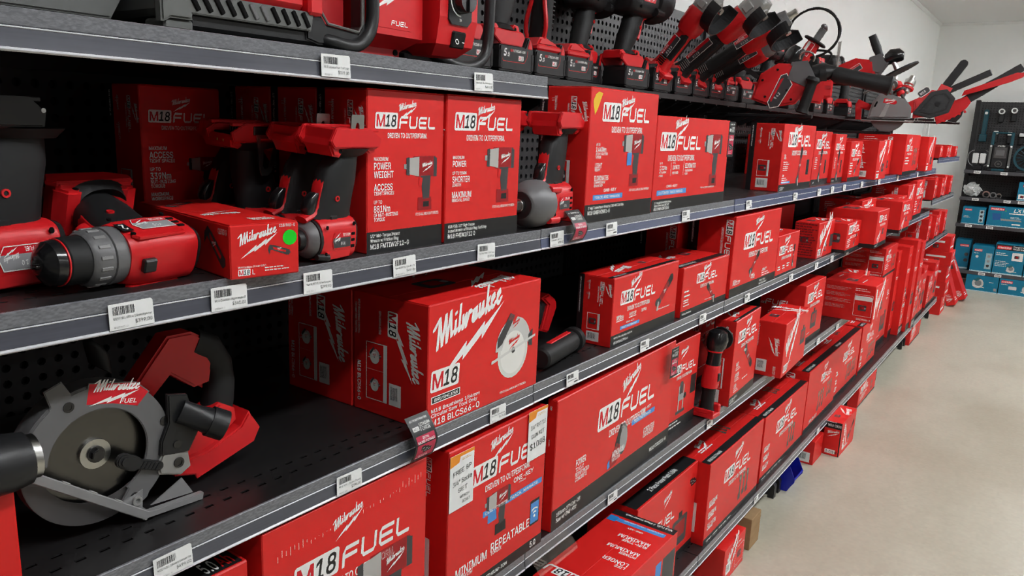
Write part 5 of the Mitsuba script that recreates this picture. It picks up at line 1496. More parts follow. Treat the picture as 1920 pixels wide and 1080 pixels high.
# grinders and other long bodies: x from the battery end to the head ------------------------------
def grinder(guard=True, black_body=False, head='angle', battery=True, L=.25, latch=-1, face=1):
    key = ('grinder', guard, black_body, head, battery, L, face)
    if key in _kits:
        return _kits[key]
    k = Kit()
    body = 'grip_rubber' if black_body else 'tool_red'
    k.add('handle', loft_x([(.0, 0, 0, .028, .034, 3), (.012, 0, 0, .0275, .031, 3), (.05, 0, 0, .0235, .0255, 2.6), (L * .55, 0, 0, .0235, .0250, 2.6), (L * .66, 0, 0, .030, .033, 2.6)], 24), body)
    for sy in (1, -1):
        k.add('handle/side_grip', loft_x([(.045, sy * .0165, -.010, .008, .016, 2.4), (L * .5, sy * .0165, -.010, .009, .017, 2.4), (L * .6, sy * .018, -.012, .006, .012, 2.4)], 14), 'rubber')
        for i in range(5):
            k.add('handle/vent', cbox((.018 + i * .007, sy * .0272, 0), (.003, .003, .026), .0006), 'hole_black' if not black_body else 'tool_grey_light', False)
    k.add('motor_housing', loft_x([(L * .60, 0, 0, .031, .034, 2.8), (L * .70, 0, 0, .0385, .040, 2.8), (L * .90, 0, 0, .0390, .041, 3), (L * .96, 0, 0, .036, .038, 3)], 28), 'tool_red')
    a = Art()
    w, h = L * .34, .030
    a.rect(-w / 2, -h / 2, w / 2, h / 2, WHITE, 0)
    a.rect(-w / 2 + .0015, -h / 2 + .0015, w / 2 - .0015, h / 2 - .0015, DGREY, 1)
    a.rect(-w / 2 + .0015, .002, w / 2 - .0015, h / 2 - .0015, MRED, 2)
    a.text('M18 FUEL', -w * .42, .005, .006, WHITE, True, 3)
    a.text('0 1 2 3', -w * .3, -.009, .007, WHITE, True, 3)
    k.art('side_plate', both(a, .0405, L * .72, .0) if head != 'angle' else both(a, .0262, L * .34, .006))
    k.art('top_plate', [a.mesh([L * (.34 if head == 'angle' and not black_body else .78), 0, .0258 if head == 'angle' and not black_body else .0417], [1, 0, 0], [0, 1, 0])])
    for sx in (.66, .90):
        for sy in (1, -1):
            k.add('motor_housing/screw', cyl((L * sx, sy * .022, .030), (L * sx, sy * .024, .0385), .0036, n=10), 'hole_black')
    if head == 'angle':
        k.add('gear_head', cat([loft_x([(L * .95, 0, 0, .034, .036, 4), (L * 1.02, 0, .000, .036, .036, 5), (L * 1.17, 0, -.004, .035, .031, 4), (L * 1.23, 0, -.008, .026, .022, 3)], 24), chbox([L * .98, -.040, -.012], [L * 1.10, .040, .016], .004), chbox([L * 1.0, -.018, .03], [L * 1.14, .018, .039], .003), cyl((L * 1.10, 0, .010), (L * 1.10, 0, -.040), .0225, .021, 20)]), 'magnesium')
        k.add('gear_head/lock_button', cyl((L * 1.06, 0, .030), (L * 1.06, 0, .040), .010, .008, 12), 'tool_black')
        for sy in (1, -1):
            k.add('gear_head/boss', ringcyl((L * 1.06, sy * .030, 0), (L * 1.06, sy * .036, 0), .009, .004, 14), 'magnesium')
    elif head == 'stub':
        k.add('gear_head', loft_x([(L * .95, 0, 0, .034, .036, 3), (L * 1.06, 0, -.002, .033, .035, 2.4), (L * 1.18, 0, 0, .024, .026, 2.2)], 24), 'tool_grey')
        k.add('collet', lathe([(L * 1.17, .014), (L * 1.28, .012), (L * 1.285, .008)], 18), 'steel')
    if guard:
        half = sg.Polygon([(0, 0)] + [(.2 * math.cos(math.radians(t)), .2 * math.sin(math.radians(t))) for t in range(70, 292, 6)])
        disc = ellipse(0, 0, .074, n=40)
        G = cat([plate(disc.intersection(half), .003, plane='xy', off=-.036), plate(disc.difference(ellipse(0, 0, .070, n=40)).intersection(half), .040, plane='xy', off=-.054)])
        k.add('wheel_guard', xf(G, tr(L * 1.10, 0, 0)), 'tool_black', False)
        k.add('spindle_flange', cyl((L * 1.10, 0, -.036), (L * 1.10, 0, -.056), .010, n=14), 'steel')
    foot = cat([chbox([-.014, -.036, -.050], [.004, .036, .052], .004), chbox([-.026, -.037, -.048], [-.012, -.030, .048], .002), chbox([-.026, .030, -.048], [-.012, .037, .048], .002)])
    k.add('battery_foot', foot, 'tool_red', False)
    if battery:
        bk = Kit()
        battery_parts(bk, 0, latch=latch)
        Mb = tr(-.016, 0, 0) @ frame([0, 0, face], [0, 1, 0], [-face, 0, 0]) if False else tr(-.0265, 0, 0) @ frame([0, 0, -1], [0, 1, 0], [1, 0, 0])
        for q in bk.p:
            if q[0] == 'm':
                k.add(q[1], xf(q[2], Mb), q[3], q[4], q[5])
            else:
                mm, cc = q[2]
                k.p.append(('a', q[1], (xf(mm, Mb), cc)))
    _kits[key] = k
    return k


def moved(k, M):
    o = Kit()
    for q in k.p:
        if q[0] == 'm':
            o.p.append((q[0], q[1], xf(q[2], M), q[3], q[4], q[5]))
        else:
            mm, cc = q[2]
            o.p.append((q[0], q[1], (xf(mm, M), cc)))
    return o


def axes(x, z):
    """frame with x along x and z as close to z as it can be"""
    x = np.array(x, float); x /= np.linalg.norm(x)
    z = np.array(z, float); z -= x * (x @ z); z /= np.linalg.norm(z)
    return frame(x, np.cross(z, x), z)


F_RIGHT = frame([0, 1, 0], [-1, 0, 0], [0, 0, 1])      # forward along the aisle, upright
F_LEFT = frame([0, -1, 0], [1, 0, 0], [0, 0, 1])       # forward towards the near end, upright
F_LEFT_UP = frame([0, -1, 0], [-1, 0, 0], [0, 0, -1])  # the same, upside down
S_ = sc(.87)

# ---------------------------------------------------------------- upper shelf tools
b = LEVELS['B']


def tool(kit, name, label, catg, M, group=None):
    return kit.put(thing(name, label, catg, M, group))


tool(pistol('drill', foot_mat='tool_black'), 'hammer_drill', 'red and black cordless drill standing upside down at the left edge of the upper shelf', 'drill', tr(-.790, .290, b + .0318) @ RZ(8) @ F_LEFT_UP @ sc(.90))
dl = frame([0, -1, 0], [0, 0, -1], [1, 0, 0])
tool(pistol('drill'), 'hammer_drill', 'red cordless drill lying on its side beside the green-dot carton, black chuck leftwards', 'drill', tr(-.735, .398, b + .0308) @ RZ(8) @ dl @ RX(-16) @ sc(.86))
tool(pistol('driver'), 'impact_driver', 'red and black cordless driver lying behind the drills, its round black end facing out', 'impact driver', tr(-.915, .405, b + .0475) @ axes([-1, .12, 0], [0, .95, -.3]) @ S_)
F_RIGHT_UP = frame([0, 1, 0], [1, 0, 0], [0, 0, -1])
for nm, x, y, hk, rz, fr in (('red impact wrench upside down beside the 881Nm carton, steel clip on its raised foot', -.714, .612, 'clip', 4, F_LEFT_UP), ('shaded red impact wrench upside down behind the one beside the 881Nm carton', -.780, .618, 'clip', 2, F_LEFT_UP),
                             ('dark upturned impact wrench behind the green-dot carton, steel belt hook hanging from its foot', -.848, .626, 'belt+', 0, F_RIGHT_UP), ('dark red impact wrench upside down in front of the 339Nm carton, left one', -.908, .606, None, 0, F_LEFT_UP)):
    tool(pistol('driver', hook=hk), 'impact_wrench', nm, 'impact wrench', tr(x, y, b + .0272) @ RZ(rz) @ RY(4) @ fr @ sc(.755))
tool(pistol('bigwrench'), 'torque_wrench', 'big grey-nosed torque wrench upside down between two tall red cartons', 'impact wrench', tr(-.722, 1.108, b + .0402) @ RZ(6) @ F_LEFT_UP @ S_)
tool(pistol('bigwrench'), 'torque_wrench', 'second grey-nosed torque wrench upside down, hidden behind the first', 'impact wrench', tr(-.815, 1.070, b + .0402) @ RZ(4) @ F_LEFT_UP @ S_)

# ---------------------------------------------------------------- middle shelf tools
c = LEVELS['C']
ks = circular_saw()
Ms = frame([0, -1, 0], [1, 0, 0], [0, 0, 1]) @ RY(-38) @ sc(.70)
zmin = min((xf(q[2] if q[0] == 'm' else q[2][0], Ms)).bounds[0][2] for q in ks.p)
tool(ks, 'circular_saw', 'grey circular saw with a red logo badge resting on its battery foot, middle shelf', 'circular saw', tr(-.772, .357, c - zmin + .0002) @ Ms)
carton('red carton at the left picture edge, black-nosed tool lying on top of it', -.716, .118, c, .143, .16, .103, 0, [('rect', .80, .04, .93, .20, {'col': WHITE, 'layer': 1}), ('rect', .815, .05, .915, .19, {'col': BLACK, 'layer': 2}), ('t', .83, .07, .09, '3', {})])
kd = Kit()
kd.add('housing', loft_x([(-.13, 0, 0, .028, .031, 3.2), (-.12, 0, 0, .032, .0345, 3.2), (-.03, 0, 0, .033, .0355, 3.0), (-.004, 0, 0, .032, .0345, 2.4)], 26), 'tool_red')
kd.add('nose_cone', lathe([(-.006, .033), (-.002, .0345), (.030, .0345), (.050, .031), (.052, .027)], 30), 'tool_black')
kd.add('nose_ring', lathe([(.050, .025), (.052, .0265), (.060, .0265), (.0615, .021)], 28), 'steel')
kd.add('grip', loft([((-.07, 0, z), Y3, X3, .021, .028, 2.4) for z in (-.028, -.07, -.12)], 20), 'grip_rubber')
kd.add('belt_clip', curve_sheet(.022, lambda t: (.0355 + .006 * math.sin(t * 3.1), -.020 - .028 * t)), 'magnesium', False)
tool(kd, 'screw_gun', 'black-nosed tool with a steel ring lying on the red carton at the left edge', 'screw gun', tr(-.712, .233, c + .1034 + .0268) @ axes([.03, 1, 0], [.9, 0, .25]) @ sc(.755))

kg = Kit()
kg.add('body', loft_x([(-.13, 0, .005, .026, .028, 2.6), (-.06, 0, 0, .024, .026, 2.4), (.03, 0, .0, .026, .029, 2.4), (.075, 0, .004, .032, .038, 2.8)], 24), 'grip_rubber')
kg.add('head', loft_x([(-.22, 0, .0, .024, .024, 2.4), (-.20, 0, .0, .030, .030, 2.4), (-.13, 0, .004, .030, .031, 2.6)], 20), 'tool_grey')
kg.add('battery_foot', plate([(.066, .042), (.098, .046), (.128, .026), (.132, .008), (.098, -.044), (.070, -.034), (.096, .020)], .072, .004), 'tool_red', False)
kg.add('battery_foot/cover', plate([(.070, .034), (.094, .024), (.070, -.030)], .060, .002), 'tool_black', False)
for i in range(3):
    kg.add('body/vent', cbox((.044 + i * .009, -.0292, -.004), (.0022, .003, .018), .0006), 'tool_grey_light', False)
kg.add('side_badge', plate([(-.045, -.022), (-.006, -.022), (-.012, .006), (-.04, .006)], .053, .002), 'tool_red', False)
kh = Kit()
kh.add('grip', lathe([(-.10, .018), (-.096, .0225), (-.05, .0235), (.05, .0235), (.062, .0215)], 24), 'grip_rubber')
kh.add('grip/red_line', chbox([-.06, -.006, .0215], [.045, .006, .0245], .001), 'tool_red', False)
kh.add('flange', lathe([(.060, .020), (.064, .0275), (.080, .0275), (.084, .024)], 28), 'rubber')
kh.add('red_ring', ringcyl((.0835, 0, 0), (.0865, 0, 0), .0205, .0135, 28), 'tool_red')
kh.add('bore', cyl((.0838, 0, 0), (.085, 0, 0), .0138, n=24), 'tool_red_dark')
tool(kg, 'angle_grinder', 'black angle grinder with a red foot, lying right of the circular saw carton', 'grinder', tr(-.850, 1.205, c + .0555) @ RZ(2) @ F_RIGHT @ RY(-2) @ sc(.92))
tool(kh, 'side_handle', 'black round tool grip with a red ring at its end, lying before the grinder', 'tool grip', tr(-.735, 1.205, c + .0248) @ RZ(9) @ F_RIGHT @ sc(.90))

# ---------------------------------------------------------------- lower shelf: upright polisher
d = LEVELS['D']
kp = Kit()
kp.add('battery_foot', cat([chbox([-.030, -.034, 0], [.034, .034, .016], .003), chbox([.018, -.034, .014], [.034, .034, .040], .003), chbox([-.030, -.034, .014], [-.022, .034, .028], .002)]), 'tool_red', False)
kp.add('handle', loft([((0, 0, z), X3, Y3, a_, b_, 2.5) for z, a_, b_ in ((.012, .024, .026), (.03, .019, .020), (.075, .018, .020), (.098, .020, .022))], 22), 'grip_rubber')
kp.add('motor_housing', loft([((x, 0, z), X3, Y3, a_, b_, 2.8) for x, z, a_, b_ in ((0, .094, .024, .024), (.002, .11, .027, .026), (.006, .15, .025, .0245), (.008, .165, .022, .022))], 24), 'tool_red')
kp.add('motor_housing/switch', cbox((.004, -.0255, .130), (.018, .006, .026), .002), 'tool_black', False)
kp.add('neck', loft([((.008, 0, .162), X3, Y3, .022, .022, 2.2), ((.012, 0, .19), X3, Y3, .021, .021, 2.2), ((.014, 0, .215), X3, Y3, .022, .022, 2.2)], 22), 'gloss_black')
kp.add('neck/red_line', cbox((.0335, 0, .18), (.003, .010, .05), .001), 'tool_red', False)
kp.add('head', loft([((.014, 0, .208), X3, Y3, .022, .022, 2.2), ((.018, 0, .222), X3, Y3, .036, .030, 2.2), ((.022, 0, .245), X3, Y3, .040, .033, 2.2), ((.022, 0, .268), X3, Y3, .030, .027, 2.2), ((.020, 0, .276), X3, Y3, .014, .014, 2)], 26), 'gloss_black')
kp.add('head/red_ring', loft([((.013, 0, .206), X3, Y3, .0235, .0235, 2.2), ((.0135, 0, .211), X3, Y3, .0235, .0235, 2.2)], 22), 'tool_red')
kp.add('pad', lathe([(0, .036), (.003, .037), (.008, .036)], 28), 'rubber')
kp.p[-1] = ('m', 'pad', xf(kp.p[-1][2], tr(.056, 0, .243) @ RY(-8)), 'rubber', 35, None)
kp.add('pad/neck', cyl((.045, 0, .243), (.060, 0, .242), .016, n=16), 'tool_black')
tool(kp, 'polisher', 'slim red and black cordless polisher standing upright beside the FAST carton', 'polisher', tr(-.700, 1.925, d) @ RX(-4) @ axes([0, 1, 0], [0, 0, 1]) @ sc(.86))

# red fabric tool cases between the kit cartons on the lower shelf
kc = Kit()
kc.add('shell', cat([loft([((-.10, 0, 0), Y3, Z3, .155, .120, 5), ((-.012, 0, 0), Y3, Z3, .170, .135, 5), ((-.004, 0, 0), Y3, Z3, .166, .131, 5)], 32), cbox((-.002, 0, -.02), (.006, .30, .012), .002)]), 'case_red')
kc.add('corner_rib', cat([plate([(.10, .13), (.165, .10), (.165, .02), (.14, .0)], .012, .002, 'yz', .002), plate([(-.10, .13), (-.165, .10), (-.165, .02), (-.14, .0)], .012, .002, 'yz', .002)]), 'case_red', False)
kc.add('latch', cat([cbox((.001, s * .08, .06), (.010, .03, .02), .002) for s in (1, -1)]), 'tool_black', False)
tool(kc, 'tool_case', 'red moulded tool case standing behind the dotted-scuff carton on the lower shelf', 'tool case', tr(-.842, .64, d + .139) @ sc(1.0))
tool(kc, 'tool_case', 'red moulded tool case at the lower left, behind the lithium battery carton', 'tool case', tr(-.842, .265, d + .139) @ sc(1.0))
carton('small black and red battery carton reading LITHIUM-ION, lower left under the shelf edge', -.700, .400, d, .085, .11, .250, 0, [('logo', .5, .6, .7)], (), [('rect', 0, .03, .95, 1, {'col': BLACK}), ('t', .1, .32, .22, 'M18 LITHIUM-ION', {'wf': .78, 'slant': .15}), ('t', .45, .08, .2, '5.0', {'wf': .2}), ('t', .68, .08, .2, 'Ah', {'col': PRED, 'wf': .2})])

# ---------------------------------------------------------------- blue bin under the base shelf
kb = Kit()
wall = lambda lo, hi: chbox(lo, hi, .001)
prof = sg.Polygon([(0, 0), (.02, .0), (.145, 0), (.17, .04), (.17, .052), (.15, .095), (0, .095)])
inner = prof.buffer(-.0025).union(sg.box(.004, .09, .147, .2)).difference(sg.box(-1, -1, 1, .0025))
kb.add('side', plate(prof, .0025, 0, off=.052), 'blue_bin', False)
kb.add('side', plate(prof, .0025, 0, off=-.052), 'blue_bin', False)
kb.add('base', wall([0, -.052, 0], [.146, .052, .0025]), 'blue_bin', False)
kb.add('back', wall([0, -.052, 0], [.0025, .052, .095]), 'blue_bin', False)
kb.add('front', hull([(.144, y, 0) for y in (-.052, .052)] + [(.147, y, 0) for y in (-.052, .052)] + [(.170, y, .052) for y in (-.052, .052)] + [(.1675, y, .052) for y in (-.052, .052)]), 'blue_bin', False)
kb.add('rim', cat([cbox((.169, 0, .052), (.006, .108, .006), .002)]), 'blue_bin', False)
ab = Art(); ab.rect(-.026, -.016, .026, .016, WHITE, 0)
kb.art('label', [ab.mesh([.1606, 0, .034], [0, 1, 0], np.array([.40, 0, .917]))])
tool(kb, 'storage_bin', 'blue open-fronted plastic parts bin on the floor under the base shelf', 'storage bin', tr(-.862, 2.96, .001) @ sc(1.08))
r_ = random.Random(5)
for i in range(5):
    x, y = -.83 + .028 * i, 2.96 + r_.uniform(-.025, .025)
    single('hose_fitting', ['steel fitting lying in the blue bin', 'dark red fitting in the blue bin', 'black fitting in the blue bin', 'second steel fitting in the blue bin, nearer its label', 'second dark red fitting in the blue bin, nearer its label'][i], 'fitting',
           xf(cat([lathe([(-.02, .007), (-.018, .009), (.0, .009), (.001, .012), (.012, .012), (.013, .007), (.022, .006)], 6 if i % 2 else 14)]), I4), ['steel', 'tool_red_dark', 'tool_black', 'steel', 'tool_red_dark'][i], tr(x, y, .0158 + .0006) @ RZ(r_.uniform(0, 180)), 30)

# ---------------------------------------------------------------- top shelf: site tools
a_z = LEVELS['A']
kf = Kit()
kf.add('shell', cat([loft([((x, 0, .13), Y3, Z3, a_, b_, 6) for x, a_, b_ in ((-.125, .085, .10), (-.115, .095, .118), (.10, .095, .118), (.112, .088, .108))], 32)]), 'case_grey')
kf.add('front_panel', plate([(-.085, .020), (-.078, .006), (.070, .006), (.095, .050), (.095, .16), (-.085, .16)], .010, .002, 'yz', .115), 'case_grey', False)
kf.add('slot', cbox((.121, -.0, .056), (.004, .055, .012), .001), 'hole_black', False)
kf.add('foot', cat([cbox((x, y, .008), (.03, .03, .016), .003) for x in (-.08, .08) for y in (-.07, .07)]), 'rubber', False)
kf.add('handle', tube([(0, -.07, .245), (0, -.06, .285), (0, .06, .285), (0, .07, .245)], .010, 10, 24), 'tool_black')
tool(kf, 'site_lamp_case', 'pale grey plastic tool body at the left end of the top shelf', 'site light', tr(-.842, .318, a_z) @ sc(.93))

kq = Kit()
kq.add('base', cat([chbox([-.10, -.085, .012], [.090, .095, .034], .006), plate([(-.088, .006), (-.085, .006), (-.078, .010), (-.056, .010), (-.056, .030), (-.075, .036), (-.088, .036)], .012, .002, 'yz', .094)]), 'case_grey', False)
kq.add('undercut', chbox([.05, -.055, .003], [.092, .110, .018], .003), 'tool_black', False)
kq.add('foot', cat([cbox((x, y, .005), (.034, .030, .010), .002) for x in (-.07, .078) for y in (-.068, .130)]), 'case_grey', False)
kq.add('grille_panel', plate([(-.076, .036), (-.060, .016), (.086, .0165), (.090, .036)], .010, .001, 'yz', .0945), 'case_grey', False)
for i in range(11):
    kq.add('grille_slat', xf(cbox((.100, 0, 0), (.003, .0052, .0165), .0008), tr(0, -.054 + i * .0132, .0268) @ RX(30)), 'hole_black' if i not in (5, 6) else 'tool_grey', False)
kq.add('body', cat([chbox([-.095, -.084, .034], [.099, .082, .25], .008)]), 'tool_red', False)
kq.add('corner_pillar', chbox([.06, .080, .033], [.104, .100, .25], .003), 'tool_red', False)
kq.add('end_recess', chbox([-.08, .098, .026], [.070, .162, .24], .004), 'tool_red_dark', False)
kq.add('end_frame', plate(sg.Polygon([(.083, .034), (.083, .008), (.100, .004), (.164, .006), (.171, .020), (.171, .25), (.164, .25), (.164, .030), (.158, .022), (.112, .026), (.104, .036), (.102, .034)]), .020, .002, 'yz', .085), 'tool_black', False)
kq.add('end_frame/rim', tube([(.096, .102, .040), (.096, .112, .0275), (.096, .158, .0235), (.096, .164, .032), (.096, .164, .2)], .0016, 6), 'case_grey')
kq.add('roll_bar', tube([(.095, .178, .26), (.095, .181, .20), (.095, .182, .06), (.095, .177, .026), (.095, .156, .0085), (.095, .12, .0085), (.06, .11, .0085)], .0080, 12, 40), 'tool_black')
tool(kq, 'site_fan', 'large red and grey site tool with slanted grille slots, middle of the top shelf', 'site tool', tr(-.797, .500, a_z + .0004))

kr = Kit()
kr.add('base', cat([chbox([-.10, -.044, .003], [.050, .040, .020], .003), plate([(-.044, .003), (.020, .003), (.040, .018), (.040, .022), (-.044, .022)], .030, .002, 'yz', .042)]), 'tool_red_dark', False)
kr.add('base/screw', cyl((.0565, .022, .011), (.0585, .022, .011), .004, n=10), 'hole_black')
kr.add('body', cat([hull([(x, y, z) for z, x, y0, y1 in ((.014, .056, -.040, .034), (.0285, .0835, -.046, .045), (.25, .0835, -.046, .045)) for y in (y0, y1) for x in (-.09, x)])]), 'tool_red', False)
kr.add('body/logo_recess', chbox([.083, -.044, .036], [.0842, .024, .20], .0005), 'tool_red', False)
ar = Art()
ar.logo(-.012, .082, .078, WHITE, 1)
ar.fuel(-.013, .0405, .030, WHITE, 1, hs=1.3)
kr.art('front_printing', [ar.mesh([.0843, 0, 0], [0, 1, 0], [0, 0, 1])])
kr.add('control_box', cat([hull([(x, y, z) for z, x, y0, y1 in ((.012, .080, .068, .120), (.026, .098, .056, .132), (.060, .104, .056, .134), (.25, .104, .056, .134)) for y in (y0, y1) for x in (-.06, x)])]), 'tool_red', False)
kr.add('dial_panel', plate(sg.Polygon([(.072, .058), (.078, .052), (.112, .052), (.120, .060), (.120, .19), (.072, .19)]), .003, .0006, 'yz', .1045), 'tool_black', False)
kr.add('dial', cat([cyl((.1055, .096, .084), (.120, .096, .084), .0175, .0160, 28), cbox((.1215, .096, .084), (.004, .007, .032), .001)]), 'gloss_black')
ad = Art()
ad.poly(ellipse(0, 0, .0215, n=32).difference(ellipse(0, 0, .0195, n=32)).intersection(sg.Polygon([(0, 0), (-.05, 0), (-.05, -.05), (0, -.05)])), WHITE, 0)
ad.text('30', -.003, -.027, .0035, WHITE, True, 0)
kr.art('dial_printing', [ad.mesh([.1062, .096, .084], [0, 1, 0], [0, 0, 1])])
kr.add('rocker_switch', xf(cbox((0, 0, 0), (.008, .027, .022), .002), tr(.099, .098, .034) @ RY(12)), 'gloss_black', False)
asw = Art()
asw.poly(ellipse(-.006, -.003, .0036, n=20).difference(ellipse(-.006, -.003, .0025, n=20)), WHITE, 0)
asw.rect(.004, -.0038, .009, -.0028, WHITE, 0)
kr.art('switch_printing', [asw.mesh([.1035, .098, .034], [0, 1, 0], [-.208, 0, .978])])
kr.add('roll_bar', tube([(.050, .226, .27), (.050, .229, .20), (.050, .230, .055), (.050, .224, .028), (.050, .200, .0105), (.050, .13, .0105), (-.07, .12, .0105)], .0085, 12, 60), 'tool_black')
kr.add('motor_casing', chbox([-.07, .056, .004], [.045, .150, .018], .004), 'tool_black', False)
tool(kr, 'air_compressor', 'boxy red site tool with white logo and black dial, top shelf right end', 'compressor', tr(-.800, .740, a_z + .0003))

# ---------------------------------------------------------------- display rail with battery tools
RAILZ = 1.4640
for i, (y0, y1) in enumerate(BAYS[2:7]):
    t = thing('display_rail', f'black steel rail carrying battery tools in front of the {BAYNAME[i + 2]}', 'rail', I4, 'rails under the battery tools')
    part(t, 'front_bar', chbox([-1.012, y0 + .004, RAILZ - .016], [-1.000, y1 - .004, RAILZ], .001), 'post_black', False)
    part(t, 'rear_bar', chbox([-1.094, y0 + .004, RAILZ - .012], [-1.080, y1 - .004, RAILZ], .001), 'post_black', False)
    for j in range(int((y1 - y0 - .06) / .11)):
        yy = y0 + .06 + j * .11
        part(t, 'prong', cat([chbox([-1.168, yy - .004, RAILZ - .020], [-1.000, yy + .004, RAILZ - .012], .001), plate([(-1.168, RAILZ - .020), (-1.04, RAILZ - .020), (-1.150, RAILZ - .075), (-1.168, RAILZ - .075)], .004, 0, off=yy)]), 'post_black', False)

BZ = RAILZ + .0505     # battery tops on the rail (scaled battery is .0502 deep)


def upright(kind, y, label, latch=1, name='impact_wrench', cg='impact wrench', rz=0, x=-1.045, s=1.0):
    k = pistol(kind, battery=True, latch=latch)
    M0 = tr(x, y, 0) @ RZ(rz) @ F_RIGHT @ sc(s)
    z = RAILZ - min(xf(q[2] if q[0] == 'm' else q[2][0], M0).bounds[0][2] for q in k.p) + .0004
    return tool(k, name, label, cg, tr(0, 0, z) @ M0)


upright('driver', 1.262, 'battery tool half hidden behind the bent black bar of the red site tool', rz=2)
upright('driver', 1.410, 'black gripped battery tool on the rail, first right of the bent black bar', rz=0)


def leaning(label, y, kit, angle, name, cg, x=-1.045, turn=0.0, latch=-1, off=.02, s=1.0, sx=0.0, ks_=.86):
    """a battery flat on the rail with the tool slanting out over the shelf"""
    k = Kit()
    battery_parts(k, 0, latch=latch)
    k.add('battery_foot', cat([chbox([-.056, -.036, 0], [.052, .036, .014], .004), plate([(-.050, .012), (-.036, .030), (-.010, .032), (.030, .020), (.044, .012)], .060, .004)]), 'tool_red', False)
    a = math.radians(angle)
    t = math.radians(turn)
    xa = np.array([math.sin(t), -math.sin(a) * math.cos(t), math.cos(a)])
    kk = moved(kit, tr(sx, -off, .014) @ axes(xa, [0, 1, 0]) @ sc(ks_))
    k.p += kk.p
    z = RAILZ + .0575 * s + .0004
    return tool(k, name, label, cg, tr(x, y, z) @ F_RIGHT @ sc(s))


# the tool with the slatted black and red handle, upright
kv = Kit()
kv.add('grip', loft([((0, 0, z), Y3, X3, a_, b_, 3) for z, a_, b_ in ((.0, .030, .034), (.02, .025, .030), (.10, .022, .028), (.20, .024, .030), (.26, .026, .034))], 22), 'rubber')
kv.p[-1] = ('m', 'grip', xf(kv.p[-1][2], RY(90)), 'rubber', 35, None)
for i in range(9):
    kv.add('grip/rib', xf(cbox((.05 + i * .011, 0, -.0225), (.004, .052, .004), .001), RZ(0)), 'tool_black', False)
for s2 in (1, -1):
    kv.add('red_edge', tube([(.02, -.020, s2 * .026), (.09, -.024, s2 * .026), (.13, -.022, s2 * .018), (.19, -.022, s2 * .024), (.25, -.024, s2 * .030)], .006, 8, 20), 'tool_red')
kv.add('head', loft_x([(.25, 0, 0, .030, .034, 3), (.27, 0, 0, .036, .042, 3), (.33, 0, 0, .036, .042, 3), (.345, 0, 0, .030, .034, 3)], 22), 'tool_black')
leaning('black handled battery tool with red edges standing upright, second right of the bent black bar', 1.545, kv, 3, 'cordless_multitool', 'power tool', latch=1, off=0.0)
kz = Kit()
kz.add('cap', plate([(.0, -.025), (.012, -.020), (.016, .01), (.004, .025), (.0, .03)], .056, .003), 'tool_red', False)
leaning('plain battery with a short red adapter on the rail, before the two black impact wrenches', 1.677, kz, 0, 'battery_adapter', 'battery', latch=1, off=0.0)
upright('boot', 1.812, 'black booted impact wrench on the rail, the left one of two side by side', x=-1.09, rz=10)
upright('boot', 1.958, 'black booted impact wrench with a bare steel square, right one of two', x=-1.030, rz=-4)
leaning('red angle grinder slanting up from the rail, silver head with a black guard', 2.150, grinder(True, False, 'angle', False, .235), 38, 'angle_grinder', 'grinder')
leaning('black handled polisher slanting up right of the silver-headed grinder, white data plate', 2.300, grinder(True, True, 'angle', False, .30), 50, 'angle_grinder', 'grinder')
leaning('black handled grinder slanting out lowest, third of the slanted ones', 2.440, grinder(True, True, 'stub', False, .31), 57, 'angle_grinder', 'grinder', turn=4)
leaning('battery tool nearly hidden behind the big red rotary hammer, left one', 2.580, grinder(False, True, 'stub', False, .22), 60, 'angle_grinder', 'grinder')
leaning('battery tool nearly hidden behind the big red rotary hammer, right one', 2.715, kz, 0, 'battery_adapter', 'battery', latch=-1, off=0.0)
for i, y in enumerate((2.98, 3.26, 3.54, 3.98, 4.20, 4.62)):
    upright(('driver', 'boot', 'driver')[i % 3], y, f'battery tool standing on the rail deep behind the hanging tools, {ORD[i]} beyond the rotary hammer', name='cordless_tool', cg='power tool', x=-1.075, rz=4 * (i % 3) - 4)

# big red rotary hammer hung out over the shelf, its black D handle to the right
kx = Kit()
kx.add('housing', cat([plate([(-.115, -.055), (-.03, -.085), (.055, -.070), (.100, -.01), (.105, .045), (.06, .082), (-.02, .086), (-.085, .045)], .082, .008)]), 'tool_red', False)
kx.add('gear_block', plate([(.010, .020), (.100, -.020), (.125, .03), (.09, .095), (.03, .090)], .088, .008), 'tool_grey', False)
for x, z in ((-.06, -.045), (-.02, .060), (.04, -.055), (-.075, .02), (.02, -.02), (.075, .06)):
    kx.add('housing/screw', cyl((x, -.0405, z), (x, -.0435, z), .0045, n=10), 'hole_black')
ax_ = Art()
pl = sa.scale(sg.Polygon([(-.055, -.018), (-.035, -.036), (.04, -.024), (.056, .012), (.04, .022), (-.045, .0)]), 1.3, 1.3, origin=(0, 0))
ax_.poly(pl, [.7, .66, .62], 0); ax_.poly(pl.buffer(-.003), DGREY, 1)
ax_.poly([(-.05, -.012), (.052, .012), (.04, .019), (-.043, .0)], MRED, 2)
ax_.text('5 4 2', -.03, -.018, .010, WHITE, True, 3)
kx.art('side_plate', [ax_.mesh([-.015, -.0415, -.02], [.6, 0, .8], [-.8, 0, .6])])
kx.add('lower_housing', cat([plate([(.085, -.060), (.150, -.070), (.175, -.01), (.150, .02), (.10, .0)], .070, .006), chbox([.15, -.030, -.045], [.19, .030, .02], .006)]), 'tool_red', False)
kx.add('lower_housing/button', cbox((.172, -.032, -.008), (.026, .006, .014), .002), 'tool_red_dark', False)
kx.add('front_collar', lathe([(.0, .034), (.02, .036), (.05, .034), (.07, .026), (.09, .022)], 26), 'tool_black')
kx.p[-1] = ('m', 'front_collar', xf(kx.p[-1][2], tr(.11, 0, .045) @ RY(-8)), 'tool_black', 35, None)
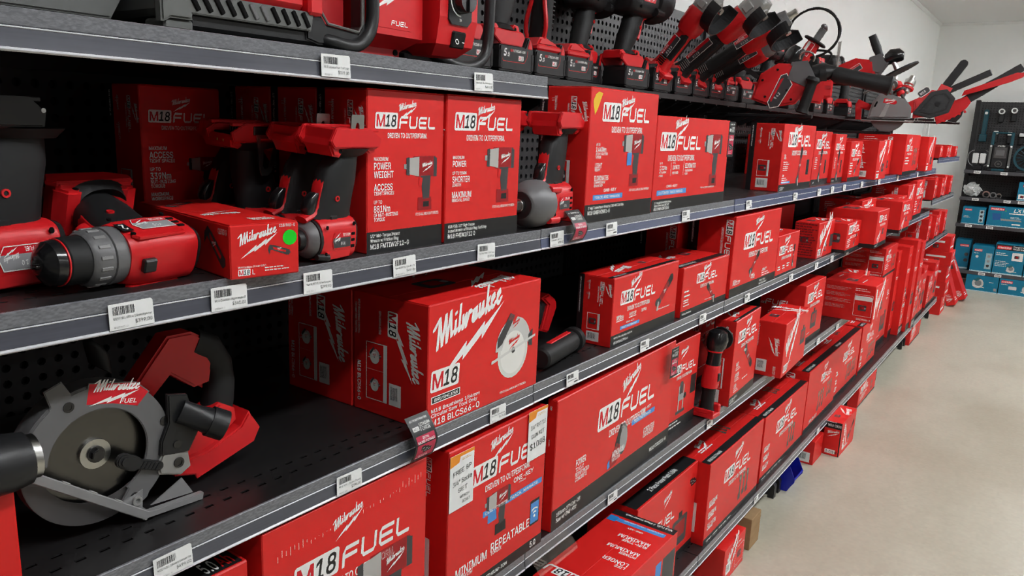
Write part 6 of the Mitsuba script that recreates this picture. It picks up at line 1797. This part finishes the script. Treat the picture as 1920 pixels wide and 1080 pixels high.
kx.add('side_handle', cat([xf(lathe([(0, .022), (.014, .028), (.024, .020), (.034, .019), (.125, .021), (.140, .026), (.144, .020)], 20), tr(.120, -.062, .030) @ RY(104))]), 'rubber')
kx.add('side_handle/clamp', xf(ringcyl((-.012, 0, 0), (.012, 0, 0), .042, .033, 26), tr(.15, 0, .046) @ RY(-8)), 'tool_black')
kx.add('grip_tube', xf(lathe([(0, .028), (.02, .032), (.10, .030), (.20, .034), (.215, .038), (.222, .030)], 24), tr(.185, 0, .045) @ RY(12)), 'grip_rubber')
kx.add('motor_cap', xf(lathe([(0, .032), (.03, .036), (.055, .033), (.07, .024)], 24), tr(.02, 0, .088) @ RY(-62)), 'gloss_black')
kx.add('belt_strap', plate(capsule([(-.10, .035), (-.19, .10)], .009).union(capsule([(-.19, .10), (-.185, .0)], .004)), .008, .001, off=-.03), 'tool_black', False)
kx.add('chuck_loop', tube([(.06, -.045, .10), (.075, -.06, .125), (.105, -.06, .12), (.11, -.05, .09)], .004, 8, 20), 'steel')
tool(kx, 'rotary_hammer', 'big red and grey rotary hammer with a thick black grip, above the slim cartons', 'rotary hammer', tr(-.862, 2.80, 1.525) @ axes([.93, .22, .02], [0, 0, 1]) @ sc(.86))

# cable snake: black hose loop on a small red plunger tool
kn = Kit()
kn.add('body', loft_x([(0, 0, 0, .026, .026, 3), (.05, 0, 0, .026, .026, 3), (.10, 0, 0, .030, .030, 3), (.12, 0, 0, .026, .026, 3)], 20), 'tool_red')
kn.add('flange', xf(lathe([(0, .016), (.002, .050), (.007, .052), (.012, .046), (.014, .018)], 30), tr(.120, 0, 0)), 'rubber')
kn.add('plunger', lathe([(.13, .0165), (.185, .0165), (.187, .012)], 20), 'tool_grey')
kn.add('plunger_handle', cat([tube([(.19, -.034, 0), (.197, -.018, 0), (.198, .0, 0), (.197, .018, 0), (.19, .034, 0)], .0085, 10, 20)]), 'tool_grey')
an_ = Art(); an_.rect(-.03, -.016, .03, .016, WHITE, 0); an_.rect(-.028, -.014, .028, .004, MRED, 1); an_.text('SNAKE', -.02, -.009, .008, BLACK, True, 1)
kn.art('side_plate', both(an_, .0305, .085, 0)[:1])
gg = tool(kn, 'grease_gun', 'small red tool with black flange and grey plunger handle inside the hose loop', 'grease gun', tr(-.905, 3.10, 1.61) @ axes([.45, .12, .85], [-.5, 0, .3]) @ sc(.86))
hp = [(-.905 + .0, 3.12, 1.63)]
cen = np.array([-.862, 3.10, 1.735])
for i in range(0, 41):
    t = math.radians(-150 - i * 17.2)
    hp.append(tuple(cen + np.array([.096 * math.cos(t) + .003 * math.sin(i), .010 * math.sin(i * .35), .088 * math.sin(t)])))
hp += [(-.79, 3.11, 1.66), (-.815, 3.11, 1.615), (-.84, 3.12, 1.585)]
part(gg, 'hose', tube(hp, .0042, 8, 260), 'rubber', True, np.linalg.inv(place[gg]), 'thin black rubber hose coiled in a loop')
part(gg, 'hose_spring', tube([(-.768 + .0055 * math.cos(i * 1.2), 3.125 + .0055 * math.sin(i * 1.2), 1.705 - i * .0007) for i in range(150)], .0012, 6), 'steel', True, np.linalg.inv(place[gg]), 'steel spring sleeve')

# cut-off tool with black wheel guard and wide black disc
ko = Kit()
ko.add('housing', cat([plate([(-.13, -.05), (.02, -.055), (.07, -.02), (.06, .045), (-.02, .06), (-.12, .02)], .075, .008)]), 'tool_red', False)
ao = Art(); ao.rect(-.045, -.015, .045, .015, [.7, .66, .62], 0); ao.rect(-.043, -.013, .043, .005, DGREY, 1); ao.rect(-.043, .006, .043, .013, MRED, 1)
ko.art('side_plate', [ao.mesh([-.03, -.038, .0], [.85, 0, .53], [-.53, 0, .85])])
ko.add('arm', plate([(.03, .0), (.09, -.02), (.125, .03), (.085, .075), (.04, .06)], .06, .006), 'tool_grey', False)
ko.add('side_handle', cat([xf(loft_x([(0, 0, 0, .010, .016, 2.6), (.05, 0, 0, .012, .020, 2.6), (.11, 0, 0, .010, .017, 2.6)], 18), tr(.085, 0, .06) @ RY(-112))]), 'tool_black')
ko.add('motor_cap', loft([((.105, 0, .045), Y3, Z3, .026, .026, 2.4), ((.135, 0, .060), Y3, np.array([-.3, 0, .95]), .034, .034, 2.4), ((.170, 0, .066), Y3, np.array([-.2, 0, .98]), .034, .030, 2.4), ((.185, 0, .060), Y3, Z3, .020, .018, 2.2)], 22), 'gloss_black')
ko.add('disc', xf(lathe([(-.006, .02), (-.004, .092), (.004, .094), (.006, .03)], 40), tr(.165, -.01, -.012) @ RY(64)), 'rubber')
ko.add('spindle', xf(lathe([(-.03, .010), (.02, .012)], 14), tr(.155, -.01, .012) @ RY(64)), 'steel')
tool(ko, 'sander', 'red tool with a black guard knob and wide black disc against the white wall', 'sander', tr(-.750, 3.42, 1.62) @ axes([.98, .10, .06], [0, 0, 1]) @ sc(.84))

# dark fittings and a few chromed couplers behind the grey saw
for i, (x, y, z, rx) in enumerate(((-.755, 3.86, 1.600, 30), (-.715, 3.90, 1.610, 100), (-.690, 3.93, 1.585, 160), (-.655, 3.97, 1.600, 60))):
    q = Kit()
    q.add('body', lathe([(-.040, .014), (-.036, .018), (0, .018), (.004, .026), (.026, .026), (.030, .016), (.050, .013)], 16), ['tool_black', 'steel', 'tool_red', 'steel'][i])
    q.add('ring', xf(ringcyl((0, 0, 0), (.010, 0, 0), .030, .018, 18), tr(-.022, 0, 0)), ['steel', 'tool_grey', 'tool_black', 'tool_red'][i])
    q.add('stem', cyl((-.09, 0, 0), (-.036, 0, 0), .007, n=10), 'steel_dark')
    tool(q, 'coupling_tool', ['black and chrome tool head standing above the grey saw guard, leftmost', 'chromed tool head above the grey saw guard', 'red tool head between chromed ones above the grey saw guard', 'chromed tool head with red ring, rightmost above the grey saw guard'][i], 'tool head', tr(x, y, z) @ RZ(rx) @ RY(-35 - 10 * i) @ sc(.9))

# metal saw with a large grey guard
kw = Kit()
gd = sg.Polygon([(-.105, -.055), (-.088, .035), (-.052, .082), (.010, .074), (.075, .052), (.108, .012), (.112, -.050)])
kw.add('guard', cat([plate(gd, .060, .010)]), 'tool_grey_light', False)
kw.add('guard/chip_window', plate([(-.045, -.045), (-.020, .020), (.0, .022), (-.018, -.045)], .004, .001, off=-.031), 'magnesium', False)
kw.add('guard/slot', plate(capsule([(-.072, .012), (-.064, .034)], .004), .003, off=-.031), 'hole_black', False)
aw = Art(); aw.poly([(-.034, -.012), (-.030, .013), (.030, .008), (.036, -.004), (.026, -.014)], MRED, 0); aw.logo(0, -.002, .052, WHITE, 1)
kw.art('badge', [aw.mesh([.0, -.0302, .040], [1, 0, -.12], [.12, 0, 1])])
kw.add('shoe', chbox([-.135, -.050, -.068], [.130, .045, -.062], .002), 'tool_grey_light', False)
kw.add('blade', plate(ellipse(.0, -.03, .088, n=48), .0022), 'steel_dark', False)
kw.add('blade_cover', plate(ellipse(.0, -.03, .092, n=48).intersection(sg.box(-.2, -.2, .2, -.066)), .030, .003), 'tool_grey', False)
kw.add('handle', cat([plate([(-.090, .02), (-.160, .05), (-.175, .020), (-.165, -.060), (-.135, -.062), (-.140, .0), (-.10, -.01)], .040, .006, off=.04)]), 'tool_red', False)
kw.add('motor', loft([((.0, .030, .0), X3, Z3, .045, .045, 3), ((0, .09, .0), X3, Z3, .042, .042, 3)], 20), 'tool_red')
kw.add('eye_bolt', cat([xf(ringcyl((-.002, 0, 0), (.002, 0, 0), .010, .006, 16), tr(.140, 0, -.052) @ RZ(90))]), 'steel')
tool(kw, 'metal_saw', 'metal-cutting saw with a big plain grey guard and red badge hanging over the upper cartons', 'metal saw', tr(-.690, 3.79, 1.488) @ axes([.985, .17, .0], [0, 0, 1]) @ sc(.80))

# pruning saw
kt = Kit()
kt.add('body', cat([plate([(-.10, -.075), (.05, -.060), (.085, .0), (.06, .055), (-.02, .070), (-.10, .02)], .080, .008)]), 'tool_red', False)
cov = sg.Polygon([(-.095, -.050), (-.02, -.072), (.060, -.045), (.082, .020), (.045, .062), (-.02, .052)]).buffer(.008, 6)
kt.add('chain_cover', plate(cov, .022, .004, off=-.046), 'tool_black', False)
kt.add('chain_cover/rib', plate(cov.buffer(-.018).difference(cov.buffer(-.024)), .004, .001, off=-.058), 'rubber', False)
kt.add('chain_cover/nut', cyl((.01, -.056, -.005), (.01, -.063, -.005), .012, n=16), 'gloss_black')
kt.add('guide_bar', plate(capsule([(.0, .02), (.115, .20)], .021), .010, .002, off=-.03), 'rubber', False)
kt.add('bar_mount', cat([plate([(-.01, .04), (.05, .03), (.075, .075), (.02, .10)], .03, .003, off=-.03)]), 'tool_red', False)
at_ = Art(); at_.poly(rrect(-.032, -.018, .032, .018, .012), WHITE, 0); at_.poly(rrect(-.029, -.015, .029, .015, .010), DGREY, 1); at_.text('M18', -.02, -.006, .012, WHITE, True, 2)
kt.art('side_plate', [at_.mesh([-.06, -.0402, .06], [.8, 0, .6], [-.6, 0, .8])])
tool(kt, 'chainsaw', 'red chainsaw with a black chain cover and black bar pointing up', 'chainsaw', tr(-.600, 4.42, 1.540) @ axes([.96, .2, .05], [-.1, 0, 1]) @ sc(.92))

# hedge trimmers whose sheathed bars reach out over the aisle
kj = Kit()
kj.add('sheath', cat([chbox([.0, -.012, -.018], [.36, .012, .020], .004)]), 'tool_black', False)
kj.add('body', cat([chbox([-.16, -.03, -.035], [.02, .03, .035], .010)]), 'tool_red', False)
tool(kj, 'hedge_trimmer', 'hedge trimmer whose plain black bar is the left one of the long bars', 'hedge trimmer', tr(-.700, 4.90, 1.580) @ axes([.88, .10, .47], [0, 0, 1]) @ sc(.88))
kk_ = Kit()
kk_.add('sheath', cat([plate([(.06, -.030), (.20, -.034), (.475, -.036), (.475, .020), (.30, .028), (.22, .034), (.06, .030)], .020, .003)]), 'tool_black', False)
kk_.add('body', cat([plate([(-.16, -.040), (-.02, -.064), (.06, -.050), (.10, -.030), (.10, .020), (.02, .040), (-.14, .034)], .070, .006)]), 'tool_red', False)
for i in range(5):
    kk_.add('body/tooth', xf(cbox((-.10 + i * .036, 0, -.062), (.016, .060, .018), .003), RY(8)), 'tool_red', False)
kk_.add('front_guard', plate([(-.10, -.060), (-.05, -.100), (.0, -.085), (.03, -.055)], .05, .005), 'tool_black', False)
tool(kk_, 'hedge_trimmer', 'hedge trimmer with a toothed red body and wide black bar reaching far right', 'hedge trimmer', tr(-.612, 5.31, 1.560) @ axes([.80, .06, .62], [0, 0, 1]) @ sc(.80))
km = Kit()
km.add('bar', plate([(-.17, -.013), (.08, -.022), (.15, -.016), (.16, -.009), (.225, -.008), (.23, .0), (.225, .008), (.15, .010), (.13, .020), (-.15, .013)], .016, .003), 'tool_red', False)
tool(km, 'pole_saw_sheath', 'long plain red bar sheath beside the widest black bar, reaching furthest right', 'saw sheath', tr(-.435, 5.27, 1.690) @ axes([.93, .05, .36], [0, 0, 1]) @ sc(.95))


def arm(kit, M, label, key, yoff=0.0):
    '''a black steel display arm from the perforated back to the underside of a tool'''
    V = np.vstack([xf(q[2] if q[0] == 'm' else q[2][0], M).vertices for q in kit.p])
    cx, cy = V[:, 0].mean() + .0, V[:, 1].mean() + yoff
    near = V[(abs(V[:, 0] - cx) < .05) & (abs(V[:, 1] - cy) < .05)]
    lo = near[near[:, 2].argmin()]
    z = lo[2] - .0006
    part(key, 'display_arm', cat([chbox([PX + .0015, lo[1] - .006, z - .012], [lo[0] + .02, lo[1] + .006, z], .002), chbox([PX + .0015, lo[1] - .02, z - .06], [PX + .007, lo[1] + .02, z + .01], .001)]), 'post_black', False, np.linalg.inv(M), label)


for kit_, key_, lb in ((ko, 'sander', 'black steel display arm'), (kw, 'metal_saw', 'black steel display arm'), (kt, 'chainsaw', 'black steel display arm'), (kj, 'hedge_trimmer', 'black steel display arm'), (kk_, 'hedge_trimmer_001', 'black steel display arm'), (kx, 'rotary_hammer', 'black steel display arm'), (kn, 'grease_gun', 'black steel display arm')):
    arm(kit_, place[key_], lb, key_)
# white end posts beyond the tools
single('white_post', 'slim white upright post against the end wall, right of the tools', 'post', cat([chbox([-.012, -.012, 0], [.012, .012, 1.52], .003), chbox([.018, -.010, 0], [.032, .010, 1.52], .003)]), 'white_plastic', tr(-1.02, 7.2, 0), False)

# ------------------------------------------------------------------ raised far bays: rows of small red cartons
r_ = random.Random(11)
for lv, z, h0 in (('upper', 1.252, .075), ('middle', .985, .13), ('lower', .70, .16)):
    y = 5.615
    i = 0
    while y < 6.60:
        w = [.11, .09, .12, .10, .13, .09, .11][i % 7]
        if y < 6.145 < y + w:
            y = 6.157
        if y + w > 6.69:
            break
        h = h0 * [1.0, 1.05, .95, 1.0, 1.1, .9, 1.0][i % 7]
        carton(f'small red carton on the {lv} raised far shelf, {ORD[i]} from the left', -.690 - .012 * (i % 3), round(y, 4), z, w, .16, round(h, 3), 0, (F_GEN, F_GEN2, F_GEN3)[i % 3], S_GEN, T_GEN, 'small cartons on the raised far shelves', key=('far', lv, w, i % 3, round(h, 3)))
        y += w + .006
        i += 1
for i, (y, w, h) in enumerate(((5.62, .20, .30), (5.83, .16, .34), (6.16, .24, .24), (6.41, .20, .30))):
    carton(f'red carton on the base of the far bay, {ORD[i]} from the left', -.70, y, LEVELS['E'], w, .2, h, 0, (F_GEN, F_VACT)[i % 2], S_GEN, T_GEN, 'cartons on the far base shelf')
# stack of small cartons by the leaning ones
zz = 0.0
for i, (w, h, dx) in enumerate(((.26, .15, .0), (.24, .12, .012), (.26, .13, .004), (.22, .11, .02), (.24, .12, .0))):
    carton(f'low red carton stacked at the end of the red shelving, {ORD[i]} from the floor', -.672 + dx, 6.86 + .004 * i, zz + .0002, w, .20, h, 0, [('rect', .1, .2, .8, .32), ('logo', .6, .65, .4)], [('rect', .10, .55, .80, .68), ('pic', 'blob', .5, .3, .4)], T_GEN)
    zz += h + .0002
for i, (x, y, L, ln) in enumerate(((-.640, 7.30, .62, 20), (-.60, 7.62, .56, 24))):
    k = Kit()
    k.add('body', chbox([-.035, 0, 0], [.035, .19, L], .0015), 'card_red', False)
    a = draw(.19, L, [('logo', .5, .55, .8, {'ang': 70}), ('rect', .2, .60, .8, .72, {'col': DGREY}), ('lines', .2, .08, .6, 2, .03, .012)])
    k.art('front_printing', [a.mesh([.0351, 0, 0], [0, 1, 0], [0, 0, 1])])
    a = draw(.07, L, [('lines', .2, .14, .6, 4, .02, .008), ('rect', .2, .5, .8, .62, {'col': DGREY}), ('logo', .5, .07, .7)])
    k.art('side_printing', [a.mesh([-.035, -.0001, 0], [1, 0, 0], [0, 0, 1])])
    tool(k, 'leaning_carton', f'long flat red carton leaning at the end of the red shelving, {"left" if i == 0 else "right"} one', 'box', tr(x, y, .0008 + .035 * math.sin(math.radians(ln))) @ RY(-ln))

# ------------------------------------------------------------------ end wall: black shelving with teal cartons
FX0, FX1 = -.80, 1.55
FYP = 8.80            # face of its perforated back
FYS = 8.30            # shelf fronts
t = thing('end_shelving_frame', 'black perforated back panel with posts against the end wall', 'shelving', tr(0, 0, 0))
pm = peg_mesh(FX1 - FX0, .05, 1.745, .0055, .004)
pm2 = xf(pm, frame([0, -1, 0], [1, 0, 0], [0, 0, 1], (FX0, FYP, 0)))
part(t, 'perforated_panel', pm2, 'peg_black', False)
part(t, 'back_sheet', box([FX0, FYP + .012, .03], [FX1, FYP + .03, 1.745]), 'post_black', False)
for x in (FX0 - .02, .37, FX1 + .02):
    part(t, 'post', chbox([x - .02, FYP - .004, 0], [x + .02, FYP + .04, 1.76], .002), 'post_black', False)
FZ = [1.110, .862, .615, .182]
FNAME = ['top', 'second', 'third', 'lowest']
for i, z in enumerate(FZ):
    t = thing('end_shelf', f'black end wall shelf with white tickets, {FNAME[i]} of four', 'shelf', tr(0, 0, z))
    part(t, 'deck', chbox([FX0, FYS, -.004], [FX1, FYP - .005, 0], .001), 'shelf_black', False)
    part(t, 'front_strip', chbox([FX0, FYS - .006, -.030], [FX1, FYS, .002], .002), 'far_shelf', False)
    for j, x in enumerate(((-.72, -.51, -.31, -.1), (-.70, -.45, -.34, -.1), (-.72, -.55, -.2, 0), (-.55, -.42, -.1, .1))[i]):
        q = thing('price_ticket', f'white ticket on the {FNAME[i]} end wall shelf, {ORD[j]} from the left', 'price tag', tr(x, FYS - .0066, z - .028), 'tickets on the end wall shelves')
        part(q, 'paper', chbox([0, -.0008, 0], [.055, 0, .024], .0002), 'paper', False)
        aa = Art(); aa.rect(.006, .005, .046, .018, GREY, 0)
        artpart(q, 'ticket_printing', artmesh([aa.mesh([0, -.0009, 0], [1, 0, 0], [0, 0, 1])]))
    for x in (FX0 + .01, FX1 - .01):
        part(t, 'bracket', plate([(0, -.004), (-.46, -.004), (-.46, -.016), (-.05, -.07), (0, -.07)], .003, 0, 'yz', 0), 'post_black', False, tr(x, FYP - .006, 0))


TEAL_L = [.06, .30, .42]
MK = [.66, .02, .03]


def teal(label, x, z, w, h, dep, art, y=FYS - .004, yaw=0.0, group=None):
    """front-left-bottom corner at (x, y, z), facing the room"""
    k = Kit()
    k.add('body', chbox([0, 0, 0], [w, dep, h], .0015), 'card_teal', False)
    k.add('top_flap', chbox([.001, .001, h], [w - .001, dep / 2 - .001, h + .0008], .0003), 'card_teal', False)
    k.add('top_flap', chbox([.001, dep / 2 + .001, h], [w - .001, dep - .001, h + .0008], .0003), 'card_teal', False)
    k.art('front_printing', [draw(w, h, [('rect', 0, 0, 1, .05, {'col': [.45, .62, .68]})] + art).mesh([0, 0, 0], [1, 0, 0], [0, 0, 1])])
    return tool(k, 'teal_carton', label, 'box', tr(x, y, z + .0003) @ RZ(yaw), group)


def brand(x, y, w, hh=.09):
    return [('rect', x, y, x + w, y + hh, {'col': MK, 'layer': 1}), ('t', x + .04 * w, y + hh * .22, hh * .6, 'makita', {'wf': w * .9, 'slant': .25})]


SAWP = [('poly', [(.0, .0)], {})]


def sawpic(x, y, s):
    return [('circle', x, y, s * .5, {'col': [.55, .55, .53], 'layer': 2}), ('circle', x + .01, y + .02, s * .3, {'col': [.2, .22, .23], 'layer': 3}), ('poly', [(x - .16, y - .22 * s), (x + .2, y - .34 * s), (x + .22, y - .42 * s), (x - .15, y - .32 * s)], {'col': [.7, .7, .68], 'layer': 4}), ('poly', [(x - .16, y + .3 * s), (x, y + .62 * s), (x + .08, y + .5 * s), (x - .04, y + .2 * s)], {'col': [.02, .13, .16], 'layer': 4})]


z1, z2, z3, z4 = FZ
teal('teal carton with small pictures in a white foot panel, second end shelf', -.355, z2, .155, .165, .15, brand(.22, .76, .55, .12) + [('rect', .06, .10, .94, .36, {'layer': 1}), ('pic', 'blob', .25, .23, .2), ('pic', 'blob', .5, .23, .2), ('pic', 'blob', .75, .23, .2)])
teal('narrow teal carton with a green patch right of the four-picture teal carton', -.190, z2, .10, .135, .15, brand(.15, .74, .65, .14) + [('rect', .06, .10, .94, .42, {'layer': 1, 'col': [.25, .5, .1]}), ('pic', 'blob', .5, .25, .22)])
teal('teal carton with a column of round pictures, left on the third end shelf', -.758, z3, .185, .160, .20, brand(.1, .78, .30, .11) + [('rect', .74, .14, .94, .86, {'layer': 1, 'col': [.35, .5, .55]}), ('circle', .84, .74, .07, {'col': DGREY}), ('circle', .84, .5, .07, {'col': DGREY}), ('circle', .84, .27, .07, {'col': DGREY}), ('lines', .08, .45, .3, 2, .07, .03)])
teal('wide teal chainsaw carton reading LXT, middle of the third end shelf', -.556, z3, .300, .185, .20, brand(.06, .80, .36, .13) + [('t', .66, .76, .17, 'LXT', {'wf': .28, 'slant': .2}), ('rect', .55, .66, .94, .71), ('poly', [(.12, .66), (.34, .64), (.36, .36), (.16, .30)], {'col': [.02, .10, .30], 'layer': 2}), ('poly', [(.34, .42), (.88, .40), (.90, .32), (.36, .32)], {'col': [.25, .28, .28], 'layer': 2}), ('circle', .46, .80, .03, {'col': [.1, .5, .1]}), ('rect', .66, .14, .88, .20, {'layer': 1}), ('lines', .6, .5, .3, 2, .05, .02)])
teal('teal carton with an upright red panel, right of the chainsaw carton', -.245, z3, .17, .17, .2, [('rect', .06, .1, .30, .9, {'col': MK, 'layer': 1}), ('t', .24, .14, .12, 'makita', {'ang': 90, 'sx': .8}), ('lines', .45, .6, .4, 4, .1, .03)])
teal('shaded teal carton set back at the left of the lowest full end shelf', -.815 + .035, z4, .125, .275, .15, brand(.30, .76, .6, .08) + [('circle', .8, .5, .06, {'col': DGREY}), ('circle', .8, .3, .06, {'col': DGREY})], y=FYS + .10)
teal('upright teal carton with a strip of saw pictures, lowest end shelf', -.628, z4, .175, .245, .2, brand(.10, .78, .36, .09) + [('rect', .66, .14, .94, .74, {'layer': 1, 'col': [.3, .47, .52]}), ('circle', .8, .62, .05, {'col': GREY}), ('circle', .8, .44, .05, {'col': GREY}), ('circle', .8, .26, .05, {'col': DGREY}), ('lines', .1, .7, .3, 1, .03, .02), ('circle', .26, .58, .05, {'col': [.6, .6, .58]})])
teal('large teal carton with black heading band and white panel, lowest end shelf', -.447, z4, .235, .285, .22, [('rect', .02, .80, 1, .97, {'col': BLACK, 'layer': 0})] + brand(.05, .82, .48, .11) + [('t', .58, .90, .05, 'Plunge Cut', {'wf': .36}), ('t', .58, .83, .05, 'Circular Saw', {'wf': .36}), ('rect', .58, .48, .94, .74, {'layer': 1}), ('lines', .05, .68, .42, 2, .06, .025), ('lines', .05, .42, .5, 4, .05, .016), ('pic', 'blob', .75, .6, .16)] + sawpic(.6, .2, .22))
teal('teal carton cut by the right edge of the picture, lowest end shelf', -.205, z4, .24, .27, .22, brand(.05, .84, .6, .09) + sawpic(.4, .5, .3))
teal('wide teal carton picturing a white circular saw on the floor, left one', -.640, 0, .262, .150, .22, [('lines', .72, .62, .18, 1, .03, .03), ('rect', .88, .12, .97, .3, {'col': GREY})] + sawpic(.38, .5, .62))
teal('wide teal carton picturing a white circular saw on the floor, right one', -.372, 0, .345, .150, .22, brand(.04, .72, .26, .16) + [('rect', .22, .36, .40, .56, {'layer': 1, 'col': [.6, .62, .62]}), ('lines', .05, .62, .2, 1, .03, .03)] + sawpic(.66, .46, .62))
for i in range(4):
    teal(f'teal carton on the end wall shelving beyond the right edge, {ORD[i]} shelf', .15 + .02 * i, [z2, z3, z4, 0][i], .30, [.17, .18, .26, .15][i], .2, brand(.06, .74, .4, .13) + sawpic(.6, .4, .4))

# things on the upper end shelf and its perforated back
ky = Kit()
ky.add('body', cat([chbox([-.07, -.05, .02], [.07, .05, .235], .012), chbox([-.085, -.045, .0], [.085, .045, .03], .006)]), 'tool_black', False)
ky.add('screen_panel', chbox([-.050, -.056, .115], [.050, -.048, .215], .004), 'tool_grey_dark', False)
ky.add('screen', chbox([-.034, -.059, .140], [.034, -.055, .190], .002), 'tool_grey', False)
ky.add('dial', cat([xf(ringcyl((0, -.062, 0), (0, -.050, 0), .030, .021, 24), tr(0, 0, .066)), cyl((0, -.060, .066), (0, -.05, .066), .012, n=18)]), 'tool_grey_dark')
ky.add('corner_guard', cat([chbox([sx * .078 - .010, -.060, .03], [sx * .078 + .010, -.040, .235], .004) for sx in (1, -1)]), 'case_grey', False)
ky.add('corner_bolt', cat([cyl((sx * .078, -.064, z), (sx * .078, -.058, z), .008, n=12) for sx in (1, -1) for z in (.045, .225)]), 'white_plastic')
ky.add('handle', cat([chbox([sx * .075 - .013, -.03, .23], [sx * .075 + .013, -.008, .345], .006) for sx in (1, -1)] + [chbox([-.088, -.03, .338], [.088, -.008, .352], .005)]), 'teal_plastic', False)
ky.add('foot_bar', chbox([-.05, -.058, .0], [.05, -.044, .022], .004), 'teal_plastic', False)
ay = Art(); ay.text('makita', 0, 0, .013, WHITE, True, 1, 'c', width=.055, slant=.25)
ky.art('brand_printing', [ay.mesh([0, -.0505, .222], [1, 0, 0], [0, 0, 1])])
tool(ky, 'site_radio', 'black and teal site radio with a tall teal handle on the top end shelf', 'radio', tr(-.545, 8.42, z1))
kl = Kit()
kl.add('body', cat([chbox([-.035, -.03, .0], [.035, .03, .045], .006), chbox([-.045, -.03, .165], [.045, .03, .19], .006), cyl((0, 0, .04), (0, 0, .17), .02, n=14)]), 'tool_black', False)
for sx in (-1, 1):
    kl.add('lamp_glass', chbox([sx * .029 - .024, -.040, .062], [sx * .029 + .024, -.018, .155], .005), 'white_plastic', False)
    kl.add('guard_bar', tube([(sx * .045, -.03, .18), (sx * .078, -.034, .160), (sx * .078, -.034, .07), (sx * .045, -.03, .04)], .0035, 8, 20), 'tool_grey_light')
tool(kl, 'site_lantern', 'black site lantern with two white lamp panels left of the radio', 'lantern', tr(-.705, 8.42, z1))
kf2 = Kit()
kf2.add('ring', ringcyl((0, -.05, .13), (0, .05, .13), .115, .098, 36), 'teal_plastic')
kf2.add('hub', cyl((0, -.052, .13), (0, .04, .13), .032, n=20), 'teal_plastic')
for i in range(16):
    a = i * math.pi / 8
    kf2.add('grille_bar', tube([(.03 * math.cos(a), -.052, .13 + .03 * math.sin(a)), (.105 * math.cos(a), -.050, .13 + .105 * math.sin(a))], .002, 6), 'teal_plastic')
kf2.add('backplate', cyl((0, .02, .13), (0, .03, .13), .098, n=30), 'tool_black')
kf2.add('foot', chbox([-.08, -.05, 0], [.08, .05, .018], .004), 'tool_black', False)
tool(kf2, 'site_fan', 'round dark teal fan at the right end of the top end shelf', 'fan', tr(-.325, 8.45, z1))
for i, (x, z) in enumerate(((-.640, 1.655), (-.540, 1.665), (-.660, 1.46), (-.545, 1.452), (-.45, 1.445))):
    k = Kit()
    if i < 2:
        k.add('ring_head', ringcyl((0, -.09, 0), (0, -.055, 0), .026, .015, 24), 'white_plastic')
        k.add('lens', cyl((0, -.085, 0), (0, -.05, 0), .0155, n=20), 'tool_grey_dark')
        k.add('body', cat([cyl((0, -.06, 0), (0, -.008, 0), .022, .018, 18), chbox([-.022, -.045, -.10], [.022, -.008, -.01], .006)]), 'tool_black')
    else:
        k.add('lens', chbox([-.020, -.075, -.016], [.020, -.055, .016], .004), 'white_plastic', False)
        k.add('body', cat([chbox([-.026, -.058, -.022], [.026, -.008, .022], .006), chbox([-.018, -.05, -.09], [.018, -.008, -.02], .005)]), 'tool_black', False)
    k.add('hook', tube([(0, -.010, .0), (0, .003, .0)], .003, 8), 'steel')
    tool(k, 'hanging_torch', ['black torch with a pale ring head hung high on the end wall, left one', 'black torch with a pale ring head hung high on the end wall, right one', 'black torch with a square white lens hung on the end wall, left', 'black torch with a square white lens hung on the end wall, middle', 'black torch with a square white lens hung on the end wall, right'][i], 'torch', tr(x + .03, FYP - .0035, z))
k = Kit()
k.add('body', cat([chbox([-.02, -.05, -.14], [.02, -.008, .10], .008), chbox([-.03, -.055, -.20], [.03, -.008, -.13], .006)]), 'teal_plastic', False)
k.add('lamp', chbox([-.012, -.056, .055], [.012, -.048, .08], .003), 'white_plastic', False)
k.add('hook', tube([(0, -.01, .05), (0, .003, .05)], .003, 8), 'steel')
tool(k, 'inspection_lamp', 'dark teal inspection lamp hung upright at the left of the end wall panel', 'work light', tr(-.735, FYP - .0035, 1.57))
k = Kit()
bag = trimesh.creation.icosphere(3, 1.0)
v = bag.vertices
nn = np.array([meshkit.fbm(v * 2.1 + 4, 3), meshkit.fbm(v * 2.1 + 9, 3), meshkit.fbm(v * 2.3 + 15, 3)]).T - .5
bag.vertices = v * [.075, .05, .055] * (1 + .9 * nn[:, :1]) + nn * .03
bag.apply_translation([0, 0, -bag.bounds[0][2]])
k.add('bag', bag, 'clear_bag', 20)
tool(k, 'plastic_bag', 'crumpled pale plastic bag at the left of the second end shelf', 'bag', tr(-.715, 8.40, z2 + .0003))
for i, x in enumerate((-.60, -.545, -.50)):
    k = Kit()
    k.add('ring', xf(ringcyl((0, 0, 0), (0, .012, 0), .032 - .004 * i, .020 - .002 * i, 20), tr(0, 0, .032 - .004 * i) @ RX(8)), 'steel' if i != 1 else 'tool_grey_light')
    k.add('base', chbox([-.022, -.012, 0], [.022, .026, .010], .003), 'tool_grey_dark', False)
    tool(k, 'vacuum_fitting', f'pale ring fitting beside the plastic bag, {ORD[i]} from it', 'fitting', tr(x, 8.38 + .01 * i, z2 + .0003))
